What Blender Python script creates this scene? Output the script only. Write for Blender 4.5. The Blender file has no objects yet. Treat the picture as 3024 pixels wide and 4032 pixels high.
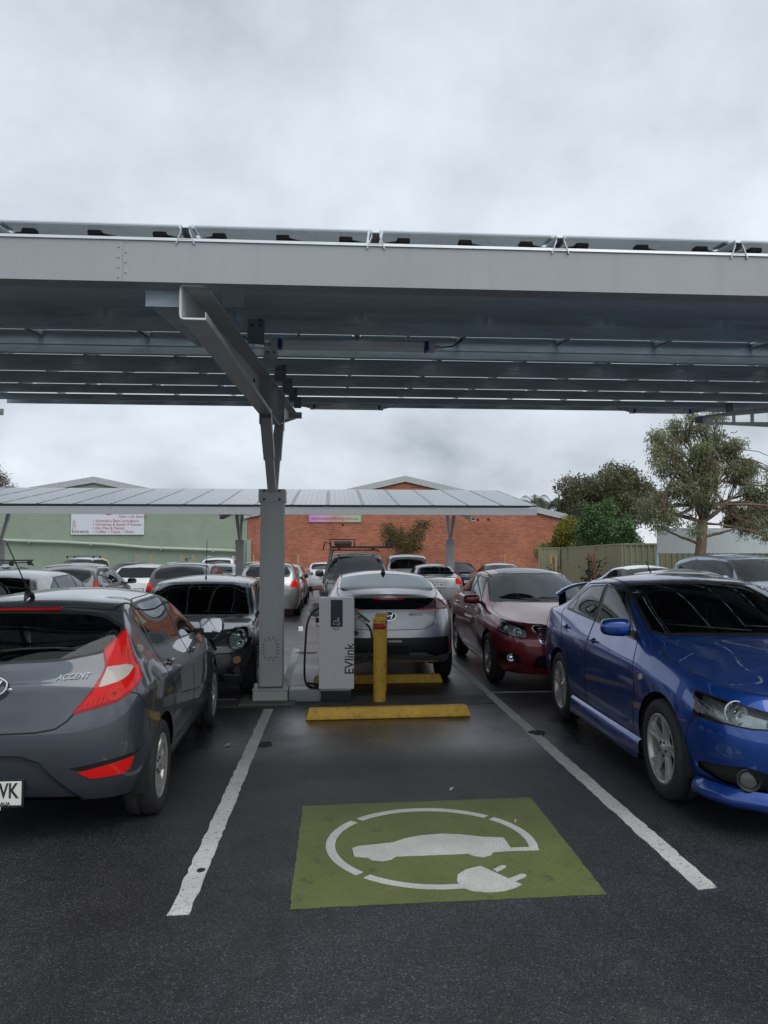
import bpy, bmesh, math, random
import numpy as np
from mathutils import Vector, Matrix
from mathutils.bvhtree import BVHTree
PI = math.pi
random.seed(7)
SC = bpy.context.scene
COL = SC.collection

# ------------------------------------------------------------------ objects
def tag(o, label=None, cat=None, group=None, kind=None):
    if label: o['label'] = label
    if cat: o['category'] = cat
    if group: o['group'] = group
    if kind: o['kind'] = kind
    return o

def empty(name, loc=(0, 0, 0), rz=0.0, label=None, cat=None, group=None):
    o = bpy.data.objects.new(name, None)
    o.empty_display_size = .2
    COL.objects.link(o)
    o.location = loc
    o.rotation_euler = (0, 0, rz)
    return tag(o, label, cat, group)

def link(name, me, mats, parent=None, smooth=False):
    if not isinstance(mats, (list, tuple)): mats = [mats]
    for m in mats: me.materials.append(m)
    if smooth:
        me.polygons.foreach_set('use_smooth', [True] * len(me.polygons))
    o = bpy.data.objects.new(name, me)
    COL.objects.link(o)
    if parent is not None: o.parent = parent
    return o

class MB:
    """collects simple solids and links them as one mesh"""
    def __init__(s): s.v = []; s.f = []; s.m = []; s.sm = []
    def add(s, vs, fs, mi=0, sm=False):
        b = len(s.v); s.v += [tuple(p) for p in vs]
        for f in fs: s.f.append(tuple(i + b for i in f)); s.m.append(mi); s.sm.append(sm)
        return s
    def box(s, x0, x1, y0, y1, z0, z1, mi=0, M=None):
        vs = [(x, y, z) for z in (z0, z1) for y in (y0, y1) for x in (x0, x1)]
        if M is not None: vs = [tuple(M @ Vector(p)) for p in vs]
        return s.add(vs, [(0, 2, 3, 1), (4, 5, 7, 6), (0, 1, 5, 4), (2, 6, 7, 3), (0, 4, 6, 2), (1, 3, 7, 5)], mi)
    def bbox(s, x0, x1, y0, y1, z0, z1, b=.01, mi=0, M=None, seg=2):
        bm = bmesh.new(); bmesh.ops.create_cube(bm, size=1)
        for v in bm.verts:
            v.co = Vector(((x0 + x1) / 2 + v.co.x * (x1 - x0), (y0 + y1) / 2 + v.co.y * (y1 - y0), (z0 + z1) / 2 + v.co.z * (z1 - z0)))
        bmesh.ops.bevel(bm, geom=bm.edges[:], offset=b, segments=seg, profile=.5, affect='EDGES')
        return s.bm(bm, mi, M)
    def bm(s, bm, mi=0, M=None, sm=False):
        bm.verts.index_update()
        vs = [tuple(M @ v.co) if M is not None else tuple(v.co) for v in bm.verts]
        s.add(vs, [[v.index for v in f.verts] for f in bm.faces], mi, sm)
        bm.free(); return s
    def prism(s, poly, a0, a1, axis='x', mi=0, M=None):
        """polygon (2-D) pushed from a0 to a1 along an axis"""
        n = len(poly)
        def P(p, a): return {'x': (a, p[0], p[1]), 'y': (p[0], a, p[1]), 'z': (p[0], p[1], a)}[axis]
        vs = [P(p, a0) for p in poly] + [P(p, a1) for p in poly]
        if M is not None: vs = [tuple(M @ Vector(p)) for p in vs]
        fs = [tuple(range(n)), tuple(range(2 * n - 1, n - 1, -1))] + [(i, i + n, (i + 1) % n + n, (i + 1) % n) for i in range(n)]
        return s.add(vs, fs, mi)
    def beam(s, a, b, w, h, mi=0, up=(0, 0, 1)):
        a = Vector(a); b = Vector(b); t = (b - a).normalized(); u = Vector(up)
        r = t.cross(u).normalized(); u = r.cross(t)
        vs = [p + r * sx * w / 2 + u * sz * h / 2 for p in (a, b) for sx, sz in ((-1, -1), (1, -1), (1, 1), (-1, 1))]
        return s.add(vs, [(3, 2, 1, 0), (4, 5, 6, 7), (0, 1, 5, 4), (1, 2, 6, 5), (2, 3, 7, 6), (3, 0, 4, 7)], mi)
    def tube(s, pts, r, n=8, mi=0, cap=True):
        pts = [Vector(p) for p in pts]; N = len(pts)
        rs = r if isinstance(r, (list, tuple)) else [r] * N
        vs = []; fs = []
        ref = Vector((0, 0, 1))
        t0 = (pts[1] - pts[0]).normalized()
        if abs(t0.dot(ref)) > .9: ref = Vector((0, 1, 0))
        u = t0.cross(ref).normalized()
        for i, p in enumerate(pts):
            t = (pts[min(i + 1, N - 1)] - pts[max(i - 1, 0)]).normalized()
            u = (u - t * u.dot(t)).normalized(); w = t.cross(u)
            for k in range(n):
                a = 2 * PI * k / n
                vs.append(p + (u * math.cos(a) + w * math.sin(a)) * rs[i])
        for i in range(N - 1):
            for k in range(n):
                fs.append((i * n + k, i * n + (k + 1) % n, (i + 1) * n + (k + 1) % n, (i + 1) * n + k))
        if cap: fs += [tuple(range(n - 1, -1, -1)), tuple(range((N - 1) * n, N * n))]
        return s.add(vs, fs, mi, True)
    def lathe(s, prof, n=32, mi=0, M=None, sm=True):
        """(r, h) profile turned about local x: h along x"""
        vs = []; fs = []; m = len(prof)
        for k in range(n):
            a = 2 * PI * k / n
            for r, h in prof: vs.append((h, r * math.cos(a), r * math.sin(a)))
        if M is not None: vs = [tuple(M @ Vector(p)) for p in vs]
        for k in range(n):
            k2 = (k + 1) % n
            for j in range(m - 1): fs.append((k * m + j, k * m + j + 1, k2 * m + j + 1, k2 * m + j))
        return s.add(vs, fs, mi, sm)
    def ball(s, c, r, mi=0, M=None, nu=12, nv=8):
        rx, ry, rz = r if isinstance(r, (list, tuple)) else (r, r, r)
        vs = []; fs = []
        for j in range(nv + 1):
            b = -PI / 2 + PI * j / nv
            for i in range(nu):
                a = 2 * PI * i / nu
                p = Vector((c[0] + rx * math.cos(b) * math.cos(a), c[1] + ry * math.cos(b) * math.sin(a), c[2] + rz * math.sin(b)))
                vs.append(tuple(M @ p) if M is not None else tuple(p))
        for j in range(nv):
            for i in range(nu):
                fs.append((j * nu + i, j * nu + (i + 1) % nu, (j + 1) * nu + (i + 1) % nu, (j + 1) * nu + i))
        return s.add(vs, fs, mi, True)
    def build(s, name, mats, parent=None, loc=None):
        me = bpy.data.meshes.new(name)
        me.from_pydata(s.v, [], s.f)
        if not isinstance(mats, (list, tuple)): mats = [mats]
        for m in mats: me.materials.append(m)
        me.polygons.foreach_set('material_index', s.m)
        me.polygons.foreach_set('use_smooth', s.sm)
        me.update()
        o = bpy.data.objects.new(name, me)
        COL.objects.link(o)
        if parent is not None: o.parent = parent
        if loc: o.location = loc
        return o

def text_mesh(txt, size, depth=.002, align='CENTER', shear=0.0, bold=0.0, sx=1.0):
    cu = bpy.data.curves.new('lettering', 'FONT')
    cu.body = txt; cu.size = size; cu.extrude = depth; cu.align_x = align; cu.align_y = 'CENTER'
    cu.shear = shear; cu.offset = bold
    ob = bpy.data.objects.new('lettering', cu); COL.objects.link(ob)
    bpy.context.view_layer.update()
    dg = bpy.context.evaluated_depsgraph_get()
    me = bpy.data.meshes.new_from_object(ob.evaluated_get(dg))
    bpy.data.objects.remove(ob); bpy.data.curves.remove(cu)
    me.materials.clear()
    if sx != 1.0:
        for v in me.vertices: v.co.x *= sx
    return me

def text_obj(name, txt, size, mat, M, parent=None, **k):
    me = text_mesh(txt, size, **k)
    me.transform(M)
    return link(name, me, mat, parent)

def basis(o, x, y):
    """matrix with local x, y along the given world directions"""
    x = Vector(x).normalized(); y = Vector(y).normalized(); z = x.cross(y).normalized()
    M = Matrix.Identity(4)
    for i in range(3):
        M[i][0] = x[i]; M[i][1] = y[i]; M[i][2] = z[i]; M[i][3] = o[i]
    return M

# ------------------------------------------------------------------ materials
MATS = {}
class NT:
    def __init__(s, name):
        m = bpy.data.materials.new(name); m.use_nodes = True
        s.m = m; s.t = m.node_tree; s.t.nodes.clear()
        s.out = s.n('ShaderNodeOutputMaterial')
    def n(s, typ, **kw):
        d = s.t.nodes.new(typ)
        for k, v in kw.items():
            if k.startswith('i_'):
                key = k[2:]
                key = int(key) if key.isdigit() else key.replace('_', ' ')
                d.inputs[key].default_value = v
            else: setattr(d, k, v)
        return d
    def l(s, a, b): s.t.links.new(a, b)
    def bsdf(s, **kw):
        b = s.n('ShaderNodeBsdfPrincipled')
        for k, v in kw.items(): b.inputs[k.replace('_', ' ')].default_value = v
        s.l(b.outputs[0], s.out.inputs[0])
        return b
    def coord(s, typ='Object', scale=(1, 1, 1)):
        c = s.n('ShaderNodeTexCoord'); mp = s.n('ShaderNodeMapping')
        mp.inputs['Scale'].default_value = scale
        s.l(c.outputs[typ], mp.inputs[0]); return mp.outputs[0]
    def noise(s, co, scale, detail=4, rough=.55):
        d = s.n('ShaderNodeTexNoise'); d.inputs['Scale'].default_value = scale
        d.inputs['Detail'].default_value = detail; d.inputs['Roughness'].default_value = rough
        if co is not None: s.l(co, d.inputs['Vector'])
        return d.outputs['Fac']
    def ramp(s, fac, stops, interp='LINEAR'):
        r = s.n('ShaderNodeValToRGB'); r.color_ramp.interpolation = interp
        e = r.color_ramp.elements
        while len(e) < len(stops): e.new(.5)
        for q, (p, c) in zip(e, stops):
            q.position = p; q.color = (c, c, c, 1) if not isinstance(c, (tuple, list)) else (*c[:3], 1)
        s.l(fac, r.inputs[0]); return r.outputs[0]
    def mix(s, fac, a, b, blend='MIX'):
        d = s.n('ShaderNodeMix', data_type='RGBA', blend_type=blend)
        for sock, v in ((d.inputs[0], fac), (d.inputs[6], a), (d.inputs[7], b)):
            if hasattr(v, 'is_linked'): s.l(v, sock)
            elif isinstance(v, (int, float)): sock.default_value = v
            else: sock.default_value = (*v[:3], 1)
        return d.outputs[2]
    def math(s, op, a, b=None, clamp=False):
        d = s.n('ShaderNodeMath', operation=op, use_clamp=clamp)
        for i, v in enumerate((a, b)):
            if v is None: continue
            if hasattr(v, 'is_linked'): s.l(v, d.inputs[i])
            else: d.inputs[i].default_value = v
        return d.outputs[0]
    def bump(s, h, strength, dist=.01):
        d = s.n('ShaderNodeBump'); d.inputs['Strength'].default_value = strength
        d.inputs['Distance'].default_value = dist
        s.l(h, d.inputs['Height']); return d.outputs[0]

def simple(name, col, rough=.5, metal=0.0, spec=.5, coat=0.0, var=.12, nscale=6.0, bump=0.0, bscale=60.0, dirt=None):
    if name in MATS: return MATS[name]
    t = NT(name); b = t.bsdf(Roughness=rough, Metallic=metal)
    b.inputs['Specular IOR Level'].default_value = spec
    b.inputs['Coat Weight'].default_value = coat
    b.inputs['Coat Roughness'].default_value = .04
    co = t.coord()
    nz = t.noise(co, nscale, 5)
    lo = tuple(c * (1 - var) for c in col); hi = tuple(min(1, c * (1 + var)) for c in col)
    c = t.ramp(nz, [(.3, lo), (.7, hi)])
    if dirt:
        n2 = t.noise(co, nscale * 2.7, 6, .7)
        c = t.mix(t.ramp(n2, [(.5, 0.0), (.75, dirt[1])]), c, dirt[0])
    t.l(c, b.inputs['Base Color'])
    r = t.ramp(t.noise(co, nscale * 1.7, 4), [(.3, max(0, rough - .06)), (.7, min(1, rough + .06))])
    t.l(r, b.inputs['Roughness'])
    if bump:
        t.l(t.bump(t.noise(co, bscale, 3), bump), b.inputs['Normal'])
    MATS[name] = t.m
    return t.m

def paint(name, col, metal=.0, rough=.35, flake=0.0, inner=(.012, .012, .013), dust=.0):
    """car paint under clear coat; the inside of the shell is dark lining"""
    key = 'paint_' + name
    if key in MATS: return MATS[key]
    t = NT(key); b = t.bsdf(Metallic=metal, Roughness=rough)
    b.inputs['Coat Weight'].default_value = 1.0; b.inputs['Coat Roughness'].default_value = .03
    co = t.coord()
    c = t.ramp(t.noise(co, 2.2, 4), [(.3, tuple(x * .93 for x in col)), (.7, tuple(min(1, x * 1.07) for x in col))])
    if flake:
        v = t.n('ShaderNodeTexVoronoi'); v.inputs['Scale'].default_value = 900; t.l(co, v.inputs['Vector'])
        fl = t.n('ShaderNodeSeparateColor'); t.l(v.outputs['Color'], fl.inputs[0])
        c = t.mix(t.math('MULTIPLY', fl.outputs[0], flake), c, tuple(min(1, x * 2.2 + .004) for x in col))
    if dust:
        sp = t.n('ShaderNodeSeparateXYZ'); t.l(co, sp.inputs[0])
        low = t.n('ShaderNodeMapRange'); low.inputs[1].default_value = .55; low.inputs[2].default_value = .15
        t.l(sp.outputs[2], low.inputs[0])
        dn = t.math('MULTIPLY', t.ramp(t.noise(co, 9, 6, .7), [(.35, 0.0), (.75, 1.0)]), low.outputs[0])
        c = t.mix(t.math('MULTIPLY', dn, dust), c, (.10, .09, .08))
    g = t.n('ShaderNodeNewGeometry')
    t.l(c, b.inputs['Base Color'])
    b.inputs['Coat IOR'].default_value = 1.65
    df = t.n('ShaderNodeBsdfDiffuse'); df.inputs[0].default_value = (*inner, 1)
    mx = t.n('ShaderNodeMixShader'); t.l(g.outputs['Backfacing'], mx.inputs[0]); t.l(b.outputs[0], mx.inputs[1]); t.l(df.outputs[0], mx.inputs[2]); t.l(mx.outputs[0], t.out.inputs[0])
    # light road film and dried drops in the coat
    n3 = t.noise(co, 38, 5, .7)
    t.l(t.ramp(n3, [(.5, .012), (.75, .06)]), b.inputs['Coat Roughness'])
    t.l(t.ramp(t.noise(co, 5, 3), [(.3, rough - .05), (.7, rough + .05)]), b.inputs['Roughness'])
    MATS[key] = t.m
    return t.m

def glass(name, tint=(.5, .55, .53), rough=.0, smear=.0):
    key = 'glass_' + name
    if key in MATS: return MATS[key]
    t = NT(key)
    tr = t.n('ShaderNodeBsdfTransparent'); tr.inputs[0].default_value = (*tint, 1)
    gl = t.n('ShaderNodeBsdfGlossy'); gl.inputs['Roughness'].default_value = rough
    gl.inputs[0].default_value = (.9, .95, .97, 1)
    fr = t.n('ShaderNodeFresnel'); fr.inputs[0].default_value = 1.5
    mx = t.n('ShaderNodeMixShader')
    t.l(fr.outputs[0], mx.inputs[0]); t.l(tr.outputs[0], mx.inputs[1]); t.l(gl.outputs[0], mx.inputs[2])
    last = mx.outputs[0]
    if smear:
        df = t.n('ShaderNodeBsdfDiffuse'); df.inputs[0].default_value = (.3, .31, .31, 1)
        m2 = t.n('ShaderNodeMixShader')
        t.l(t.ramp(t.noise(t.coord(), 14, 6, .7), [(.45, 0.0), (.8, smear)]), m2.inputs[0])
        t.l(last, m2.inputs[1]); t.l(df.outputs[0], m2.inputs[2]); last = m2.outputs[0]
    t.l(last, t.out.inputs[0])
    MATS[key] = t.m
    return t.m

M_RUB = simple('tyre_rubber', (.022, .022, .022), .75, bump=.15, bscale=90, dirt=((.06, .055, .05), .55))
M_TRIM = simple('black_trim', (.014, .014, .015), .42)
M_BLK = simple('dark_cavity', (.006, .006, .007), .8)
M_INT = simple('cabin_fabric', (.022, .022, .024), .85, bump=.1)
M_CHR = simple('chrome', (.72, .73, .75), .12, metal=1.0, var=.05)
M_RIM = simple('alloy_rim', (.52, .51, .49), .36, metal=.6, dirt=((.16, .14, .12), .4), nscale=14)
M_RIMD = simple('dark_brake', (.02, .02, .02), .6)
M_RED = None
def lens(name, col, rough=.08):
    key = 'lens_' + name
    if key in MATS: return MATS[key]
    t = NT(key); b = t.bsdf(Roughness=rough)
    co = t.coord(scale=(1, 1, 1))
    w = t.n('ShaderNodeTexWave', bands_direction='DIAGONAL'); w.inputs['Scale'].default_value = 22; w.inputs['Distortion'].default_value = 3
    t.l(co, w.inputs['Vector'])
    c = t.mix(t.ramp(w.outputs['Fac'], [(.2, 0.0), (.8, .10)]), col, tuple(x * .45 for x in col))
    t.l(c, b.inputs['Base Color']); b.inputs['Coat Weight'].default_value = .10; b.inputs['Specular IOR Level'].default_value = .35; b.inputs['Coat Roughness'].default_value = .03
    b.inputs['Subsurface Weight'].default_value = .0
    MATS[key] = t.m
    return t.m
M_RED = lens('red', (.72, .012, .010))
M_DRED = lens('dark_red', (.34, .012, .018))
M_AMB = lens('amber', (.62, .16, .03))
M_LAMP = simple('lamp_silver', (.74, .75, .76), .2, metal=.2, var=.04)
M_CLR = lens('clear', (.62, .62, .60))
M_SMK = lens('smoked', (.10, .10, .10))
M_GLS = glass('clear', (.80, .86, .84))
M_WIN = glass('window', (.32, .385, .37), smear=.015)
M_SIDE = glass('side_window', (.50, .57, .55), smear=.03)
M_PRIV = glass('privacy', (.05, .06, .065), smear=.015)
M_MIR = simple('mirror_silver', (.82, .84, .86), .02, metal=1.0, var=.01)
M_PLW = simple('plate_white', (.70, .70, .66), .35, var=.04)
M_PLT = simple('plate_ink', (.02, .018, .018), .5)
M_SEAM = simple('seam_black', (.004, .004, .005), .7)
# ------------------------------------------------------------------ car shell
def lerp(a, b, t): return a + (b - a) * t

class Shell:
    """half car skin: a subdivided control cage of 14 stations x 12 rails"""
    def __init__(s, S, level=3):
        W = S['W'] / 2; L = S['L']; H = S['H']
        yr, yf = -L / 2, L / 2
        s.S = S; s.W = W; s.yr = yr; s.yf = yf
        s.ry = yr + S['ohr']; s.fy = s.ry + S['wb']
        plan = S['plan']      # 14 (x fraction, y) of the widest line
        z = S['z']            # rails 1..5 -> 14 heights
        kx = S['kx']          # rails 1..5 x factor
        ro = S['ro']; fo = S['fo']   # rails 1..5 inward shift at tail and nose
        wr = [1, 1, .8, .25, 0, 0, 0, 0, 0, 0, 0, 0, 0, 0]
        wf = [0, 0, 0, 0, 0, 0, 0, 0, 0, 0, .25, .8, 1, 1]
        G = [[None] * 12 for _ in range(14)]
        for i in range(14):
            fx, y = plan[i]
            for r in range(1, 6):
                k = kx[r - 1]
                k = k[i] if isinstance(k, (list, tuple)) else k
                zz = z[r - 1]; zz = zz[i] if isinstance(zz, (list, tuple)) else zz
                G[i][r] = Vector((W * fx * k, y + wr[i] * ro[r - 1] - wf[i] * fo[r - 1], zz))
            cy, cz = S['cap'][i]
            c = Vector((0, cy, cz)); G[i][11] = c
            p5 = G[i][5]
            if i in S['rail']:
                xr, y8, z8 = S['rail'][i]
                p8 = Vector((W * xr, y8, z8))
                p6 = p5 + (p8 - p5) * .06 + Vector((-.012 * W, 0, .008))
                p7 = (p6 + p8) / 2 + Vector((.014, 0, .0))
                dn = c - p8
                p9 = p8 + Vector((-.07 * W, dn.y * .10, max(.012, min(.03, dn.z * .5))))
                p10 = Vector((p9.x * .5, lerp(p9.y, c.y, .75), lerp(p9.z, c.z, .78)))
                G[i][6:11] = [p6, p7, p8, p9, p10]
            else:
                bl = S.get('blend', {}).get(i, 1.6)
                for r, t in ((6, .07), (7, .22), (8, .38), (9, .50), (10, .75)):
                    G[i][r] = Vector((p5.x * (1 - t), lerp(p5.y, c.y, t if 0 < i < 13 else t), p5.z + (c.z - p5.z) * (1 - (1 - t) ** bl)))
            zb = G[i][1].z
            if i in (0, 13): G[i][0] = Vector((0, G[i][1].y + (.25 if i == 0 else -.25), zb))
            else:
                yy = max(yr + .3, min(yf - .3, G[i][1].y)) + (i - 6.5) * .004
                G[i][0] = Vector((0, yy, zb))
        for (i, r), d in S.get('tweak', {}).items():
            G[i][r] = G[i][r] + Vector(d)
        s.G = G
        vs = []; idx = {}
        for sg in (1, -1):
            for i in range(14):
                for r in range(12):
                    p = G[i][r]
                    onp = i in (0, 13) or r in (0, 11)
                    if onp: p = Vector((0, p.y, p.z))
                    if sg == -1 and onp: idx[(sg, i, r)] = idx[(1, i, r)]; continue
                    idx[(sg, i, r)] = len(vs); vs.append((p.x * sg, p.y, p.z))
        fs = []
        for sg in (1, -1):
            for i in range(13):
                for r in range(11):
                    q = [idx[(sg, i, r)], idx[(sg, i + 1, r)], idx[(sg, i + 1, r + 1)], idx[(sg, i, r + 1)]]
                    if sg == -1: q.reverse()
                    fs.append(q)
        me = bpy.data.meshes.new('cage'); me.from_pydata(vs, [], fs)
        cr = me.attributes.new('crease_edge', 'FLOAT', 'EDGE')
        ek = {tuple(sorted(e.vertices)): e.index for e in me.edges}
        for (r, i0, i1, val) in S.get('crease', []):
            for sg in (1, -1):
                for i in range(i0, i1):
                    k = tuple(sorted((idx[(sg, i, r)], idx[(sg, i + 1, r)])))
                    if k in ek: cr.data[ek[k]].value = val
        for (i, r0, r1, val) in S.get('creasex', []):
            for sg in (1, -1):
                for r in range(r0, r1):
                    k = tuple(sorted((idx[(sg, i, r)], idx[(sg, i, r + 1)])))
                    if k in ek: cr.data[ek[k]].value = val
        ob = bpy.data.objects.new('cage', me); COL.objects.link(ob)
        md = ob.modifiers.new('s', 'SUBSURF'); md.levels = level; md.render_levels = level
        md.boundary_smooth = 'PRESERVE_CORNERS'
        dg = bpy.context.evaluated_depsgraph_get()
        ev = ob.evaluated_get(dg); m2 = ev.to_mesh()
        bm = bmesh.new(); bm.from_mesh(m2); ev.to_mesh_clear()
        bpy.data.objects.remove(ob); bpy.data.meshes.remove(me)
        for v in bm.verts[:]: pass
        mx = [max(abs(v.co.x) for v in bm.verts), min(v.co.y for v in bm.verts), max(v.co.y for v in bm.verts), max(v.co.z for v in bm.verts), min(v.co.z for v in bm.verts)]
        zb0 = min(z[0]) if isinstance(z[0], list) else z[0]
        for v in bm.verts:
            v.co.x *= W / mx[0]
            v.co.y = yr + (v.co.y - mx[1]) * L / (mx[2] - mx[1])
            v.co.z = zb0 + (v.co.z - mx[4]) * (H - zb0) / (mx[3] - mx[4])
        bm.normal_update()
        # outward check
        if sum(f.normal.z * f.calc_area() for f in bm.faces if f.calc_center_median().z > H * .8) < 0:
            bmesh.ops.reverse_faces(bm, faces=bm.faces[:])
        bm.normal_update()
        s.bvh = BVHTree.FromBMesh(bm)
        bmesh.ops.delete(bm, geom=[f for f in bm.faces if f.calc_center_median().x < 0], context='FACES')
        bm.normal_update()
        s.bm = bm
        s.lay = bm.faces.layers.int.new('part')
        s.tags = ['body']
    PJ = {'side': (1, 2, 0), 'front': (0, 2, 1), 'rear': (0, 2, 1), 'top': (0, 1, 2)}
    def ok(s, f, proj):
        n = f.normal
        if proj == 'side': return n.x > .25
        if proj == 'front': return n.y > .2
        if proj == 'rear': return n.y < -.2
        return n.z > .2
    def cut(s, name, poly, proj, box=None, keep=False):
        """cut a polygon (projected along an axis) out of the skin and give its faces to a part"""
        a, b, c = s.PJ[proj]
        us = [p[0] for p in poly]; vs_ = [p[1] for p in poly]
        u0, u1, v0, v1 = min(us), max(us), min(vs_), max(vs_)
        cm = sum(us) / len(us), sum(vs_) / len(vs_)
        def cand():
            out = []
            for f in s.bm.faces:
                if f[s.lay] and not keep: continue
                if not s.ok(f, proj): continue
                co = [v.co for v in f.verts]
                if max(p[a] for p in co) < u0 or min(p[a] for p in co) > u1: continue
                if max(p[b] for p in co) < v0 or min(p[b] for p in co) > v1: continue
                if box and not all(box[k][0] <= f.calc_center_median()[k] <= box[k][1] for k in range(3)): continue
                out.append(f)
            return out
        n = len(poly)
        work = set(cand())
        for i in range(n):
            p, q = poly[i], poly[(i + 1) % n]
            du, dv = q[0] - p[0], q[1] - p[1]
            if abs(du) + abs(dv) < 1e-6: continue
            no = [0, 0, 0]; no[a] = -dv; no[b] = du
            co = [0, 0, 0]; co[a] = p[0]; co[b] = p[1]
            e0, e1 = min(p[0], q[0]) - .006, max(p[0], q[0]) + .006
            g0, g1 = min(p[1], q[1]) - .006, max(p[1], q[1]) + .006
            fs = []
            for f in work:
                lo = hi = 0
                cc = [v.co for v in f.verts]
                if max(t[a] for t in cc) < e0 or min(t[a] for t in cc) > e1: continue
                if max(t[b] for t in cc) < g0 or min(t[b] for t in cc) > g1: continue
                ds = [(t[a] - p[0]) * -dv + (t[b] - p[1]) * du for t in cc]
                if min(ds) > 0 or max(ds) < 0: continue
                fs.append(f)
            if not fs: continue
            geom = list({e for f in fs for e in f.edges}) + list({v for f in fs for v in f.verts}) + fs
            work.difference_update(fs)
            res = bmesh.ops.bisect_plane(s.bm, geom=geom, dist=1e-5, plane_co=co, plane_no=no)
            for g in res['geom']:
                if isinstance(g, bmesh.types.BMFace): g.normal_update(); work.add(g)
        def inside(x, y):
            r = False; j = n - 1
            for i in range(n):
                xi, yi = poly[i]; xj, yj = poly[j]
                if (yi > y) != (yj > y) and x < (xj - xi) * (y - yi) / (yj - yi) + xi: r = not r
                j = i
            return r
        if name not in s.tags: s.tags.append(name)
        k = s.tags.index(name); cnt = 0
        for f in work:
            m = f.calc_center_median()
            if inside(m[a], m[b]): f[s.lay] = k; cnt += 1
        return cnt
    def finish(s):
        """vertex normals of the uncut skin keep the split parts shading as one surface"""
        s.bm.normal_update()
        for v in s.bm.verts:
            if abs(v.co.x) < 1e-5:
                n = v.normal.copy(); n.x = 0; v.normal = n.normalized()
        s.bm.verts.index_update()
        s.nrm = [v.normal.copy() for v in s.bm.verts]
    def part(s, tagname, name, mat, parent, sides=(1, -1), push=0.0, merge=True):
        """faces with a tag as mesh object(s); merge: both halves in one mesh"""
        k = s.tags.index(tagname)
        fs = [f for f in s.bm.faces if f[s.lay] == k]
        res = []
        for grp in ([sides] if merge else [(q,) for q in sides]):
            vs = []; nn = []; faces = []
            for sg in grp:
                mp = {}
                for f in fs:
                    q = []
                    for v in f.verts:
                        key = v.index
                        if key not in mp:
                            mp[key] = len(vs)
                            n = s.nrm[v.index]; p = v.co + n * push
                            vs.append((p.x * sg, p.y, p.z)); nn.append((n.x * sg, n.y, n.z))
                        q.append(mp[key])
                    if sg == -1: q.reverse()
                    faces.append(q)
            if not faces: continue
            me = bpy.data.meshes.new(name); me.from_pydata(vs, [], faces)
            me.polygons.foreach_set('use_smooth', [True] * len(me.polygons))
            me.update()
            me.normals_split_custom_set_from_vertices(nn)
            o = link(name, me, mat, parent); res.append(o)
        return res
    def hit(s, u, v, proj, sg=1):
        a, b, c = s.PJ[proj]
        o = [0, 0, 0]; d = [0, 0, 0]
        o[a] = u; o[b] = v
        if proj == 'side': o[0] = 3 * sg; d[0] = -sg; 
        elif proj == 'front': o[1] = 6; d[1] = -1
        elif proj == 'rear': o[1] = -6; d[1] = 1
        else: o[2] = 4; d[2] = -1
        h = s.bvh.ray_cast(Vector(o), Vector(d))
        if h[0] is None: return None, None
        n = h[1]
        if n.dot(Vector(d)) > 0: n = -n
        if proj in ('front', 'rear') and abs(n.y) < .17: return None, None
        return h[0], n
    def ribbon(s, mb, pts, proj, width=.006, mi=0, off=.0012, sg=1, closed=False, step=.04):
        P = []
        pts = list(pts)
        if closed: pts.append(pts[0])
        for (p, q) in zip(pts[:-1], pts[1:]):
            n = max(1, int(math.hypot(q[0] - p[0], q[1] - p[1]) / step))
            for i in range(n): P.append((lerp(p[0], q[0], i / n), lerp(p[1], q[1], i / n)))
        P.append(pts[-1])
        H3 = []
        for u, v in P:
            h, n = s.hit(u if proj == 'side' else u * sg, v, proj, sg)
            if h is not None: H3.append((h, n))
        if len(H3) < 2: return
        vs = []; fs = []
        for i, (h, n) in enumerate(H3):
            t = H3[min(i + 1, len(H3) - 1)][0] - H3[max(i - 1, 0)][0]
            if t.length < 1e-6: t = Vector((1, 0, 0))
            w = t.normalized().cross(n).normalized() * width / 2
            vs += [h + n * off - w, h + n * off + w]
        for i in range(len(H3) - 1):
            if (H3[i + 1][0] - H3[i][0]).length > .3: continue
            fs.append((2 * i, 2 * i + 1, 2 * i + 3, 2 * i + 2))
        mb.add(vs, fs, mi, True)
    def decal(s, mb, poly, proj, off=.003, mi=0, sg=1, grid=.05, rim=True):
        """a thin plate that follows the skin"""
        a, b, c = s.PJ[proj]
        bm = bmesh.new()
        f = bm.faces.new([bm.verts.new((u, v, 0)) for u, v in poly])
        us = [p[0] for p in poly]; vv = [p[1] for p in poly]
        for ax, lo, hi in ((0, min(us), max(us)), (1, min(vv), max(vv))):
            k = int((hi - lo) / grid)
            for i in range(1, k + 1):
                no = [0, 0, 0]; no[ax] = 1; co = [0, 0, 0]; co[ax] = lo + (hi - lo) * i / (k + 1)
                bmesh.ops.bisect_plane(bm, geom=bm.verts[:] + bm.edges[:] + bm.faces[:], dist=1e-6, plane_co=co, plane_no=no)
        bmesh.ops.triangulate(bm, faces=bm.faces[:])
        bm.verts.index_update()
        top = []; bad = set()
        for v in bm.verts:
            h, n = s.hit(v.co.x if proj == 'side' else v.co.x * sg, v.co.y, proj, sg)
            if h is None: bad.add(v.index); top.append(Vector((0, 0, 0))); continue
            top.append(h + n * off)
        fs = [[v.index for v in f.verts] for f in bm.faces if not any(v.index in bad for v in f.verts)]
        # orient outwards
        d = {'side': Vector((sg, 0, 0)), 'front': Vector((0, 1, 0)), 'rear': Vector((0, -1, 0)), 'top': Vector((0, 0, 1))}[proj]
        out = []
        for q in fs:
            n = (top[q[1]] - top[q[0]]).cross(top[q[2]] - top[q[0]])
            out.append(q if n.dot(d) > 0 else q[::-1])
        mb.add(top, out, mi, True)
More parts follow.
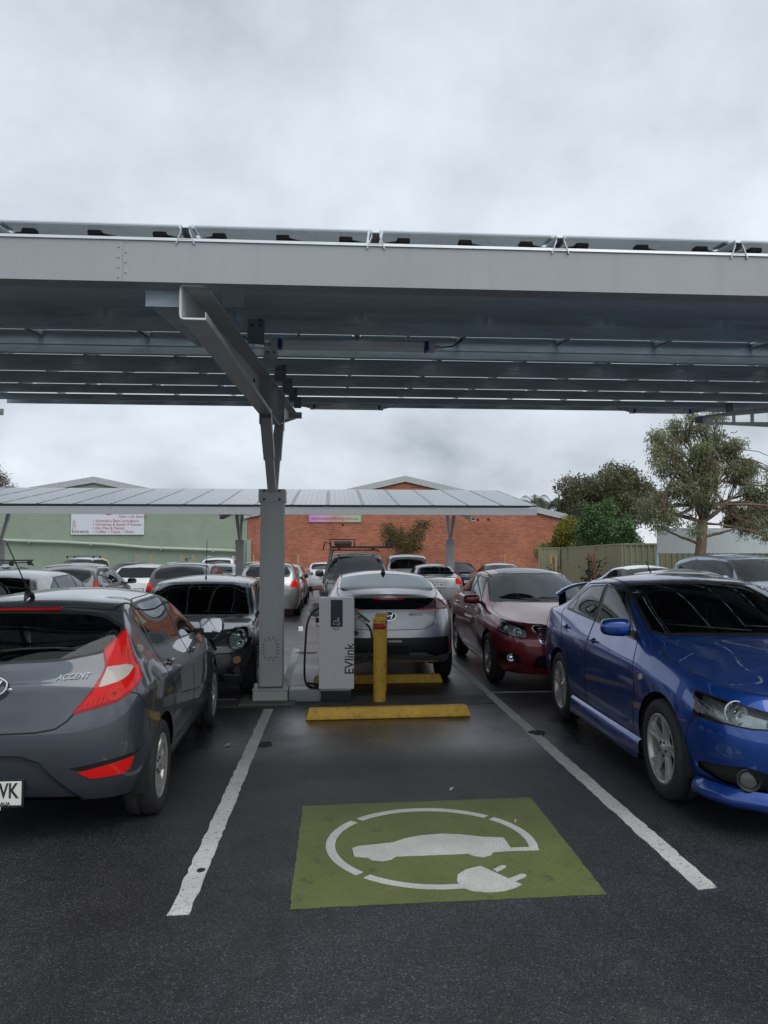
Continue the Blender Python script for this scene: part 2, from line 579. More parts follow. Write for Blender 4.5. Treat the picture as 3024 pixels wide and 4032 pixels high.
        if rim:
            be = [(e.verts[0].index, e.verts[1].index) for e in bm.edges if len(e.link_faces) == 1]
            base = len(mb.v)
            vs = []; fs2 = []
            for (p, q) in be:
                if p in bad or q in bad: continue
                i0 = len(vs)
                hp, np_ = top[p], None
                vs += [top[p], top[q], top[q] - d * (off + .004), top[p] - d * (off + .004)]
                fs2.append((i0, i0 + 1, i0 + 2, i0 + 3))
            mb.add(vs, fs2, mi, False)
        bm.free()

def circ(cx, cy, r, n=24, a0=0, ry=None):
    ry = ry or r
    return [(cx + r * math.cos(a0 + 2 * PI * i / n), cy + ry * math.sin(a0 + 2 * PI * i / n)) for i in range(n)]

def rrect(x0, x1, y0, y1, r, n=4):
    out = []
    for cx, cy, a in ((x1 - r, y1 - r, 0), (x0 + r, y1 - r, PI / 2), (x0 + r, y0 + r, PI), (x1 - r, y0 + r, 1.5 * PI)):
        out += [(cx + r * math.cos(a + PI / 2 * i / n), cy + r * math.sin(a + PI / 2 * i / n)) for i in range(n + 1)]
    return out

def round_poly(pts, r, n=4):
    """round the corners of a polygon"""
    out = []; N = len(pts)
    for i in range(N):
        p = Vector(pts[i]).to_2d(); a = Vector(pts[i - 1]).to_2d(); b = Vector(pts[(i + 1) % N]).to_2d()
        rr = r[i] if isinstance(r, (list, tuple)) else r
        if p.x == 0: out.append((-.012, p.y)); continue
        da, db = a - p, b - p
        k = min(rr, da.length * .45, db.length * .45)
        if k < 1e-4: out.append((p.x, p.y)); continue
        s_, e = p + da.normalized() * k, p + db.normalized() * k
        for j in range(n + 1):
            t = j / n
            q = s_ * (1 - t) ** 2 + p * 2 * t * (1 - t) + e * t * t
            out.append((q.x, q.y))
    return out

WHEELS = {}
def wheel_meshes(R, rim, width, style, spokes, hi=True):
    key = (R, rim, width, style, spokes, hi)
    if key in WHEELS: return WHEELS[key]
    h = width / 2; n = 48 if hi else 24
    t = MB()
    pr = [(rim - .005, -h * .85), (rim + .01, -h * .95), (rim + (R - rim) * .5, -h * 1.04), (R - .02, -h * .92), (R - .004, -h * .72), (R, -h * .5), (R, -.012), (R - .008, -.009), (R - .008, .009), (R, .012), (R, h * .5), (R - .004, h * .72), (R - .02, h * .92), (rim + (R - rim) * .5, h * 1.04), (rim + .01, h * .95), (rim - .005, h * .85)]
    t.lathe(pr, n)
    r = MB()
    # barrel + lip + hub; outer face is +x
    r.lathe([(rim, h * .86), (rim + .006, h * .90), (rim - .004, h * .93), (rim - .016, h * .88), (rim - .022, h * .55), (rim - .03, -h * .8)], n, 0)
    r.lathe([(rim - .02, -h * .1), (.06, -h * .1), (.0, -h * .1)], n, 1)
    hub = h * .66
    if style == 'cap':
        r.lathe([(rim - .012, h * .88), (rim * .9, h * .90), (rim * .84, h * .84)], n, 0)
    r.lathe([(.0, hub + .012), (.03, hub + .012), (.036, hub + .004), (.07, hub), (.085, hub - .02)], 20, 0)
    k = 0
    for i in range(spokes):
        a = 2 * PI * i / spokes + PI / 2
        if style == 'twin': angs = [(a - .17, .022, .019), (a + .17, .022, .019)]
        elif style == 'cap': angs = [(a, .052, .060)]
        else: angs = [(a, .050, .036)]
        for aa, w0, w1 in angs:
            ca, sa = math.cos(aa), math.sin(aa)
            ctr = (math.cos(a), math.sin(a))
            # from the hub to the rim, facetted crown along the middle
            vs = []
            for (rad, w, hh) in ((.055, w0 * 1.15, hub), (rim * .6, w0, hub + .006), (rim - .008, w1 * 1.1, h * .84)):
                if style == 'twin':
                    f = (rad - .05) / (rim - .05)
                    cx, cy = lerp(ctr[0] * rad, ca * rad, f), lerp(ctr[1] * rad, sa * rad, f)
                else: cx, cy = ca * rad, sa * rad
                tx, ty = -sa, ca
                vs += [(hh - .03, cx - tx * w, cy - ty * w), (hh, cx - tx * w * .75, cy - ty * w * .75), (hh + .005, cx, cy), (hh, cx + tx * w * .75, cy + ty * w * .75), (hh - .03, cx + tx * w, cy + ty * w)]
            fs = [(j * 5 + q, j * 5 + q + 1, (j + 1) * 5 + q + 1, (j + 1) * 5 + q) for j in range(2) for q in range(4)]
            r.add(vs, fs, 0)
    for i in range(5 if hi else 0):
        a = 2 * PI * i / 5
        r.lathe([(0, hub + .012), (.008, hub + .012), (.009, hub - .01)], 8, 1, Matrix.Translation((0, .048 * math.cos(a), .048 * math.sin(a))))
    out = []
    for mb, mats, nm in ((t, [M_RUB], 'tyre'), (r, [M_RIM, M_RIMD], 'rim')):
        o = mb.build(nm, mats); me = o.data; bpy.data.objects.remove(o); out.append(me)
    WHEELS[key] = out
    return out

def add_wheels(root, sh, S, style='five', spokes=5, hi=True, rimmat=None):
    R = S['R']; rim = S['rim']; wd = .20
    if rimmat: style = style
    tm, rm = wheel_meshes(R, rim, wd, style, spokes, hi)
    for y in (sh.ry, sh.fy):
        for sg in (1, -1):
            w = empty('wheel', (sg * (sh.W - wd / 2 - .015), y, R)); w.parent = root
            if sg < 0: w.rotation_euler = (random.random() * 6, 0, PI)
            else: w.rotation_euler = (random.random() * 6, 0, 0)
            for me, nm in ((tm, 'tyre'), (rm, 'rim')):
                o = bpy.data.objects.new(nm, me); COL.objects.link(o); o.parent = w

def arch_liner(mb, sh, R, mi=0):
    n = 20
    for y in (sh.ry, sh.fy):
        for sg in (1, -1):
            x0, x1 = sg * (sh.W - .03), sg * (sh.W - .34)
            Ra = R + .045
            vs = []; fs = []
            for i in range(n + 1):
                a = -.25 + (PI + .5) * i / n
                vs += [(x0, y + Ra * math.cos(a), R + Ra * math.sin(a)), (x1, y + Ra * math.cos(a), R + Ra * math.sin(a))]
            for i in range(n): fs.append((2 * i, 2 * i + 1, 2 * i + 3, 2 * i + 2))
            fs.append(tuple(2 * i + 1 for i in range(n + 1)))
            mb.add(vs, fs, mi, True)
# ------------------------------------------------------------------ car shapes
def make_spec(L, W, H, wb, ohr, R, rim, cowl, wst, peak, rr, rgb, tail, nose, belt, hood_edge,
              tail_edge, kind='sedan', zb=.20, tw=.64, rw=.66, hoodbulge=.0, ko=None, **over):
    yr, yf = -L / 2, L / 2
    rwy = yr + ohr; fwy = rwy + wb
    S = dict(L=L, W=W, H=H, wb=wb, ohr=ohr, R=R, rim=rim)
    S['plan'] = [(0, yr), (.55, yr + .015), (.90, yr + .12), (.975, yr + .40), (1.0, rwy + .12), (1.0, lerp(rwy, fwy, .36)), (1.0, lerp(rwy, fwy, .60)),
                 (1.0, lerp(rwy, fwy, .76)), (.995, fwy - .42), (.985, fwy + .02), (.955, yf - .50), (.80, yf - .17), (.45, yf - .04), (0, yf)]
    b0, b1 = belt            # belt height at the rear door and at the A pillar
    te, he = tail_edge, hood_edge
    z5 = [te, te, te, lerp(te, b0, .7), b0, lerp(b0, b1, .4), lerp(b0, b1, .7), b1, lerp(b1, he, .18), lerp(b1, he, .52), lerp(b1, he, .82), he, he - .02, he - .025]
    S['z'] = [[zb + .06, zb + .05, zb + .03, zb + .02] + [zb - .02] * 6 + [zb, zb, zb, zb], [.36] * 4 + [.33] * 6 + [.34] * 4, [.58] * 14,
              [lerp(.58, q, .60) for q in z5], z5]
    kc = over.pop('kc', .915)
    S['kx'] = [.90, [.96, .96, .97, .975] + [.975] * 6 + [.975] * 4, 1.0, [.99] * 4 + [.978] * 5 + [.975, .97, .96, .95, .95],
               [.95, .95, .93, .93, kc, kc, kc, kc, .92, .90, .88, .86, .86, .86]]
    S['ro'] = [.10, .03, 0, .02, .05]
    S['fo'] = [.10, .02, 0, .05, .13]
    c = [None] * 14
    c[13] = nose; c[12] = (nose[0] - .03, nose[1] + .012); c[11] = (nose[0] - .12, nose[1] + .035)
    c[8] = cowl; c[10] = (lerp(nose[0] - .12, cowl[0], .33), lerp(nose[1] + .035, cowl[1], .45) + hoodbulge)
    c[9] = (lerp(nose[0] - .12, cowl[0], .68), lerp(nose[1] + .035, cowl[1], .78) + hoodbulge)
    c[7] = wst; c[6] = peak; c[5] = (lerp(peak[0], rr[0], .55), lerp(peak[1], rr[1], .35)); c[4] = rr
    if kind == 'sedan':
        c[3] = rgb; c[2] = (lerp(rgb[0], tail[0], .45), lerp(rgb[1], tail[1], .45)); c[1] = (tail[0] + .06, tail[1] + .004); c[0] = tail
        S['rail'] = {3: (tw, rgb[0] + .10, rgb[1] - .035), 4: (rw - .02, rr[0] - .10, rr[1] - .075)}
    else:   # hatch / wagon: glass falls straight to the tail
        c[3] = (lerp(rr[0], rgb[0], .30), lerp(rr[1], rgb[1], .26)); c[2] = (lerp(rr[0], rgb[0], .62), lerp(rr[1], rgb[1], .58))
        c[1] = rgb; c[0] = tail
        S['rail'] = {2: (tw + .07, lerp(rr[0], rgb[0], .75), lerp(rr[1], rgb[1], .66)), 3: (tw + .02, lerp(rr[0], rgb[0], .42), lerp(rr[1], rgb[1], .33) - .03), 4: (rw - .01, rr[0] + .02, rr[1] - .07)}
    S['rail'].update({5: (rw + .01, c[5][0], c[5][1] - .085), 6: (rw + .01, peak[0], peak[1] - .09), 7: (rw, wst[0] - .10, wst[1] - .06), 8: (.80, cowl[0] - .22, cowl[1] - .03)})
    S['cap'] = c
    S['crease'] = [(1, 0, 13, .6)]
    S['creasex'] = [(8, 8, 11, .75), (7, 9, 11, .35)] + ([(3, 8, 11, .6)] if kind == 'sedan' else [])
    S.update(over)
    return S

def dlo_top(S, i0, i1, dz=.03):
    """window top edge, front to back, just below the roof rail"""
    return [(S['rail'][i][1], S['rail'][i][2] - dz) for i in range(i0, i1 - 1, -1) if i in S['rail']]

def grow(poly, d):
    c = [sum(p[k] for p in poly) / len(poly) for k in (0, 1)]
    out = []; N = len(poly)
    area = sum(poly[i][0] * poly[(i + 1) % N][1] - poly[(i + 1) % N][0] * poly[i][1] for i in range(N))
    sg = 1 if area > 0 else -1
    for i in range(N):
        a, p, b = Vector(poly[i - 1]), Vector(poly[i]), Vector(poly[(i + 1) % N])
        e1 = (p - a).normalized(); e2 = (b - p).normalized()
        n = (Vector((e1.y, -e1.x)) + Vector((e2.y, -e2.x))) * sg
        n = n.normalized() / max(.5, n.length / 2) if n.length > 1e-6 else Vector((0, 0))
        out.append((p.x + n.x * d, p.y + n.y * d))
    return out

def add_mirror(root, sh, y, z, mat, size=(.20, .11, .15), out=.06, cap=None, x=None, stalk=True):
    for sg in (1, -1):
        h, n = sh.hit(y, z - .02, 'side', 1)
        x0 = (h.x if h is not None else sh.W * .9) if x is None else x
        m = MB()
        bm = bmesh.new(); bmesh.ops.create_cube(bm, size=1)
        bmesh.ops.subdivide_edges(bm, edges=bm.edges[:], cuts=3, use_grid_fill=True)
        for v in bm.verts:
            p = v.co * 2
            q = Vector((math.copysign(abs(p.x) ** 1, p.x), p.y, p.z))
            l = max(1e-6, (abs(p.x) ** 3.4 + abs(p.y) ** 3.4 + abs(p.z) ** 3.4) ** (1 / 3.4))
            q = p / l
            taper = 1 - .18 * (q.x + 1) / 2 * abs(q.z)
            v.co = Vector((q.x * size[0] / 2, q.y * size[1] / 2 * (1 if q.y > 0 else .35), q.z * size[2] / 2 * taper))
        cx = x0 + out + size[0] / 2
        M = Matrix.Translation((cx * sg, y, z)) @ (Matrix.Scale(sg, 4, (1, 0, 0))) @ Matrix.Rotation(-.12, 4, 'Z')
        me_flip = sg < 0
        m.bm(bm, 0, M, True)
        if me_flip:
            m.f = [tuple(reversed(f)) for f in m.f]
        if stalk:
            m.beam((x0 * sg - .02 * sg, y - .0, z - .05), ((cx - size[0] * .3) * sg, y, z - .045), .07, .04, 1)
        o = m.build('wing_mirror', [mat, M_TRIM], root)
        g = MB()
        pl = rrect(-size[0] / 2 + .015, size[0] / 2 - .015, -size[2] / 2 + .014, size[2] / 2 - .014, .035)
        M2 = Matrix.Translation((cx * sg, y - size[1] * .18 - .003, z)) @ Matrix.Rotation(.0, 4, 'Z')
        g.prism([(p[0] * sg, p[1]) for p in pl], -.004, 0, 'y', 0, M2)
        g.build('mirror_glass', [M_MIR], o)

def add_handle(sh, parent, y, z, sg, mat, l=.17):
    m = MB()
    pts = []
    for t in (-.5, -.38, -.15, .15, .38, .5):
        h, n = sh.hit(y + t * l, z, 'side', sg)
        if h is None: return
        k = .006 if abs(t) == .5 else (.026 if abs(t) < .3 else .022)
        pts.append(h + n * k)
    m.tube(pts, [.008, .012, .013, .013, .012, .008], 8)
    # the finger recess
    sh.decal(m, circ(y, z, .055, 14, ry=.026), 'side', .0008, 1, sg, rim=False)
    m.build('door_handle', [mat, M_SEAM], parent)

def add_plate(root, c, nrm, txt, w=.36, h=.12, fg=M_PLT, bg=M_PLW, small=None, frame=True, tilt=0.0):
    """number plate facing +y (nrm=1) or -y (nrm=-1), centred at c"""
    m = MB()
    y0 = c[1]
    if frame: m.bbox(c[0] - w / 2 - .012, c[0] + w / 2 + .012, y0 - .008, y0 + .008, c[2] - h / 2 - .014, c[2] + h / 2 + .012, .004, 1)
    m.bbox(c[0] - w / 2, c[0] + w / 2, y0 - .011, y0 + .011, c[2] - h / 2, c[2] + h / 2, .003, 0)
    o = m.build('number_plate', [bg, M_TRIM], root)
    if txt:
        M = basis((c[0], y0 + nrm * .0125, c[2] + (.012 if small else 0)), (-nrm, 0, 0), (0, 0, 1))
        text_obj('plate_text', txt, h * .88, fg, M, o, depth=.0006, bold=.002, sx=.72)
        if small:
            M = basis((c[0], y0 + nrm * .0125, c[2] - h * .42), (-nrm, 0, 0), (0, 0, 1))
            text_obj('plate_text', small, h * .19, fg, M, o, depth=.0006, bold=.0008)
    return o

def add_interior(root, S, sh, steer=True, wheel_side=1, driver_x=None):
    """seats, dash and wheel seen through the glass; +x is the car's right (driver side)"""
    W = sh.W; cow = S['cap'][8]; belt = S['z'][4][6]
    m = MB()
    m.bbox(-W * .84, W * .84, cow[0] - .62, cow[0] - .10, .55, cow[1] - .06, .05)
    m.bbox(-W * .8, W * .8, cow[0] - .66, cow[0] - .50, .62, cow[1] - .085, .06)
    m.bbox(W * .16, W * .62, cow[0] - .68, cow[0] - .40, belt - .06, cow[1] - .02, .05)     # instrument hood
    m.build('dashboard', [M_INT], root)
    for (x, y, wd) in ((W * .42, cow[0] - 1.45, .48), (-W * .42, cow[0] - 1.45, .48), (W * .42, cow[0] - 2.25, .52), (-W * .42, cow[0] - 2.25, .52)):
        m = MB()
        m.bbox(x - wd / 2, x + wd / 2, y - .1, y + .48, .32, .50, .06)
        Mx = Matrix.Translation((x, y - .04, .46)) @ Matrix.Rotation(.33, 4, 'X')
        m.bbox(-wd / 2, wd / 2, -.09, .07, 0, min(.60, S['H'] * .40), .07, 0, Mx, 3)
        hb = min(.60, S['H'] * .40)
        m.bbox(-.13, .13, -.07, .04, hb + .03, hb + .21, .045, 0, Mx, 3)
        m.tube([Mx @ Vector((-.06, -.01, hb - .03)), Mx @ Vector((-.06, -.01, hb + .08))], .008, 6)
        m.tube([Mx @ Vector((.06, -.01, hb - .03)), Mx @ Vector((.06, -.01, hb + .08))], .008, 6)
        m.build('seat', [M_INT], root)
    if steer:
        m = MB()
        c = Vector((W * .42, cow[0] - .74, belt - .05))
        Mx = Matrix.Translation(c) @ Matrix.Rotation(-.45, 4, 'X')
        pts = [Mx @ Vector((.185 * math.cos(a), 0, .185 * math.sin(a))) for a in [2 * PI * i / 28 for i in range(29)]]
        m.tube(pts, .016, 8)
        for a in (0, PI, -PI / 2):
            m.beam(Mx @ Vector((0, .01, 0)), Mx @ Vector((.18 * math.cos(a), 0, .18 * math.sin(a))), .04, .02)
        m.ball(c, (.06, .03, .06))
        m.beam(c, c + Vector((0, .3, -.15)), .05, .05)
        m.build('steering_wheel', [simple('wheel_leather', (.06, .06, .062), .5)], root)
    m = MB()
    m.bbox(-.11, .11, S['cap'][7][0] + .10, S['cap'][7][0] + .13, S['cap'][7][1] - .16, S['cap'][7][1] - .095, .015)
    m.tube([(0, S['cap'][7][0] + .12, S['cap'][7][1] - .1), (0, S['cap'][7][0] + .10, S['cap'][7][1] - .03)], .01, 6)
    m.build('rear_view_mirror', [M_TRIM], root)

def lamp_bowl(mb, c, r, d, axis, mi=0, n=16):
    """reflector bowl opening along +y or -y"""
    prof = [(r * math.sin(t), -d * math.cos(t) * .9) for t in [PI / 2 * i / 6 for i in range(7)]]
    M = Matrix.Translation(c) @ Matrix.Rotation(PI / 2 * axis, 4, 'Z')
    mb.lathe([(p[0] + .0, p[1]) for p in prof], n, mi, M)
    mb.lathe([(r, 0), (r * 1.08, .006), (r * 1.1, 0), (r * 1.08, -.01)], n, mi, M)

def std_cut(sh, S, dlo, wins, doors=(), arch=True, ws=None, rw=None, roofblack=None):
    """wheel arches, doors, side glass, wind screen and rear screen"""
    if arch:
        for y in (sh.ry, sh.fy):
            sh.cut('void', circ(y, S['R'], S.get('arch', S['R'] + .045), 28), 'side')
    for nm, poly in doors: sh.cut(nm, poly, 'side')
    if dlo: sh.cut('trim', dlo, 'side', keep=True, box=[(-9, 9), (-9, 9), (S['z'][4][6] - .12, 9)])
    for nm, poly in wins: sh.cut(nm, poly, 'side', keep=True, box=[(-9, 9), (-9, 9), (S['z'][4][6] - .12, 9)])
    if ws:
        sh.cut('wsband', grow(ws, .022), 'front', box=[(-9, 9), (-9, S['cap'][8][0] + .12), (-9, 9)])
        sh.cut('windscreen', ws, 'front', keep=True, box=[(-9, 9), (-9, S['cap'][8][0] + .12), (-9, 9)])
# ------------------------------------------------------------------ the blue sedan
def blue_sedan(loc, rz):
    S = make_spec(4.57, 1.76, 1.525, 2.60, .985, .345, .238, cowl=(1.06, 1.07), wst=(.12, 1.45), peak=(-.42, 1.525), rr=(-1.08, 1.455),
                  rgb=(-1.74, 1.18), tail=(-2.20, 1.16), nose=(2.14, .80), belt=(1.085, 1.015), hood_edge=.845, tail_edge=1.08, zb=.20, tw=.73, rw=.745, kc=.89)
    UP = lambda z: z + float(np.interp(z, [.3, .60, .90, 1.12, 1.38, 1.45], [0, .06, .08, .08, .035, .03]))
    U = lambda P_: [(a, UP(b)) for a, b in P_]
    S['crease'] += [(5, 8, 12, .25), (4, 3, 9, .35), (8, 4, 8, .35)]
    sh = Shell(S, 4)
    doorF = U(round_poly([(.80, .30), (.86, .62), (.74, .93), (.60, 1.05), (.02, 1.37), (-.32, 1.405), (-.36, .97), (-.36, .33)], .03))
    doorR = U(round_poly([(-.372, .33), (-.372, .97), (-.335, 1.405), (-.86, 1.375), (-1.28, 1.16), (-1.42, 1.02), (-1.20, .80), (-.92, .62), (-.84, .34)], .03))
    winF = U(round_poly([(.60, .985), (.07, 1.335), (-.26, 1.372), (-.275, 1.02)], [.02, .05, .03, .02]))
    winR = U(round_poly([(-.395, 1.025), (-.375, 1.372), (-.80, 1.335), (-1.03, 1.225), (-1.08, 1.055)], [.02, .03, .06, .03, .02]))
    winQ = U(round_poly([(-1.12, 1.06), (-1.075, 1.205), (-1.26, 1.095), (-1.28, 1.07)], .015))
    dlo = U(round_poly([(.70, .945), (.10, 1.352), (-.30, 1.392), (-.82, 1.355), (-1.12, 1.222), (-1.33, 1.085), (-1.32, 1.045), (-.3, 1.0)], [.02, .05, .05, .08, .05, .03, .02, .05]))
    ws = U([(0, 1.035), (.40, 1.03), (.62, 1.02), (.68, 1.035), (.59, 1.375), (.555, 1.395), (.3, 1.41), (0, 1.415)])
    std_cut(sh, S, dlo, [('winF', winF), ('winR', winR), ('winQ', winQ)], [('doorF', doorF), ('doorR', doorR)], ws=ws)
    sh.cut('rear_glass', U([(0, 1.15), (.54, 1.135), (.575, 1.15), (.50, 1.37), (0, 1.40)]), 'rear')
    head = U(round_poly([(.83, .615), (.855, .72), (.80, .755), (.62, .712), (.36, .655), (.34, .625), (.40, .612), (.62, .60)], .012))
    sh.cut('head', head, 'front')
    grille = U(round_poly([(0, .66), (.27, .655), (.36, .42), (.42, .30), (0, .30)], .02))
    sh.cut('grille', grille, 'front')
    fog = round_poly([(.49, .285), (.53, .40), (.66, .435), (.80, .40), (.815, .36), (.74, .30)], .03)
    sh.cut('fogbay', fog, 'front')
    sh.finish()
    P = paint('deep_blue', (.0005, .043, .245), metal=.6, rough=.34, flake=.5, dust=.15)
    root = empty('parked_car', loc, rz, 'deep blue sedan facing the camera beside the painted charging bay, with five spoke alloy wheels', 'car', 'parked cars')
    sh.part('body', 'body', P, root)
    m = MB(); arch_liner(m, sh, S['R'])
    m.build('wheel_arch_liner', [M_BLK], root)
    wsb = sh.part('wsband', 'windscreen_frame', M_TRIM, root)
    ws_o = sh.part('windscreen', 'windscreen', M_WIN, root)
    sh.part('rear_glass', 'rear_window', M_WIN, root)
    trims = sh.part('trim', 'window_frame', M_TRIM, root, merge=False)
    quarter = sh.part('winQ', 'quarter_window', M_SIDE, root, merge=False)
    for tagn, win, hy, hz in (('doorF', 'winF', -.20, .925), ('doorR', 'winR', -1.10, .965)):
        ds = sh.part(tagn, 'door', P, root, merge=False)
        wn = sh.part(win, 'door_window', M_SIDE, root, merge=False)
        for sg, d, w in zip((1, -1), ds, wn):
            w.parent = d
            add_handle(sh, d, hy, hz, sg, P)
    m = MB()
    for sg in (1, -1):
        sh.ribbon(m, doorF, 'side', .012, 0, .001, sg, closed=True)
        sh.ribbon(m, doorR, 'side', .012, 0, .001, sg, closed=True)
        sh.ribbon(m, [(.66, .86), (.70, .95), (.74, 1.0)], 'front', .007, 0, .001, sg)
        sh.ribbon(m, [(.0, 2.115), (.3, 2.10), (.52, 2.04), (.66, 1.90), (.735, 1.6), (.75, 1.2), (.72, .98)], 'top', .008, 0, .001, sg)
        sh.ribbon(m, [(1.82, .70), (1.72, .62), (1.66, .45)], 'side', .007, 0, .001, sg)
        sh.ribbon(m, [(.68, 1.10), (.66, 1.18), (.595, 1.41), (.56, 1.43)], 'front', .012, 0, .001, sg)
        sh.ribbon(m, [(.565, .1), (.575, -.4), (.56, -1.0)], 'top', .012, 0, .001, sg)
    m.build('panel_gap', [M_SEAM], root)
    # side skirt with bright upper face
    m = MB()
    for sg in (1, -1):
        vs = []; fs = []
        N = 14
        for i in range(N + 1):
            y = lerp(-.86, .93, i / N)
            x = sh.W
            k = math.sin(PI * i / N) ** .3 if 0 < i < N else .0
            for dx, zz in ((-.05, .335), (.010 * k - .008, .305), (.022 * k - .008, .235), (.004, .175), (-.08, .17)):
                vs.append(((x + dx) * sg, y, zz))
        for i in range(N):
            for q in range(4):
                f = (i * 5 + q, i * 5 + q + 1, (i + 1) * 5 + q + 1, (i + 1) * 5 + q)
                fs.append(f if sg > 0 else f[::-1])
        m.add(vs, fs, 0, True)
    m.build('side_skirt', [P], root)
    # front lip
    m = MB()
    for sg in (1, -1):
        pts = [(0, 2.268), (.3, 2.252), (.55, 2.19), (.72, 2.06), (.80, 1.90), (.83, 1.76), (.80, 1.70)]
        vs = []; fs = []
        for i, (x, y) in enumerate(pts):
            for k, zz in ((-.03, .29), (.012, .245), (.020, .20), (-.02, .175), (-.12, .17)):
                vs.append((sg * (x + k * (x / .9)), y + k * (1 - x / 1.1), zz))
        for i in range(len(pts) - 1):
            for q in range(4):
                f = (i * 5 + q, i * 5 + q + 1, (i + 1) * 5 + q + 1, (i + 1) * 5 + q)
                fs.append(f if sg < 0 else f[::-1])
        m.add(vs, fs, 0, True)
    m.build('front_lip', [P], root)
    # head lamps: dark housing, two bowls, amber corner, clear cover
    for sg, cov in zip((1, -1), sh.part('head', 'headlight', M_GLS, root, merge=False, push=.002)):
        k = sh.tags.index('head')
        hs = sh.part('head', 'lamp_housing', simple('dark_chrome', (.52, .53, .55), .16, metal=.7), cov, sides=(sg,), merge=True, push=-.07)
        m = MB()
        for (x, z, r) in ((.665, .738, .066), (.485, .700, .050)):
            h, n = sh.hit(sg * x, z, 'front', sg)
            c = Vector((sg * x, h.y - .035, z))
            lamp_bowl(m, c, r, .045, 1, 0, 24)
            m.ball(c + Vector((0, -.012, 0)), .016, 1)
            for q in range(10):
                a = PI * q / 10; m.beam(c + Vector((math.cos(a) * r, -.016, math.sin(a) * r)), c + Vector((math.cos(a) * r * .3, -.034, math.sin(a) * r * .3)), .004, .004, 1)
        m.build('reflector', [M_LAMP, M_CHR], cov)
        m = MB()
        sh.decal(m, U([(.80, .628), (.828, .615), (.848, .70), (.822, .742), (.795, .735)]), 'front', -.012, 0, sg, grid=.03)
        m.build('indicator', [M_AMB], cov)
        m = MB()
        sh.ribbon(m, head, 'front', .010, 0, .003, sg, closed=True, step=.02)
        m.build('lamp_seal', [M_SEAM], cov)
    gr = sh.part('grille', 'grille', M_BLK, root, push=-.03)
    m = MB()
    for i in range(9):
        z = .32 + i * .037
        sh.ribbon(m, [(0, z), (.36 - i * .012, z)], 'front', .010, 0, -.012, 1); sh.ribbon(m, [(0, z), (.36 - i * .012, z)], 'front', .010, 0, -.012, -1)
    m.build('grille_bar', [M_TRIM], gr[0])
    for sg, fb in zip((1, -1), sh.part('fogbay', 'fog_light', M_TRIM, root, merge=False, push=-.02)):
        h, n = sh.hit(sg * .635, .352, 'front', sg)
        m = MB()
        M = Matrix.Translation((sg * .635, h.y - .01, .352)) @ Matrix.Rotation(PI / 2 - sg * .3, 4, 'Z')
        m.lathe([(.075, -.02), (.072, .014), (.058, .012), (.05, -.01)], 24, 0, M)
        m.lathe([(.05, -.004), (.03, .004), (0, .006)], 24, 1, M)
        m.build('fog_lens', [M_TRIM, M_SMK], fb)
        m = MB()
        for q in range(4):
            sh.ribbon(m, [(.50 + q * .004, .30 + q * .025), (.555, .30 + q * .025)], 'front', .008, 0, -.004, sg)
        m.build('vent_bar', [M_BLK], fb)
    # side repeaters
    for sg in (1, -1):
        m = MB(); sh.decal(m, circ(.965, .79, .03, 16, ry=.021), 'side', .006, 0, sg, grid=.03)
        m.build('side_repeater', [lens('repeater', (.6, .5, .34))], root)
    # rear lamps (barely in view) and rear wing on two feet
    for sg in (1, -1):
        m = MB(); sh.decal(m, round_poly([(-1.93, .86), (-1.95, 1.0), (-2.13, 1.02), (-2.15, .86)], .02), 'side', .004, 0, sg)
        m.build('tail_light', [M_RED], root)
    m = MB()
    prof = []
    N = 16; vs = []; fs = []
    for i in range(N + 1):
        t = -1 + 2 * i / N; x = t * .69
        drop = .13 * abs(t) ** 4
        ch = .085
        y0 = -2.12 + .10 * t * t; z0 = 1.365 - drop
        ring = [(y0 + ch, z0 - .004), (y0 + ch * .5, z0 + .016), (y0 - ch * .6, z0 + .018), (y0 - ch, z0 + .008), (y0 - ch * .6, z0 - .006), (y0 + ch * .5, z0 - .014)]
        vs += [(x, a, b) for a, b in ring]
    for i in range(N):
        for q in range(6): fs.append((i * 6 + q, i * 6 + (q + 1) % 6, (i + 1) * 6 + (q + 1) % 6, (i + 1) * 6 + q))
    fs += [tuple(range(5, -1, -1)), tuple(range(N * 6, N * 6 + 6))]
    m.add(vs, fs, 0, True)
    for sg in (1, -1):
        m.prism([(-2.17, 1.05), (-2.02, 1.05), (-2.02, 1.2), (-2.06, 1.29), (-2.15, 1.29)], sg * .60 - .025, sg * .60 + .025, 'x', 0)
    m.build('rear_spoiler', [P], root)
    add_mirror(root, sh, .60, 1.125, P, size=(.235, .15, .155), out=.045)
    # mirror foot triangle
    add_wheels(root, sh, S, 'twin', 5)
    add_interior(root, S, sh)
    # wipers, aerial, charm
    m = MB()
    for x0, x1 in ((-.55, .02), (.0, .55)):
        pts = []
        for t in (0, .25, .5, .75, 1):
            h, n = sh.hit(lerp(x0, x1, t), 1.12 + .03 * t, 'front')
            if h is not None: pts.append(h + n * .012)
        if len(pts) > 1: m.tube(pts, .006, 6)
    m.build('wiper', [M_TRIM], root)
    m = MB(); m.tube([(.0, -.95, 1.465), (.0, -.97, 1.49), (.0, -1.10, 1.63)], [.02, .008, .005], 6); m.build('aerial', [M_TRIM], root)
    m = MB()
    yv = S['cap'][7][0] + .11
    for i in range(7): m.ball((.0, yv, 1.26 - i * .020), (.006, .006, .009))
    m.ball((.0, yv, 1.105), (.012, .006, .018))
    m.build('hanging_charm', [simple('charm_beads', (.35, .38, .36), .3)], root)
    return root
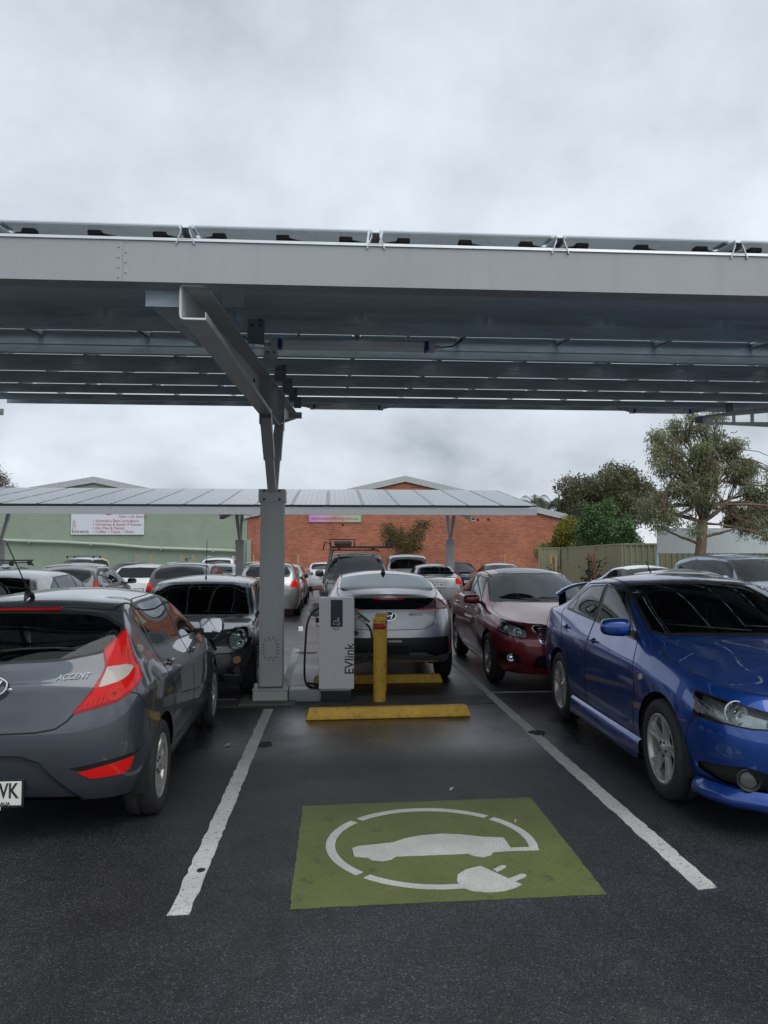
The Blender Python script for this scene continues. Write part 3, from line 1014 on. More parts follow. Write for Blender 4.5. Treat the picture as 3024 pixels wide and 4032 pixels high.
# ------------------------------------------------------------------ the grey hatchback (seen from behind)
def oval_logo(mb, sh, cx, cz, rx, rz, proj, mi=0, slant=.25):
    outer = circ(cx, cz, rx, 28, ry=rz)
    sh.ribbon(mb, outer, proj, .008, mi, .012, 1, closed=True, step=.02)
    # slanted double stroke joined by a bar, inside the ring
    for sx in (-.42, .42):
        sh.ribbon(mb, [(cx + rx * (sx - .16), cz - rz * .62), (cx + rx * (sx + .16), cz + rz * .62)], proj, .011, mi, .012, 1, step=.02)
    sh.ribbon(mb, [(cx - rx * .45, cz - rz * .14), (cx + rx * .45, cz + rz * .14)], proj, .009, mi, .012, 1, step=.02)

def grey_hatch(loc, rz):
    yr = -2.0575
    S = make_spec(4.115, 1.70, 1.45, 2.57, .72, .305, .205, cowl=(1.10, 1.02), wst=(.30, 1.385), peak=(-.30, 1.45), rr=(yr + .42, 1.405),
                  rgb=(yr + .14, 1.11), tail=(yr + .065, 1.02), nose=(1.95, .70), belt=(1.06, .95), hood_edge=.76, tail_edge=.94, kind='hatch', zb=.22, tw=.71, rw=.635, kc=.86)
    S['crease'] += [(4, 2, 9, .45), (8, 3, 8, .35)]
    S['rail'][2] = (.82, yr + .21, 1.21); S['rail'][3] = (.735, yr + .42, 1.36); S['rail'][4] = (.665, yr + .85, 1.39)
    S['tweak'] = {(0, 3): (0, -.02, .0), (1, 3): (0, -.02, 0), (0, 5): (0, -.02, 0), (1, 5): (0, -.02, 0), (2, 5): (0, -.015, 0)}
    sh = Shell(S, 4)
    doorF = round_poly([(.92, .32), (.95, .62), (.86, .92), (.70, 1.05), (.28, 1.368), (-.13, 1.388), (-.16, 1.0), (-.16, .34)], .03)
    doorR = round_poly([(-.172, .34), (-.172, 1.0), (-.145, 1.388), (-1.00, 1.384), (-1.33, 1.36), (-1.24, 1.05), (-1.02, .72), (-.97, .36)], .03)
    winF = round_poly([(.66, .985), (.28, 1.315), (-.07, 1.345), (-.09, 1.025)], [.02, .05, .03, .02])
    winR = round_poly([(-.20, 1.04), (-.18, 1.352), (-.90, 1.350), (-1.285, 1.335), (-1.175, 1.095), (-1.05, 1.07)], [.02, .03, .06, .04, .03, .03])
    winQ = round_poly([(-1.235, 1.13), (-1.335, 1.335), (-1.43, 1.325), (-1.50, 1.295)], .02)
    dlo = round_poly([(.76, .965), (.28, 1.342), (-.10, 1.375), (-1.30, 1.366), (-1.47, 1.345), (-1.555, 1.295), (-1.25, 1.085), (-1.05, 1.05), (-.1, 1.01)], [.02, .05, .05, .08, .04, .02, .05, .05, .05])
    ws = [(0, 1.06), (.45, 1.055), (.62, 1.05), (.52, 1.35), (0, 1.375)]
    std_cut(sh, S, dlo, [('winF', winF), ('winR', winR), ('winQ', winQ)], [('doorF', doorF), ('doorR', doorR)], ws=ws)
    tail = round_poly([(.700, 1.285), (.730, 1.20), (.772, 1.06), (.780, .97), (.755, .900), (.68, .838), (.45, .785), (.563, .932), (.606, 1.041), (.582, 1.132), (.639, 1.195)], [.01, .02, .02, .03, .03, .03, .01, .05, .03, .02, .04])
    sh.cut('tail', tail, 'rear')
    rg = round_poly([(0, 1.082), (.35, 1.092), (.578, 1.132), (.637, 1.20), (.66, 1.255), (.55, 1.315), (.40, 1.335), (0, 1.345)], [.0, .05, .03, .02, .05, .08, .05, 0])
    sh.cut('rgband', grow(rg, .016), 'rear')
    sh.cut('rear_glass', rg, 'rear', keep=True, box=[(-9, 9), (-9, -1.2), (-9, 9)])
    low = round_poly([(0, .555), (.17, .55), (.27, .51), (.36, .40), (.487, .27), (.487, .20), (0, .20)], [0, .05, .05, .05, .03, 0, 0])
    sh.cut('bumper_low', low, 'rear')
    sh.finish()
    P = paint('dark_grey', (.050, .060, .074), metal=.5, rough=.36, flake=.4, dust=.3)
    root = empty('parked_car', loc, rz, 'dark grey hatchback with red tail lamps and whip aerial in the left foreground', 'car', 'parked cars')
    sh.part('body', 'body', P, root)
    bl = sh.part('bumper_low', 'bumper_insert', P, root, push=-.018)
    m = MB(); arch_liner(m, sh, S['R']); m.build('wheel_arch_liner', [M_BLK], root)
    sh.part('wsband', 'windscreen_frame', M_TRIM, root); sh.part('windscreen', 'windscreen', M_WIN, root)
    sh.part('rgband', 'rear_window_frame', M_TRIM, root); sh.part('rear_glass', 'rear_window', glass('rear', (.28, .32, .32), smear=.02), root)
    sh.part('trim', 'window_frame', M_TRIM, root, merge=False)
    sh.part('winQ', 'quarter_window', M_SIDE, root, merge=False)
    for tagn, win, hy, hz in (('doorF', 'winF', -.01, .90), ('doorR', 'winR', -.98, .935)):
        ds = sh.part(tagn, 'door', P, root, merge=False)
        wn = sh.part(win, 'door_window', glass('tint_side', (.34, .38, .37), smear=.02), root, merge=False)
        for sg, d, w in zip((1, -1), ds, wn):
            w.parent = d
            add_handle(sh, d, hy, hz, sg, P)
    m = MB()
    for sg in (1, -1):
        sh.ribbon(m, doorF, 'side', .009, 0, .001, sg, closed=True)
        sh.ribbon(m, doorR, 'side', .009, 0, .001, sg, closed=True)
        sh.ribbon(m, [(0, .683), (.25, .688), (.36, .705), (.42, .745), (.455, .785)], 'rear', .010, 0, .0012, sg)
        sh.ribbon(m, [(.71, 1.29), (.60, 1.345), (.40, 1.37), (0, 1.38)], 'rear', .010, 0, .0012, sg)
        sh.ribbon(m, [(0, .562), (.17, .557), (.275, .517), (.365, .407), (.49, .275)], 'rear', .012, 0, .0012, sg)
        sh.ribbon(m, [(-1.93, .905), (-1.80, .86), (-1.70, .72), (-1.66, .60)], 'side', .007, 0, .001, sg)
        sh.ribbon(m, [(.575, -1.62), (.60, -1.2), (.60, -.5), (.57, .25)], 'top', .014, 0, .0015, sg)
        sh.ribbon(m, [(-.90, .385), (-.2, .38), (.88, .375)], 'side', .010, 0, .001, sg)
    m.build('panel_gap', [M_SEAM], root)
    # tail lamps
    for sg, tl in zip((1, -1), sh.part('tail', 'tail_light', M_RED, root, merge=False, push=.004)):
        m = MB(); sh.ribbon(m, tail, 'rear', .012, 0, .005, sg, closed=True, step=.02); m.build('lamp_seal', [M_DRED], tl)
        m = MB()
        wp = round_poly([(.607, 1.037), (.70, 1.042), (.728, 1.02), (.715, .975), (.68, .95), (.578, .925)], [.01, .03, .03, .03, .02, .01])
        sh.decal(m, wp, 'rear', .008, 0, sg, grid=.03)
        m.build('reversing_lens', [lens('prism', (.55, .50, .45))], tl)
        m = MB()
        for (x, z, r) in ((.715, 1.125, .040), (.66, .885, .034)):
            for rr_ in (1.0, .72, .44):
                sh.ribbon(m, circ(x, z, r * rr_, 20), 'rear', .006, 0, .007, sg, closed=True, step=.01)
            sh.decal(m, circ(x, z, r * .3, 10), 'rear', .008, 1, sg, rim=False)
        m.build('lamp_ring', [lens('bright_red', (.75, .05, .03)), M_DRED], tl)
        m = MB()
        for q in range(6):
            x0 = .49 + q * .026; sh.ribbon(m, [(x0, .803 + q * .004), (x0 + .018, .835 + q * .012)], 'rear', .005, 0, .006, sg, step=.01)
        sh.ribbon(m, [(.48, .797), (.69, .852), (.765, .915), (.785, .98)], 'rear', .010, 0, .0065, sg)
        m.build('lens_rib', [M_DRED], tl)
    # reflectors in a dark slot
    for sg in (1, -1):
        m = MB(); sh.decal(m, round_poly([(.43, .475), (.70, .515), (.79, .535), (.77, .505), (.50, .455)], .01), 'rear', .002, 0, sg); m.build('bumper_slot', [M_SEAM], root)
        m = MB(); sh.decal(m, round_poly([(.479, .452), (.759, .501), (.735, .425), (.69, .41), (.55, .408)], .012), 'rear', .008, 0, sg, grid=.04); m.build('reflector', [M_RED], root)
    # high brake lamp in the spoiler lip
    m = MB(); sh.decal(m, round_poly([(-.26, 1.354), (-.26, 1.368), (.26, 1.368), (.26, 1.354)], .008), 'rear', .008, 0, 1, grid=.05)
    m.build('brake_light', [lens('deep_red', (.36, .010, .012))], root)
    # badge work
    h, n = sh.hit(0.0, .945, 'rear')
    m = MB(); oval_logo(m, sh, 0, .948, .083, .050, 'rear'); sh.decal(m, circ(0, .93, .10, 24, ry=.07), 'rear', .001, 1, 1, rim=False); m.build('badge', [M_CHR, M_TRIM], root)
    h, n = sh.hit(.43, .99, 'rear')
    M = basis(h + n * .011, (1, .14, .06), (0, .14, 1))
    text_obj('badge', 'ACCENT', .045, M_CHR, M, root, depth=.002, shear=.45, bold=-.0004, sx=1.02)
    m = MB(); m.lathe([(.013, -.004), (.013, .004), (.009, .005), (.0, .005)], 16, 0, Matrix.Translation(sh.hit(.10, .928, 'rear')[0]) @ Matrix.Rotation(-PI / 2, 4, 'Z')); m.build('lock_barrel', [M_CHR], root)
    h, n = sh.hit(-.04, .345, 'rear')
    add_plate(root, (.005, h.y - .012, .345), -1, '       WK', w=.345, h=.135, small='SOUTH AUSTRALIA')
    M = basis((.005, h.y - .024, .262), (1, 0, 0), (0, 0, 1))
    me = text_obj('plate_text', '          HEM', .026, M_PLW, M, root, depth=.0006, bold=.001)
    # rear wiper
    m = MB()
    pts = [sh.hit(x, z, 'rear') for x, z in ((-.02, 1.10), (.0, 1.125), (.12, 1.14), (.30, 1.145), (.42, 1.142))]
    m.tube([p + q * .02 for p, q in pts[:2]], [.018, .014], 8); m.tube([p + q * .016 for p, q in pts[1:]], [.012, .009, .007, .005], 6)
    m.build('rear_wiper', [M_TRIM], root)
    # aerial
    m = MB()
    h, n = sh.hit(0, -1.48, 'top')
    m.tube([h + Vector((0, .10, -.005)), h + Vector((0, .03, .03)), h + Vector((0, -.03, .04)), h + Vector((0, -.08, -.005))], [.005, .022, .022, .005], 8)
    a = h + Vector((0, -.01, .05)); b = a + Vector((-.04, -.28, .32))
    m.tube([a, a + (b - a) * .15, a + (b - a) * .16, b], [.012, .007, .0032, .0028], 8)
    for i in range(26):
        c = a + (b - a) * (.17 + .8 * i / 26)
        m.tube([c, c + (b - a) * .012], [.0045, .0045], 6)
    m.build('aerial', [M_TRIM], root)
    for sg in (1, -1):
        m = MB(); sh.decal(m, round_poly([(1.18, .74), (1.20, .76), (1.26, .75), (1.25, .73)], .01), 'side', .005, 0, sg, grid=.03); m.build('side_repeater', [M_AMB], root)
    add_mirror(root, sh, .72, 1.04, P, size=(.225, .15, .155), out=.05)
    add_wheels(root, sh, S, 'cap', 6)
    add_interior(root, S, sh)
    for sg in (1, -1):
        m = MB(); sh.decal(m, round_poly([(.60, .70), (.80, .78), (.82, .70), (.62, .60)], .02), 'front', .004, 0, sg); m.build('headlight', [M_CLR], root)
    return root

# ------------------------------------------------------------------ the silver fastback on charge (seen from behind)
def silver_fastback(loc, rz):
    yr = -2.235
    S = make_spec(4.47, 1.82, 1.45, 2.70, .89, .315, .21, cowl=(1.20, 1.00), wst=(.35, 1.38), peak=(-.30, 1.45), rr=(yr + 1.30, 1.405),
                  rgb=(yr + .52, 1.265), tail=(yr + .10, 1.175), nose=(2.12, .68), belt=(1.04, .93), hood_edge=.76, tail_edge=1.10, zb=.25, tw=.72, rw=.69)
    S['ro'] = [.16, .03, 0, .05, .10]
    S['rail'][3] = (.745, yr + .55, 1.215); S['rail'][4] = (.71, yr + 1.25, 1.335)
    S['plan'][3] = (.955, yr + .38); S['plan'][2] = (.885, yr + .13)
    S['crease'] += [(5, 0, 3, .75), (4, 4, 9, .35), (8, 3, 8, .3)]
    sh = Shell(S, 4)
    winF = round_poly([(.72, .97), (.30, 1.30), (-.08, 1.35), (-.10, 1.01)], [.02, .05, .03, .02])
    winR = round_poly([(-.18, 1.015), (-.16, 1.35), (-.62, 1.325), (-1.10, 1.19), (-1.20, 1.10)], [.02, .03, .06, .04, .03])
    dlo = round_poly([(.80, .95), (.30, 1.325), (-.12, 1.372), (-.64, 1.345), (-1.18, 1.205), (-1.34, 1.11), (-.1, .985)], [.02, .05, .05, .08, .05, .02, .05])
    std_cut(sh, S, dlo, [('winF', winF), ('winR', winR)], [], ws=[(0, 1.04), (.62, 1.03), (.52, 1.34), (0, 1.37)])
    top = round_poly([(0, yr + .36), (.50, yr + .375), (.60, yr + .42), (.635, yr + .62), (.60, yr + 1.22), (0, yr + 1.30)], [0, .05, .05, .2, .03, 0])
    sh.cut('top_glass', top, 'top')
    lamp = round_poly([(.600, 1.142), (.66, 1.115), (.775, 1.015), (.775, .985), (.60, .985), (.345, .980), (.47, 1.02), (.565, 1.075)], [.01, .02, .02, .02, .02, .02, .05, .03])
    sh.cut('lamp', lamp, 'rear')
    sh.cut('blackpanel', [(0, 1.135), (.598, 1.128), (.56, 1.075), (.47, 1.02), (.36, .985), (0, .985)], 'rear')
    sh.cut('insert', round_poly([(0, .63), (.55, .632), (.76, .64), (.785, .60), (.79, .41), (.60, .385), (.50, .425), (.47, .44), (0, .44)], [0, 0, .04, .03, .04, .03, .03, .02, 0]), 'rear')
    sh.finish()
    P = paint('silver', (.40, .40, .405), metal=.75, rough=.34, flake=.25, dust=.4)
    root = empty('parked_car', loc, rz, 'silver fastback electric car on charge, seen from behind beyond the charging pedestal and bollard', 'car', 'parked cars')
    sh.part('body', 'body', P, root)
    m = MB(); arch_liner(m, sh, S['R']); m.build('wheel_arch_liner', [M_BLK], root)
    sh.part('wsband', 'windscreen_frame', M_TRIM, root); sh.part('windscreen', 'windscreen', M_WIN, root)
    sh.part('top_glass', 'rear_window', glass('rear_top', (.20, .22, .22), smear=.12), root)
    sh.part('blackpanel', 'rear_panel_window', glass('black_panel', (.015, .018, .02), smear=.01), root)
    ins = sh.part('insert', 'bumper_insert', M_TRIM, root, push=-.012)
    sh.part('trim', 'window_frame', M_TRIM, root, merge=False)
    sh.part('winF', 'door_window', M_SIDE, root, merge=False); sh.part('winR', 'door_window', M_SIDE, root, merge=False)
    for sg, tl in zip((1, -1), sh.part('lamp', 'tail_light', M_DRED, root, merge=False, push=.003)):
        m = MB()
        sh.decal(m, round_poly([(.535, 1.06), (.597, 1.125), (.60, 1.0), (.44, .998)], .012), 'rear', .006, 0, sg, grid=.03)
        m.build('inner_lens', [M_SMK], tl)
        m = MB()
        sh.decal(m, round_poly([(.615, 1.115), (.66, 1.09), (.745, 1.015), (.74, 1.00), (.618, 1.0)], .01), 'rear', .006, 0, sg, grid=.03)
        m.build('reversing_lens', [lens('prism', (.55, .50, .45))], tl)
        m = MB()
        sh.ribbon(m, [(.36, .985), (.60, .992), (.772, .995)], 'rear', .016, 0, .007, sg); sh.ribbon(m, [(.605, 1.14), (.66, 1.115), (.77, 1.02)], 'rear', .014, 0, .007, sg)
        m.build('lamp_strip', [lens('bright_red', (.75, .05, .03))], tl)
    m = MB(); sh.decal(m, round_poly([(-.20, 1.112), (-.20, 1.130), (.20, 1.130), (.20, 1.112)], .006), 'rear', .006, 0, 1); m.build('brake_light', [M_RED], root)
    m = MB()
    for sg in (1, -1):
        sh.ribbon(m, [(.635, 1.16), (.66, 1.10)], 'rear', .008, 0, .001, sg)
        sh.ribbon(m, [(.605, .985), (.60, .88), (.565, .79), (.50, .752), (.40, .735), (0, .728)], 'rear', .008, 0, .001, sg)
        sh.ribbon(m, [(0, yr + 1.31), (.60, yr + 1.23), (.66, yr + .9), (.665, yr + .45), (.64, yr + .30)], 'top', .010, 0, .001, sg)
        sh.ribbon(m, [(.60, yr + 1.25), (.60, -.4), (.56, .2)], 'top', .014, 0, .001, sg)
        for yy in (-.14,): sh.ribbon(m, [(yy, .35), (yy, 1.0)], 'side', .008, 0, .001, sg)
    m.build('panel_gap', [M_SEAM], root)
    # silver sill under the insert with a groove, darker moulding inside
    m = MB()
    for sg in (1, -1):
        sh.ribbon(m, [(0, .405), (.46, .405), (.53, .37), (.62, .36)], 'rear', .028, 0, .010, sg)
    m.build('bumper_trim', [simple('satin_silver', (.42, .42, .43), .3, metal=.8)], root)
    m = MB()
    for sg in (1, -1): sh.ribbon(m, [(0, .545), (.25, .545), (.33, .52), (.42, .45)], 'rear', .010, 0, .004, sg)
    m.build('insert_moulding', [simple('grey_plastic', (.05, .05, .052), .5)], ins[0])
    for sg in (1, -1):
        m = MB(); sh.decal(m, round_poly([(.765, .60), (.785, .60), (.80, .43), (.78, .43)], .006), 'rear', .006, 0, sg, grid=.04); m.build('reflector', [lens('pink_red', (.42, .02, .05))], root)
    m = MB(); oval_logo(m, sh, 0, .905, .088, .055, 'rear'); sh.decal(m, circ(0, .905, .084, 24, ry=.051), 'rear', .004, 1, 1, rim=False); m.build('badge', [M_CHR, simple('badge_dark', (.03, .035, .045), .2)], root)
    h, n = sh.hit(.345, .925, 'rear'); text_obj('badge', 'electric', .062, M_TRIM, basis(h + n * .003, (1, .12, 0), (0, 0, 1)), root, depth=.002)
    h, n = sh.hit(.0, .815, 'rear')
    for ch, x in (('I', -.18), ('O', -.09), ('N', -.0), ('I', .075), ('Q', .15)):
        text_obj('badge', ch, .055, M_CHR, basis(h + n * .004 + Vector((x, abs(x) * .05, 0)), (1, 0, 0), (0, 0, 1)), root, depth=.002)
    h, n = sh.hit(.10, .47, 'rear'); add_plate(root, (.10, h.y - .015, .475), -1, None, w=.30, h=.115, bg=M_SEAM)
    m = MB(); m.bbox(-.02, .16, h.y - .03, h.y + .01, .575, .60, .006); m.build('plate_lamp', [M_PLW], root)
    # shark fin
    m = MB(); h, n = sh.hit(0, yr + 1.42, 'top')
    m.add([h + Vector(p) for p in ((-.035, -.09, -.004), (.035, -.09, -.004), (.022, .13, -.004), (-.022, .13, -.004), (-.006, -.085, .062), (.006, -.085, .062))],
          [(0, 1, 5, 4), (1, 2, 5), (3, 0, 4), (2, 3, 4, 5)], 0, False)
    m.build('aerial_fin', [simple('fin_black', (.02, .024, .03), .25)], root)
    # charge flap standing open on the left rear wing
    m = MB(); h, n = sh.hit(yr + .55, .95, 'side', -1)
    M = Matrix.Translation(h + Vector((-.10, .02, .0))) @ Matrix.Rotation(.5, 4, 'Z')
    m.lathe([(.0, .006), (.085, .004), (.095, -.004), (.085, -.008), (0, -.008)], 24, 0, M @ Matrix.Rotation(PI / 2, 4, 'Z'))
    m.build('charge_flap', [P, M_TRIM], root)
    add_mirror(root, sh, .78, 1.03, M_TRIM, size=(.25, .15, .15), out=.05)
    add_wheels(root, sh, S, 'five', 5)
    add_interior(root, S, sh)
    for sg in (1, -1):
        m = MB(); sh.decal(m, round_poly([(.60, .70), (.80, .78), (.82, .70), (.62, .60)], .02), 'front', .004, 0, sg); m.build('headlight', [M_CLR], root)
    return root

# ------------------------------------------------------------------ the dark red sedan (facing)
def red_sedan(loc, rz):
    S = make_spec(4.60, 1.79, 1.477, 2.685, .965, .325, .215, cowl=(1.05, 1.03), wst=(.15, 1.40), peak=(-.40, 1.477), rr=(-1.15, 1.40),
                  rgb=(-1.78, 1.12), tail=(-2.20, 1.09), nose=(2.16, .80), belt=(1.0, .95), hood_edge=.83, tail_edge=1.0, zb=.20, tw=.69, rw=.695)
    S['crease'] += [(5, 8, 12, .4), (4, 3, 12, .4), (8, 4, 8, .35)]
    sh = Shell(S, 4)
    doorF = round_poly([(.80, .30), (.84, .62), (.74, .93), (.60, 1.05), (.05, 1.36), (-.32, 1.39), (-.36, .97), (-.36, .33)], .03)
    doorR = round_poly([(-.372, .33), (-.372, .97), (-.335, 1.39), (-.86, 1.36), (-1.28, 1.16), (-1.40, 1.02), (-1.18, .80), (-.92, .62), (-.84, .34)], .03)
    winF = round_poly([(.58, 1.00), (.09, 1.32), (-.26, 1.355), (-.275, 1.03)], [.02, .05, .03, .02])
    winR = round_poly([(-.395, 1.035), (-.375, 1.355), (-.80, 1.325), (-1.15, 1.19), (-1.18, 1.07)], [.02, .03, .06, .03, .02])
    dlo = round_poly([(.68, .965), (.12, 1.338), (-.30, 1.375), (-.82, 1.343), (-1.18, 1.21), (-1.32, 1.085), (-1.30, 1.05), (-.3, 1.005)], [.02, .05, .05, .08, .05, .03, .02, .05])
    ws = [(0, 1.05), (.40, 1.045), (.66, 1.035), (.70, 1.05), (.585, 1.355), (.545, 1.375), (.3, 1.385), (0, 1.39)]
    std_cut(sh, S, dlo, [('winF', winF), ('winR', winR)], [('doorF', doorF), ('doorR', doorR)], ws=ws)
    sh.cut('rear_glass', [(0, 1.13), (.55, 1.12), (.47, 1.35), (0, 1.375)], 'rear')
    head = round_poly([(.865, .915), (.78, .86), (.55, .785), (.53, .72), (.55, .65), (.74, .675), (.86, .725), (.885, .82)], [.01, .03, .02, .02, .02, .05, .04, .03])
    sh.cut('head', head, 'front')
    sh.cut('grille', round_poly([(0, .81), (.44, .80), (.465, .77), (.37, .60), (0, .58)], [0, .03, .03, .03, 0]), 'front')
    sh.cut('fogbay', round_poly([(.62, .33), (.60, .38), (.66, .45), (.80, .465), (.83, .43), (.80, .35)], .02), 'front')
    sh.cut('intake', round_poly([(0, .46), (.42, .44), (.48, .30), (0, .27)], .02), 'front')
    sh.finish()
    P = paint('maroon', (.19, .008, .022), metal=.4, rough=.35, flake=.5, dust=.2)
    root = empty('parked_car', loc, rz, 'dark red sedan facing the camera behind the blue sedan, right of the silver fastback', 'car', 'parked cars')
    sh.part('body', 'body', P, root)
    m = MB(); arch_liner(m, sh, S['R']); m.build('wheel_arch_liner', [M_BLK], root)
    sh.part('wsband', 'windscreen_frame', M_TRIM, root); sh.part('windscreen', 'windscreen', M_WIN, root); sh.part('rear_glass', 'rear_window', M_WIN, root)
    sh.part('trim', 'window_frame', M_TRIM, root, merge=False)
    for tagn, win, hy, hz in (('doorF', 'winF', -.20, .87), ('doorR', 'winR', -1.10, .91)):
        ds = sh.part(tagn, 'door', P, root, merge=False)
        wn = sh.part(win, 'door_window', M_PRIV, root, merge=False)
        for sg, d, w in zip((1, -1), ds, wn):
            w.parent = d; add_handle(sh, d, hy, hz, sg, M_CHR)
    m = MB()
    for sg in (1, -1):
        sh.ribbon(m, doorF, 'side', .009, 0, .001, sg, closed=True); sh.ribbon(m, doorR, 'side', .009, 0, .001, sg, closed=True)
        sh.ribbon(m, [(0, 2.17), (.3, 2.15), (.5, 2.09), (.66, 1.9), (.74, 1.6), (.76, 1.2), (.73, .98)], 'top', .008, 0, .001, sg)
        sh.ribbon(m, [(.55, .1), (.565, -.4), (.55, -1.0)], 'top', .014, 0, .001, sg)
    m.build('panel_gap', [M_SEAM], root)
    for sg, cov in zip((1, -1), sh.part('head', 'headlight', M_GLS, root, merge=False, push=.002)):
        sh.part('head', 'lamp_housing', M_LAMP, cov, sides=(sg,), push=-.07)
        m = MB()
        for (x, z, r) in ((.765, .775, .058), (.635, .725, .05)):
            h, n = sh.hit(sg * x, z, 'front', sg); c = Vector((sg * x, h.y - .03, z)); lamp_bowl(m, c, r, .05, 1, 0, 18)
        m.build('reflector', [M_CHR], cov)
        m = MB(); sh.decal(m, [(.84, .76), (.87, .75), (.872, .84), (.85, .86)], 'front', -.01, 0, sg, grid=.03); m.build('indicator', [lens('pale_amber', (.55, .30, .15))], cov)
        m = MB(); sh.ribbon(m, head, 'front', .012, 0, .003, sg, closed=True, step=.02); m.build('lamp_seal', [M_SEAM], cov)
    gr = sh.part('grille', 'grille', M_BLK, root, push=-.02)
    m = MB()
    for sg in (1, -1):
        sh.ribbon(m, [(0, .705), (.42, .70)], 'front', .05, 1, .004, sg)
        for z in (.63, .66, .75, .78): sh.ribbon(m, [(0, z), (.40, z)], 'front', .010, 0, -.006, sg)
        sh.ribbon(m, [(0, .815), (.44, .805), (.47, .77), (.375, .60), (0, .575)], 'front', .018, 0, .006, sg, step=.02)
    m.build('grille_bar', [M_CHR, P], gr[0])
    sh.part('intake', 'intake', M_BLK, root, push=-.02)
    for sg, fb in zip((1, -1), sh.part('fogbay', 'fog_light', M_TRIM, root, merge=False, push=-.008)):
        h, n = sh.hit(sg * .715, .40, 'front', sg); m = MB()
        M = Matrix.Translation((sg * .715, h.y, .40)) @ Matrix.Rotation(PI / 2 - sg * .25, 4, 'Z')
        m.lathe([(.052, -.02), (.05, .012), (.042, .012), (.038, .0), (.02, .006), (0, .008)], 20, 0, M); m.build('fog_lens', [M_CHR], fb)
    m = MB()
    for x0, x1 in ((-.50, .05), (.05, .58)):
        pts = [sh.hit(lerp(x0, x1, t), 1.06 + .02 * t, 'front') for t in (0, .25, .5, .75, 1)]
        m.tube([p + q * .012 for p, q in pts if p is not None], .006, 6)
    m.build('wiper', [M_TRIM], root)
    m = MB()
    sh.decal(m, rrect(-.42, .42, -.55, .05, .06), 'top', .0015, 0, 1, grid=.1, rim=False)
    m.build('sunroof', [glass('sunroof', (.04, .035, .04))], root)
    for sg in (1, -1):
        m = MB(); sh.decal(m, round_poly([(-1.98, .80), (-1.98, .93), (-2.13, .93), (-2.15, .80)], .02), 'side', .004, 0, sg); m.build('tail_light', [M_RED], root)
    add_mirror(root, sh, .60, 1.05, P, size=(.235, .15, .155), out=.045)
    add_wheels(root, sh, S, 'five', 5)
    add_interior(root, S, sh)
    return root

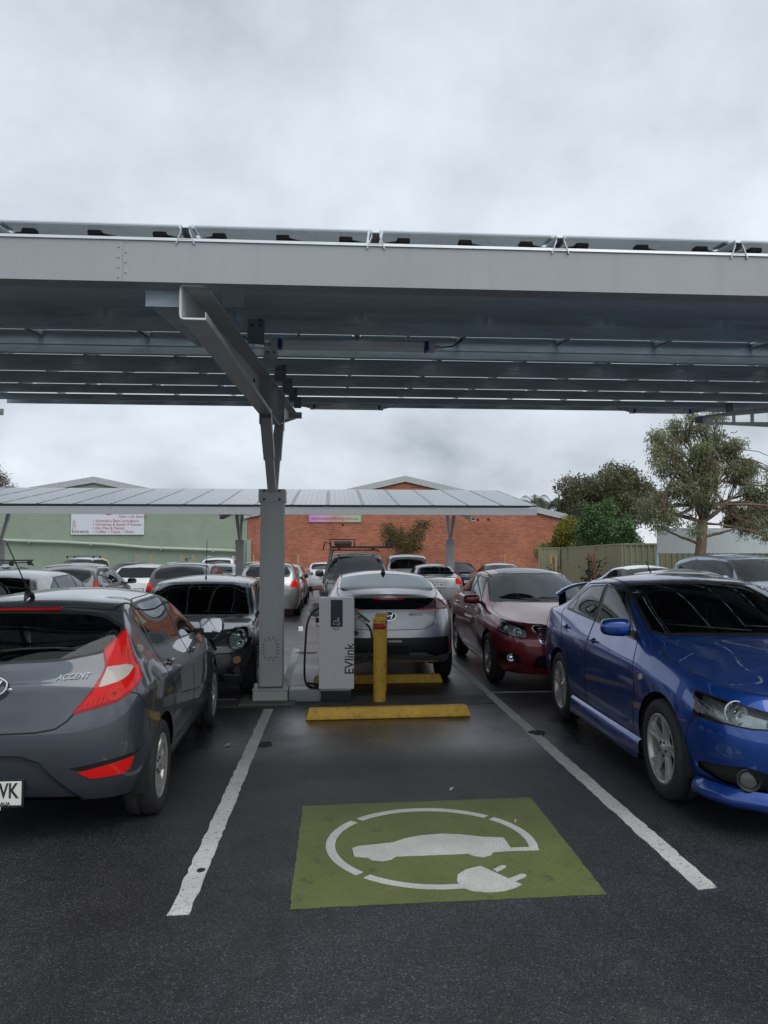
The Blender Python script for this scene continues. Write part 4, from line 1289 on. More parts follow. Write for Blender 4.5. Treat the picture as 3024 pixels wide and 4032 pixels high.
# ------------------------------------------------------------------ the small retro hatch (facing)
def retro_hatch(loc, rz):
    yf = 1.825; yr = -1.825
    S = make_spec(3.65, 1.69, 1.40, 2.467, .57, .30, .20, cowl=(.93, .93), wst=(.42, 1.315), peak=(-.25, 1.40), rr=(yr + .38, 1.36),
                  rgb=(yr + .14, 1.02), tail=(yr + .06, .92), nose=(1.70, .80), belt=(.96, .90), hood_edge=.82, tail_edge=.88, kind='hatch', zb=.17, tw=.77, rw=.75)
    S['rail'][8] = (.845, .74, .91); S['rail'][7] = (.75, .34, 1.28)
    S['plan'][11] = (.83, yf - .16); S['plan'][10] = (.965, yf - .42)
    S['crease'] += [(5, 8, 12, .2), (8, 3, 8, .5)]
    sh = Shell(S, 4)
    winF = round_poly([(.60, .965), (.34, 1.255), (-.40, 1.285), (-.42, .985)], .03)
    winR = round_poly([(-.49, .985), (-.47, 1.285), (-1.20, 1.27), (-1.32, 1.0)], .04)
    dlo = round_poly([(.72, .94), (.36, 1.285), (-.4, 1.315), (-1.28, 1.295), (-1.45, .97), (-.4, .955)], .03)
    ws = [(0, .945), (.40, .94), (.655, .935), (.685, .955), (.575, 1.285), (.54, 1.30), (0, 1.31)]
    std_cut(sh, S, dlo, [('winF', winF), ('winR', winR)], [], ws=ws)
    sh.cut('rear_glass', [(0, 1.03), (.56, 1.03), (.50, 1.29), (0, 1.31)], 'rear')
    head = circ(.645, .715, .118, 28, ry=.132)
    sh.cut('head', head, 'front')
    sh.cut('grille', round_poly([(0, .60), (.42, .60), (.36, .72), (0, .74)], .03), 'front')
    sh.cut('intake', round_poly([(0, .32), (.46, .32), (.50, .24), (0, .24)], .02), 'front')
    sh.finish()
    P = paint('near_black', (.042, .046, .052), metal=.5, rough=.36, flake=.5, dust=.4)
    PR = paint('retro_roof', (.42, .43, .45), metal=.4, rough=.3)
    root = empty('parked_car', loc, rz, 'small black retro hatchback with round headlamps, facing the camera left of the carport column', 'car', 'parked cars')
    sh.part('body', 'body', P, root)
    m = MB(); arch_liner(m, sh, S['R']); m.build('wheel_arch_liner', [M_BLK], root)
    sh.part('wsband', 'windscreen_frame', M_TRIM, root); sh.part('windscreen', 'windscreen', M_PRIV, root); sh.part('rear_glass', 'rear_window', M_PRIV, root)
    sh.part('trim', 'window_frame', M_TRIM, root, merge=False)
    sh.part('winF', 'door_window', M_PRIV, root, merge=False); sh.part('winR', 'quarter_window', M_PRIV, root, merge=False)
    m = MB()
    for sg in (1, -1):
        sh.ribbon(m, [(0, .56), (.5, .56), (.70, .555), (.80, .55)], 'front', .014, 0, .001, sg)
        sh.ribbon(m, [(-.46, .35), (-.45, .95)], 'side', .008, 0, .001, sg); sh.ribbon(m, [(.62, .30), (.66, .92)], 'side', .008, 0, .001, sg)
        sh.ribbon(m, [(.70, .98), (.78, 1.25), (.72, 1.5)], 'top', .007, 0, .001, sg)
    m.build('panel_gap', [M_SEAM], root)
    # bright strip round the base of the glass house, black arch mouldings
    m = MB()
    for sg in (1, -1):
        sh.ribbon(m, [(.70, .925), (.3, .935), (-.4, .94), (-1.5, .95)], 'side', .018, 0, .002, sg)
        sh.ribbon(m, [(0, .925), (.4, .92), (.69, .915)], 'front', .010, 0, .002, sg)
        sh.ribbon(m, [(.69, .93), (.665, 1.0), (.58, 1.27)], 'front', .028, 0, .002, sg)
    m.build('bright_trim', [simple('trim_silver', (.5, .51, .53), .2, metal=.8)], root)
    m = MB()
    for y in (sh.ry, sh.fy):
        for sg in (1, -1):
            a = [-.15 + (PI + .3) * i / 26 for i in range(27)]
            vs = []; fs = []
            for t in a:
                for rr_, k in ((S['R'] + .045, .012), (S['R'] + .075, .022), (S['R'] + .105, .012), (S['R'] + .115, -.01)):
                    h, n = sh.hit(y + rr_ * math.cos(t), S['R'] + rr_ * math.sin(t), 'side', sg); hx = abs(h.x) if h is not None else sh.W * .93
                    vs.append(((hx + k) * sg, y + rr_ * math.cos(t), S['R'] + rr_ * math.sin(t)))
            for i in range(26):
                for q in range(3):
                    f = (i * 4 + q, i * 4 + q + 1, (i + 1) * 4 + q + 1, (i + 1) * 4 + q); fs.append(f if sg > 0 else f[::-1])
            m.add(vs, fs, 0, True)
    m.build('arch_moulding', [simple('arch_plastic', (.02, .02, .021), .6)], root)
    for sg, cov in zip((1, -1), sh.part('head', 'headlight', M_GLS, root, merge=False, push=.006)):
        sh.part('head', 'lamp_housing', simple('lamp_grey', (.55, .55, .50), .22, metal=.4), cov, sides=(sg,), push=-.05)
        m = MB()
        for (x, z, r) in ((.645, .765, .055), (.655, .665, .042), (.70, .69, .03)):
            h, n = sh.hit(sg * x, z, 'front', sg); lamp_bowl(m, Vector((sg * x, h.y - .02, z)), r, .035, 1, 0, 16)
        m.build('reflector', [M_CHR], cov)
        m = MB(); sh.ribbon(m, head, 'front', .022, 0, .008, sg, closed=True, step=.02); m.build('lamp_ring', [simple('ring_dark', (.05, .05, .05), .2, metal=.6)], cov)
        m = MB(); sh.decal(m, circ(.625, .482, .042, 18), 'front', .008, 0, sg, grid=.03); m.build('indicator', [lens('pale_amber', (.55, .30, .15))], root)
        m = MB(); sh.decal(m, round_poly([(.50, .33), (.52, .40), (.70, .40), (.72, .36), (.64, .31)], .02), 'front', .003, 0, sg); m.build('fog_recess', [M_BLK], root)
        m = MB(); sh.ribbon(m, [(.50, .32), (.62, .30), (.70, .33), (.735, .38)], 'front', .012, 0, .004, sg); m.build('fog_trim', [simple('trim_silver', (.5, .51, .53), .2, metal=.8)], root)
        m = MB(); sh.decal(m, circ(.62, .365, .04, 16), 'front', .012, 0, sg, grid=.03); m.build('fog_light', [M_SMK], root)
        m = MB(); sh.decal(m, round_poly([(.68, .80), (.76, .88), (.80, .80), (.72, .70)], .02), 'rear', .004, 0, sg); m.build('tail_light', [M_RED], root)
        m = MB(); sh.decal(m, circ(.90, .66, .035, 14, ry=.028), 'side', .006, 0, sg, grid=.03); m.build('side_repeater', [M_CHR], root)
    gr = sh.part('grille', 'grille', M_BLK, root, push=-.012); sh.part('intake', 'intake', M_BLK, root, push=-.01)
    m = MB(); sh.ribbon(m, [(-.5, .955), (-.1, .975)], 'front', .012, 0, .01); sh.ribbon(m, [(.05, .955), (.45, .975)], 'front', .012, 0, .01); m.build('wiper', [M_TRIM], root)
    m = MB(); h, n = sh.hit(0, .05, 'top'); m.tube([h, h + Vector((0, 0, .02)), h + Vector((0, -.02, .03)), h + Vector((0, -.06, .52))], [.014, .012, .005, .004], 6); m.build('aerial', [M_TRIM], root)
    add_mirror(root, sh, .62, .99, PR, size=(.20, .12, .13), out=.05)
    add_wheels(root, sh, S, 'five', 5)
    add_interior(root, S, sh)
    return root
# ------------------------------------------------------------------ cars further back
PROTO_PAINT = paint('proto', (.5, .5, .5))
def generic(kind, dark=True):
    G = M_PRIV if dark else M_WIN
    if kind == 'hatch':
        yr = -2.05
        S = make_spec(4.1, 1.73, 1.47, 2.52, .74, .305, .2, cowl=(1.08, 1.03), wst=(.25, 1.40), peak=(-.35, 1.47), rr=(yr + .45, 1.42), rgb=(yr + .16, 1.06), tail=(yr + .08, .98),
                      nose=(1.95, .74), belt=(1.02, .95), hood_edge=.78, tail_edge=.92, kind='hatch', tw=.70, rw=.68)
        S['rail'][2] = (.80, yr + .26, 1.20); S['rail'][3] = (.74, yr + .42, 1.34); S['rail'][4] = (.69, yr + .85, 1.385)
        dl = [(.76, .97), (.26, 1.345), (-.2, 1.38), (-.9, 1.36), (-1.30, 1.22), (-1.38, 1.09), (-.2, 1.0)]; pil = [(-.16, -.09), (-.98, -.92)]
        rg = [(0, 1.08), (.56, 1.09), (.62, 1.20), (.54, 1.36), (0, 1.38)]; rws = 1.06
        tl = [(.64, .88), (.70, 1.12), (.80, 1.05), (.82, .86)]; pz = .80
    elif kind == 'sedan':
        S = make_spec(4.6, 1.78, 1.44, 2.68, .97, .315, .2, cowl=(1.05, 1.00), wst=(.12, 1.37), peak=(-.4, 1.44), rr=(-1.12, 1.37), rgb=(-1.75, 1.08), tail=(-2.2, 1.05), nose=(2.12, .74),
                      belt=(.97, .92), hood_edge=.77, tail_edge=.98)
        dl = [(.70, .94), (.12, 1.315), (-.3, 1.35), (-.85, 1.32), (-1.22, 1.17), (-1.34, 1.05), (-.3, .97)]; pil = [(-.37, -.30), (-1.09, -1.04)]
        rg = [(0, 1.10), (.56, 1.09), (.47, 1.31), (0, 1.335)]
        tl = [(.56, .78), (.56, .97), (.78, .96), (.80, .78)]; pz = .84
    elif kind == 'suv':
        yr = -2.3
        S = make_spec(4.6, 1.86, 1.70, 2.66, .93, .355, .23, cowl=(1.12, 1.15), wst=(.40, 1.60), peak=(-.4, 1.70), rr=(yr + .38, 1.64), rgb=(yr + .14, 1.18), tail=(yr + .08, 1.08),
                      nose=(2.2, .92), belt=(1.14, 1.07), hood_edge=.96, tail_edge=1.02, kind='hatch', tw=.72, rw=.71, zb=.27)
        S['rail'][2] = (.80, yr + .22, 1.34); S['rail'][3] = (.76, yr + .34, 1.53); S['rail'][4] = (.72, yr + .85, 1.59)
        dl = [(.82, 1.09), (.42, 1.52), (-.2, 1.57), (-1.2, 1.56), (-1.75, 1.46), (-1.78, 1.20), (-.2, 1.12)]; pil = [(-.16, -.09), (-1.08, -1.01)]
        rg = [(0, 1.20), (.60, 1.21), (.66, 1.34), (.58, 1.56), (0, 1.59)]
        tl = [(.70, .95), (.72, 1.20), (.83, 1.18), (.86, .95)]; pz = .92
    elif kind == 'wagon':
        yr = -2.35
        S = make_spec(4.7, 1.80, 1.53, 2.70, 1.02, .32, .21, cowl=(1.15, 1.04), wst=(.32, 1.44), peak=(-.4, 1.53), rr=(yr + .55, 1.46), rgb=(yr + .18, 1.08), tail=(yr + .10, 1.0),
                      nose=(2.22, .76), belt=(1.04, .96), hood_edge=.80, tail_edge=.94, kind='hatch', tw=.70, rw=.68)
        S['rail'][2] = (.79, yr + .30, 1.22); S['rail'][3] = (.73, yr + .50, 1.36); S['rail'][4] = (.69, yr + 1.0, 1.43)
        dl = [(.82, .98), (.32, 1.39), (-.2, 1.43), (-1.1, 1.41), (-1.80, 1.27), (-1.86, 1.12), (-.2, 1.02)]; pil = [(-.22, -.15), (-1.12, -1.06)]
        rg = [(0, 1.11), (.58, 1.12), (.62, 1.22), (.52, 1.40), (0, 1.42)]
        tl = [(.60, .86), (.66, 1.03), (.80, 1.03), (.83, .84)]; pz = .78
    else:   # utility with a double cab
        S = make_spec(5.1, 1.86, 1.78, 3.0, 1.18, .37, .23, cowl=(1.25, 1.24), wst=(.62, 1.68), peak=(.0, 1.78), rr=(-.72, 1.72), rgb=(-.95, 1.20), tail=(-2.5, 1.16), nose=(2.42, 1.05),
                      belt=(1.16, 1.13), hood_edge=1.06, tail_edge=1.12, zb=.32, tw=.80, rw=.73)
        S['rail'][3] = (.83, -.98, 1.19); S['rail'][4] = (.745, -.70, 1.66)
        dl = [(.98, 1.14), (.62, 1.59), (.1, 1.645), (-.55, 1.63), (-.72, 1.21), (.1, 1.17)]; pil = [(-.0, .07)]
        rg = [(0, 1.25), (.62, 1.25), (.56, 1.64), (0, 1.66)]
        tl = [(.74, .82), (.74, 1.10), (.85, 1.10), (.87, .82)]; pz = .78
    sh = Shell(S, 3)
    b = S['cap'][8]; w = S['cap'][7]
    ws = [(0, b[1] + .02), (.42, b[1] + .015), (.66 * S['W'] / 1.76, b[1] + .0), (.69 * S['W'] / 1.76, b[1] + .02), (.56 * S['W'] / 1.76, w[1] - .05), (.3, w[1] - .025), (0, w[1] - .02)]
    dl = round_poly(dl, .04)
    std_cut(sh, S, dl, [('win', grow(dl, -.022))], [], ws=ws)

    sh.cut('rear_glass', round_poly(rg, .03), 'rear')
    head = round_poly([(S['W'] / 2 * .97, S['z'][4][11] - .02), (S['W'] / 2 * .72, S['z'][4][11] - .03), (S['W'] / 2 * .50, S['z'][4][11] - .08), (S['W'] / 2 * .52, S['z'][4][11] - .20), (S['W'] / 2 * .97, S['z'][4][11] - .17)], .03)
    sh.cut('head', head, 'front'); sh.cut('tail', round_poly(tl, .02), 'rear')
    z0 = S['z'][4][12]
    sh.cut('grille', round_poly([(0, z0 - .05), (S['W'] * .22, z0 - .05), (S['W'] * .20, z0 - .20), (0, z0 - .20)], .02), 'front')
    sh.cut('intake', round_poly([(0, .48), (S['W'] * .36, .46), (S['W'] * .38, S['z'][0][12] + .1), (0, S['z'][0][12] + .1)], .03), 'front')
    sh.finish()
    root = empty('parked_car', (0, 0, -50))
    sh.part('body', 'body', PROTO_PAINT, root)
    m = MB(); arch_liner(m, sh, S['R']); m.build('wheel_arch_liner', [M_BLK], root)
    sh.part('wsband', 'windscreen_frame', M_TRIM, root); sh.part('windscreen', 'windscreen', M_WIN, root); sh.part('rear_glass', 'rear_window', G, root)
    sh.part('trim', 'window_frame', M_TRIM, root); 
    for o in sh.part('win', 'side_window', G, root, merge=False): pass
    m = MB()
    for sg in (1, -1):
        for a, c in pil: sh.ribbon(m, [((a + c) / 2, S['z'][4][6] + .03), ((a + c) / 2 + .02, S['H'] - .11)], 'side', .07, 0, .002, sg)
    m.build('window_pillar', [M_TRIM], root)
    m = MB()
    for sg in (1, -1):
        for y in (S['cap'][8][0] - .25, (pil[0][0] + pil[0][1]) / 2): sh.ribbon(m, [(y, S['z'][0][6] + .1), (y, S['z'][4][6] + .0)], 'side', .009, 0, .001, sg)
        if len(pil) > 1: sh.ribbon(m, [(pil[1][0] - .02, S['z'][4][6]), (sh.ry + .42, .62), (sh.ry + .46, .35)], 'side', .009, 0, .001, sg)
        if kind != 'sedan': sh.ribbon(m, [(0, pz - .22), (S['W'] * .36, pz - .20), (S['W'] * .38, pz)], 'rear', .009, 0, .001, sg)
        else: sh.ribbon(m, [(0, .66), (.54, .66), (.555, .78)], 'rear', .009, 0, .001, sg)
        sh.ribbon(m, [(0, S['L'] / 2 - .16), (S['W'] * .36, S['L'] / 2 - .35), (S['W'] * .41, S['cap'][8][0] + .1)], 'top', .008, 0, .001, sg)
    m.build('panel_gap', [M_SEAM], root)
    for sg, o in zip((1, -1), sh.part('head', 'headlight', M_GLS, root, merge=False, push=.002)):
        sh.part('head', 'lamp_housing', M_LAMP, o, sides=(sg,), push=-.05)
    sh.part('tail', 'tail_light', M_RED, root, merge=False, push=.004)
    sh.part('grille', 'grille', M_BLK, root, push=-.015); sh.part('intake', 'intake', M_BLK, root, push=-.015)
    h, n = sh.hit(0, pz - .08, 'rear'); add_plate(root, (0, h.y - .014, pz - .08), -1, None, w=.37, h=.125)
    h, n = sh.hit(0, .47, 'front'); add_plate(root, (0, h.y + .016, .47), 1, None, w=.37, h=.125)
    add_mirror(root, sh, S['cap'][8][0] - .45, S['z'][4][7] + .10, PROTO_PAINT, size=(.22, .15, .15 if kind in ('hatch', 'sedan', 'wagon') else .20), out=.05)
    add_wheels(root, sh, S, 'five', 5, hi=False)
    add_interior(root, S, sh, steer=True)
    root['_used'] = 0
    return root, S, sh

PROTOS = {}
def copy_tree(o, parent=None):
    c = o.copy(); COL.objects.link(c)
    if parent is not None: c.parent = parent
    for ch in list(o.children): copy_tree(ch, c)
    return c

def repaint(o, mat):
    if o.type == 'MESH':
        for i, sl in enumerate(o.material_slots):
            if sl.material is PROTO_PAINT:
                sl.link = 'OBJECT'; sl.material = mat
    for ch in o.children: repaint(ch, mat)

def place(kind, x, y, rz, mat, label, cat='car', z=None, group='parked cars'):
    """x, y: middle of the car on the ground; rz 0 = facing away from the camera"""
    if kind not in PROTOS: PROTOS[kind] = generic(kind)
    pr_, S, sh = PROTOS[kind]
    root = copy_tree(pr_)
    if '_used' in root: del root['_used']
    root.name = 'parked_car'
    root.location = (x, y, ground_z(y) if z is None else z); root.rotation_euler = (0, 0, rz)
    tag(root, label, cat, group)
    repaint(root, mat)
    return root, S, sh

def drop_protos():
    def kill(o):
        for ch in list(o.children): kill(ch)
        bpy.data.objects.remove(o)
    for pr_, S, sh in PROTOS.values(): kill(pr_)

def roof_rack(root, S, mat=M_TRIM, bars=2, rails=True, z=None):
    z = S['H'] if z is None else z
    m = MB()
    W = S['W'] / 2
    for sg in (1, -1):
        if rails:
            m.tube([(sg * W * .66, .35, z - .07), (sg * W * .66, .25, z - .0), (sg * W * .66, -1.3, z + .0), (sg * W * .66, -1.45, z - .09)], .017, 6)
    for i in range(bars):
        y = .05 - i * .95
        m.tube([(-W * .78, y, z + .045), (W * .78, y, z + .045)], .018, 6)
        for sg in (1, -1): m.bbox(sg * W * .70 - .03, sg * W * .70 + .03, y - .05, y + .05, z - .06, z + .04, .01)
    m.build('roof_rack', [mat], root)
def ground_z(y): return -.0085 * max(0, y - 14)
# ------------------------------------------------------------------ materials of the place
def mat_asphalt():
    t = NT('asphalt'); b = t.bsdf()
    co = t.coord('Object')
    v = t.n('ShaderNodeTexVoronoi'); v.inputs['Scale'].default_value = 165; t.l(co, v.inputs['Vector'])
    sc = t.n('ShaderNodeSeparateColor'); t.l(v.outputs['Color'], sc.inputs[0])
    agg = t.ramp(sc.outputs[0], [(.0, (.016, .0165, .019)), (.6, (.030, .031, .0355)), (.93, (.052, .053, .058)), (1.0, (.12, .12, .12))])
    big = t.noise(co, .55, 6, .65); mid = t.noise(co, 3.2, 6, .7)
    c = t.mix(1.0, agg, t.ramp(big, [(.3, (.62, .62, .64)), (.7, (1.25, 1.25, 1.27))]), 'MULTIPLY')
    c = t.mix(1.0, c, t.ramp(mid, [(.3, (.80, .80, .80)), (.7, (1.2, 1.2, 1.2))]), 'MULTIPLY')
    # dusty pale patches
    c = t.mix(t.ramp(t.noise(co, 1.1, 7, .72), [(.56, 0.0), (.72, .35)]), c, (.075, .072, .068))
    # oil drips and tyre darkened ground in the bays
    c = t.mix(t.ramp(t.noise(co, 2.6, 3, .5), [(.63, 0.0), (.69, .55)]), c, (.012, .012, .013))
    mp = t.n('ShaderNodeMapping'); mp.inputs['Scale'].default_value = (2.2, .12, 1); t.l(co, mp.inputs[0])
    c = t.mix(t.ramp(t.noise(mp.outputs[0], 1.0, 4, .6), [(.50, 0.0), (.66, .30)]), c, (.016, .016, .018))
    ck = t.n('ShaderNodeTexVoronoi', feature='DISTANCE_TO_EDGE'); ck.inputs['Scale'].default_value = .55
    wv = t.n('ShaderNodeVectorMath', operation='ADD'); ns = t.n('ShaderNodeTexNoise'); ns.inputs['Scale'].default_value = 1.7; ns.inputs['Detail'].default_value = 6; t.l(co, ns.inputs['Vector'])
    t.l(co, wv.inputs[0]); t.l(ns.outputs['Color'], wv.inputs[1]); t.l(wv.outputs[0], ck.inputs['Vector'])
    c = t.mix(t.math('MULTIPLY', t.ramp(ck.outputs['Distance'], [(.0, .5), (.0035, 0.0)]), t.ramp(big, [(.48, 0.0), (.6, 1.0)])), c, (.008, .008, .009))
    t.l(c, b.inputs['Base Color'])
    # rain left standing: wetter along the run-off below the roof and in patches
    sp = t.n('ShaderNodeSeparateXYZ'); t.l(co, sp.inputs[0])
    def band(y0, y1, s):
        a = t.n('ShaderNodeMapRange', interpolation_type='SMOOTHSTEP'); a.inputs[1].default_value = y0; a.inputs[2].default_value = y0 + s; t.l(sp.outputs[1], a.inputs[0])
        e = t.n('ShaderNodeMapRange', interpolation_type='SMOOTHSTEP'); e.inputs[1].default_value = y1 - s; e.inputs[2].default_value = y1; e.inputs[3].default_value = 1; e.inputs[4].default_value = 0; t.l(sp.outputs[1], e.inputs[0])
        return t.math('MULTIPLY', a.outputs[0], e.outputs[0])
    wet = t.math('MULTIPLY', t.math('ADD', band(6.2, 8.7, .9), t.math('MULTIPLY', band(9.4, 60, 1.5), .8)), t.ramp(t.noise(co, .8, 5, .6), [(.30, .40), (.54, 1.0)]))
    wet = t.math('ADD', wet, t.ramp(t.noise(co, .33, 4), [(.5, 0.0), (.7, .35)]), True)
    rg = t.n('ShaderNodeMapRange'); rg.inputs[3].default_value = .50; rg.inputs[4].default_value = .22; t.l(wet, rg.inputs[0])
    t.l(rg.outputs[0], b.inputs['Roughness'])
    t.l(t.math('ADD', .45, t.math('MULTIPLY', wet, .55)), b.inputs['Specular IOR Level'])
    h = t.math('ADD', t.math('MULTIPLY', v.outputs['Distance'], -1.0), t.math('MULTIPLY', t.noise(co, 260, 2), .4))
    bp = t.n('ShaderNodeBump'); bp.inputs['Distance'].default_value = .006; t.l(h, bp.inputs['Height'])
    bs = t.n('ShaderNodeMapRange'); bs.inputs[3].default_value = .38; bs.inputs[4].default_value = .20; t.l(wet, bs.inputs[0]); t.l(bs.outputs[0], bp.inputs['Strength'])
    t.l(bp.outputs[0], b.inputs['Normal'])
    return t.m

def mat_roadpaint(name, col, wear=.5, under=(.035, .035, .037), scale=26, lo=.57):
    t = NT(name); b = t.bsdf(Roughness=.6)
    co = t.coord('Object')
    n1 = t.noise(co, scale, 8, .72); n2 = t.noise(co, 2.2, 5, .6)
    c = t.ramp(n2, [(.3, tuple(x * .74 for x in col)), (.7, tuple(min(1, x * 1.10) for x in col))])
    w = t.ramp(n1, [(lo, 0.0), (lo + .07, wear)])
    c = t.mix(w, c, under)
    v = t.n('ShaderNodeTexVoronoi'); v.inputs['Scale'].default_value = 110; t.l(co, v.inputs['Vector'])
    c = t.mix(t.ramp(v.outputs['Distance'], [(.30, 0.0), (.62, .38)]), c, tuple(x * .35 for x in col))
    t.l(c, b.inputs['Base Color'])
    t.l(t.bump(v.outputs['Distance'], .35, .004), b.inputs['Normal'])
    return t.m

def mat_brick():
    t = NT('red_brick'); b = t.bsdf(Roughness=.85)
    c = t.n('ShaderNodeTexCoord'); sp = t.n('ShaderNodeSeparateXYZ'); t.l(c.outputs['Object'], sp.inputs[0])
    cb = t.n('ShaderNodeCombineXYZ'); t.l(t.math('ADD', sp.outputs[0], sp.outputs[1]), cb.inputs[0]); t.l(sp.outputs[2], cb.inputs[1])
    k = t.n('ShaderNodeTexBrick'); t.l(cb.outputs[0], k.inputs['Vector'])
    for kk, v in (('Scale', 1.0), ('Brick Width', .30), ('Row Height', .105), ('Mortar Size', .011), ('Mortar Smooth', .2), ('Bias', -.1)): k.inputs[kk].default_value = v
    k.inputs['Color1'].default_value = (.42, .125, .062, 1); k.inputs['Color2'].default_value = (.25, .070, .040, 1); k.inputs['Mortar'].default_value = (.40, .24, .17, 1)
    co = c.outputs['Object']
    n = t.noise(co, .5, 5, .6)
    cc = t.mix(1.0, k.outputs['Color'], t.ramp(n, [(.3, (.8, .78, .78)), (.7, (1.2, 1.2, 1.2))]), 'MULTIPLY')
    n2 = t.noise(co, 9, 3, .8)
    cc = t.mix(t.ramp(n2, [(.60, 0.0), (.74, .55)]), cc, (.42, .20, .13))
    n3 = t.noise(co, 5.2, 3, .8)
    cc = t.mix(t.ramp(n3, [(.62, 0.0), (.76, .6)]), cc, (.12, .035, .025))
    t.l(cc, b.inputs['Base Color'])
    t.l(t.bump(k.outputs['Fac'], -.5, .01), b.inputs['Normal'])
    return t.m

def mat_block():
    t = NT('green_blockwork'); b = t.bsdf(Roughness=.7)
    c = t.n('ShaderNodeTexCoord'); sp = t.n('ShaderNodeSeparateXYZ'); t.l(c.outputs['Object'], sp.inputs[0])
    cb = t.n('ShaderNodeCombineXYZ'); t.l(sp.outputs[0], cb.inputs[0]); t.l(sp.outputs[2], cb.inputs[1])
    k = t.n('ShaderNodeTexBrick'); t.l(cb.outputs[0], k.inputs['Vector'])
    for kk, v in (('Scale', 1.0), ('Brick Width', .4), ('Row Height', .2), ('Mortar Size', .006), ('Mortar Smooth', .3)): k.inputs[kk].default_value = v
    k.inputs['Color1'].default_value = (.255, .315, .24, 1); k.inputs['Color2'].default_value = (.27, .335, .255, 1); k.inputs['Mortar'].default_value = (.20, .255, .195, 1)
    n = t.noise(c.outputs['Object'], .6, 6, .65)
    cc = t.mix(1.0, k.outputs['Color'], t.ramp(n, [(.3, (.88, .89, .88)), (.7, (1.08, 1.08, 1.08))]), 'MULTIPLY')
    mp = t.n('ShaderNodeMapping'); mp.inputs['Scale'].default_value = (2.5, 1, .25); t.l(c.outputs['Object'], mp.inputs[0])
    cc = t.mix(t.ramp(t.noise(mp.outputs[0], 1.6, 5, .7), [(.55, 0.0), (.75, .22)]), cc, (.19, .26, .19))
    t.l(cc, b.inputs['Base Color'])
    t.l(t.bump(k.outputs['Fac'], -.3, .008), b.inputs['Normal'])
    return t.m

def mat_galv(name='galvanised', col=(.50, .60, .66), rough=.5):
    t = NT(name); b = t.bsdf(Metallic=.15)
    co = t.coord('Object', (.6, 3, 3))
    v = t.n('ShaderNodeTexVoronoi'); v.inputs['Scale'].default_value = 14; t.l(co, v.inputs['Vector'])
    sc = t.n('ShaderNodeSeparateColor'); t.l(v.outputs['Color'], sc.inputs[0])
    n = t.noise(co, 2.5, 6, .7)
    c = t.mix(.25, t.ramp(n, [(.3, tuple(x * .8 for x in col)), (.7, tuple(x * 1.2 for x in col))]), t.ramp(sc.outputs[0], [(0, tuple(x * .7 for x in col)), (1, tuple(x * 1.25 for x in col))]))
    t.l(c, b.inputs['Base Color'])
    t.l(t.ramp(n, [(.3, rough - .1), (.7, rough + .12)]), b.inputs['Roughness'])
    return t.m

def mat_panel(w, d, mf=.03, mb=.03, leak=.03, gap=.0022):
    """glass-glass solar panel: dark cells, light passes the clear margins"""
    t = NT('solar_glass')
    co = t.n('ShaderNodeTexCoord'); sp = t.n('ShaderNodeSeparateXYZ'); t.l(co.outputs['Object'], sp.inputs[0])
    def edge(o, size, margin):
        a = t.math('ABSOLUTE', t.math('DIVIDE', o, size / 2)); return t.math('GREATER_THAN', a, 1 - 2 * margin / size)
    def cells(o, pitch, gap):
        f = t.math('ABSOLUTE', t.math('SUBTRACT', t.math('FRACT', t.math('DIVIDE', o, pitch)), .5)); return t.math('GREATER_THAN', f, .5 - gap / pitch)
    cl = t.math('MAXIMUM', t.math('MAXIMUM', edge(sp.outputs[0], w, .018), t.math('MAXIMUM', t.math('GREATER_THAN', sp.outputs[1], d / 2 - mb), t.math('LESS_THAN', sp.outputs[1], -d / 2 + mf))),
                t.math('MAXIMUM', cells(sp.outputs[0], .158, gap), cells(sp.outputs[1], .158, gap)))
    b = t.n('ShaderNodeBsdfPrincipled'); b.inputs['Roughness'].default_value = .06
    b.inputs['IOR'].default_value = 1.8
    n = t.noise(co.outputs['Object'], 3, 4)
    t.l(t.ramp(n, [(.3, (.050, .056, .072)), (.7, (.070, .078, .095))]), b.inputs['Base Color'])
    t.l(t.ramp(t.noise(co.outputs['Object'], 7, 4), [(.35, .05), (.7, .16)]), b.inputs['Roughness'])
    tl = t.n('ShaderNodeBsdfTransparent'); tl.inputs[0].default_value = (.88, .92, .92, 1)
    mx = t.n('ShaderNodeMixShader'); t.l(t.math('ADD', t.math('MULTIPLY', cl, .95 - leak), leak), mx.inputs[0]); t.l(b.outputs[0], mx.inputs[1]); t.l(tl.outputs[0], mx.inputs[2])
    t.l(mx.outputs[0], t.out.inputs[0])
    return t.m

M_STEEL = simple('grey_steel_paint', (.44, .455, .46), .42, var=.05, nscale=3, dirt=((.20, .20, .19), .25))
def streaked(name, col, rough, amt=.22):
    t = NT(name); b = t.bsdf(Roughness=rough)
    co = t.coord('Object'); st = t.coord('Object', (7, 7, .35))
    n = t.noise(st, 1.5, 6, .7); n2 = t.noise(co, .8, 5, .6); n3 = t.noise(co, 30, 3, .6)
    c = t.ramp(n2, [(.3, tuple(x * .93 for x in col)), (.7, tuple(x * 1.05 for x in col))])
    c = t.mix(t.ramp(n, [(.5, 0.0), (.78, amt)]), c, tuple(x * .55 for x in col))
    c = t.mix(t.ramp(n3, [(.62, 0.0), (.72, amt * .8)]), c, tuple(x * .6 for x in col))
    t.l(c, b.inputs['Base Color']); t.l(t.ramp(n, [(.3, rough - .08), (.7, rough + .12)]), b.inputs['Roughness'])
    return t.m
M_FASC = streaked('fascia_paint', (.345, .365, .38), .38, .20)
M_STEEL = streaked('column_paint', (.55, .565, .56), .42, .28)
M_GALV = mat_galv()
M_ALU = simple('bare_aluminium', (.72, .74, .75), .3, metal=.7, var=.05)
M_BOLT = simple('bolt_zinc', (.10, .11, .12), .4, metal=.6)
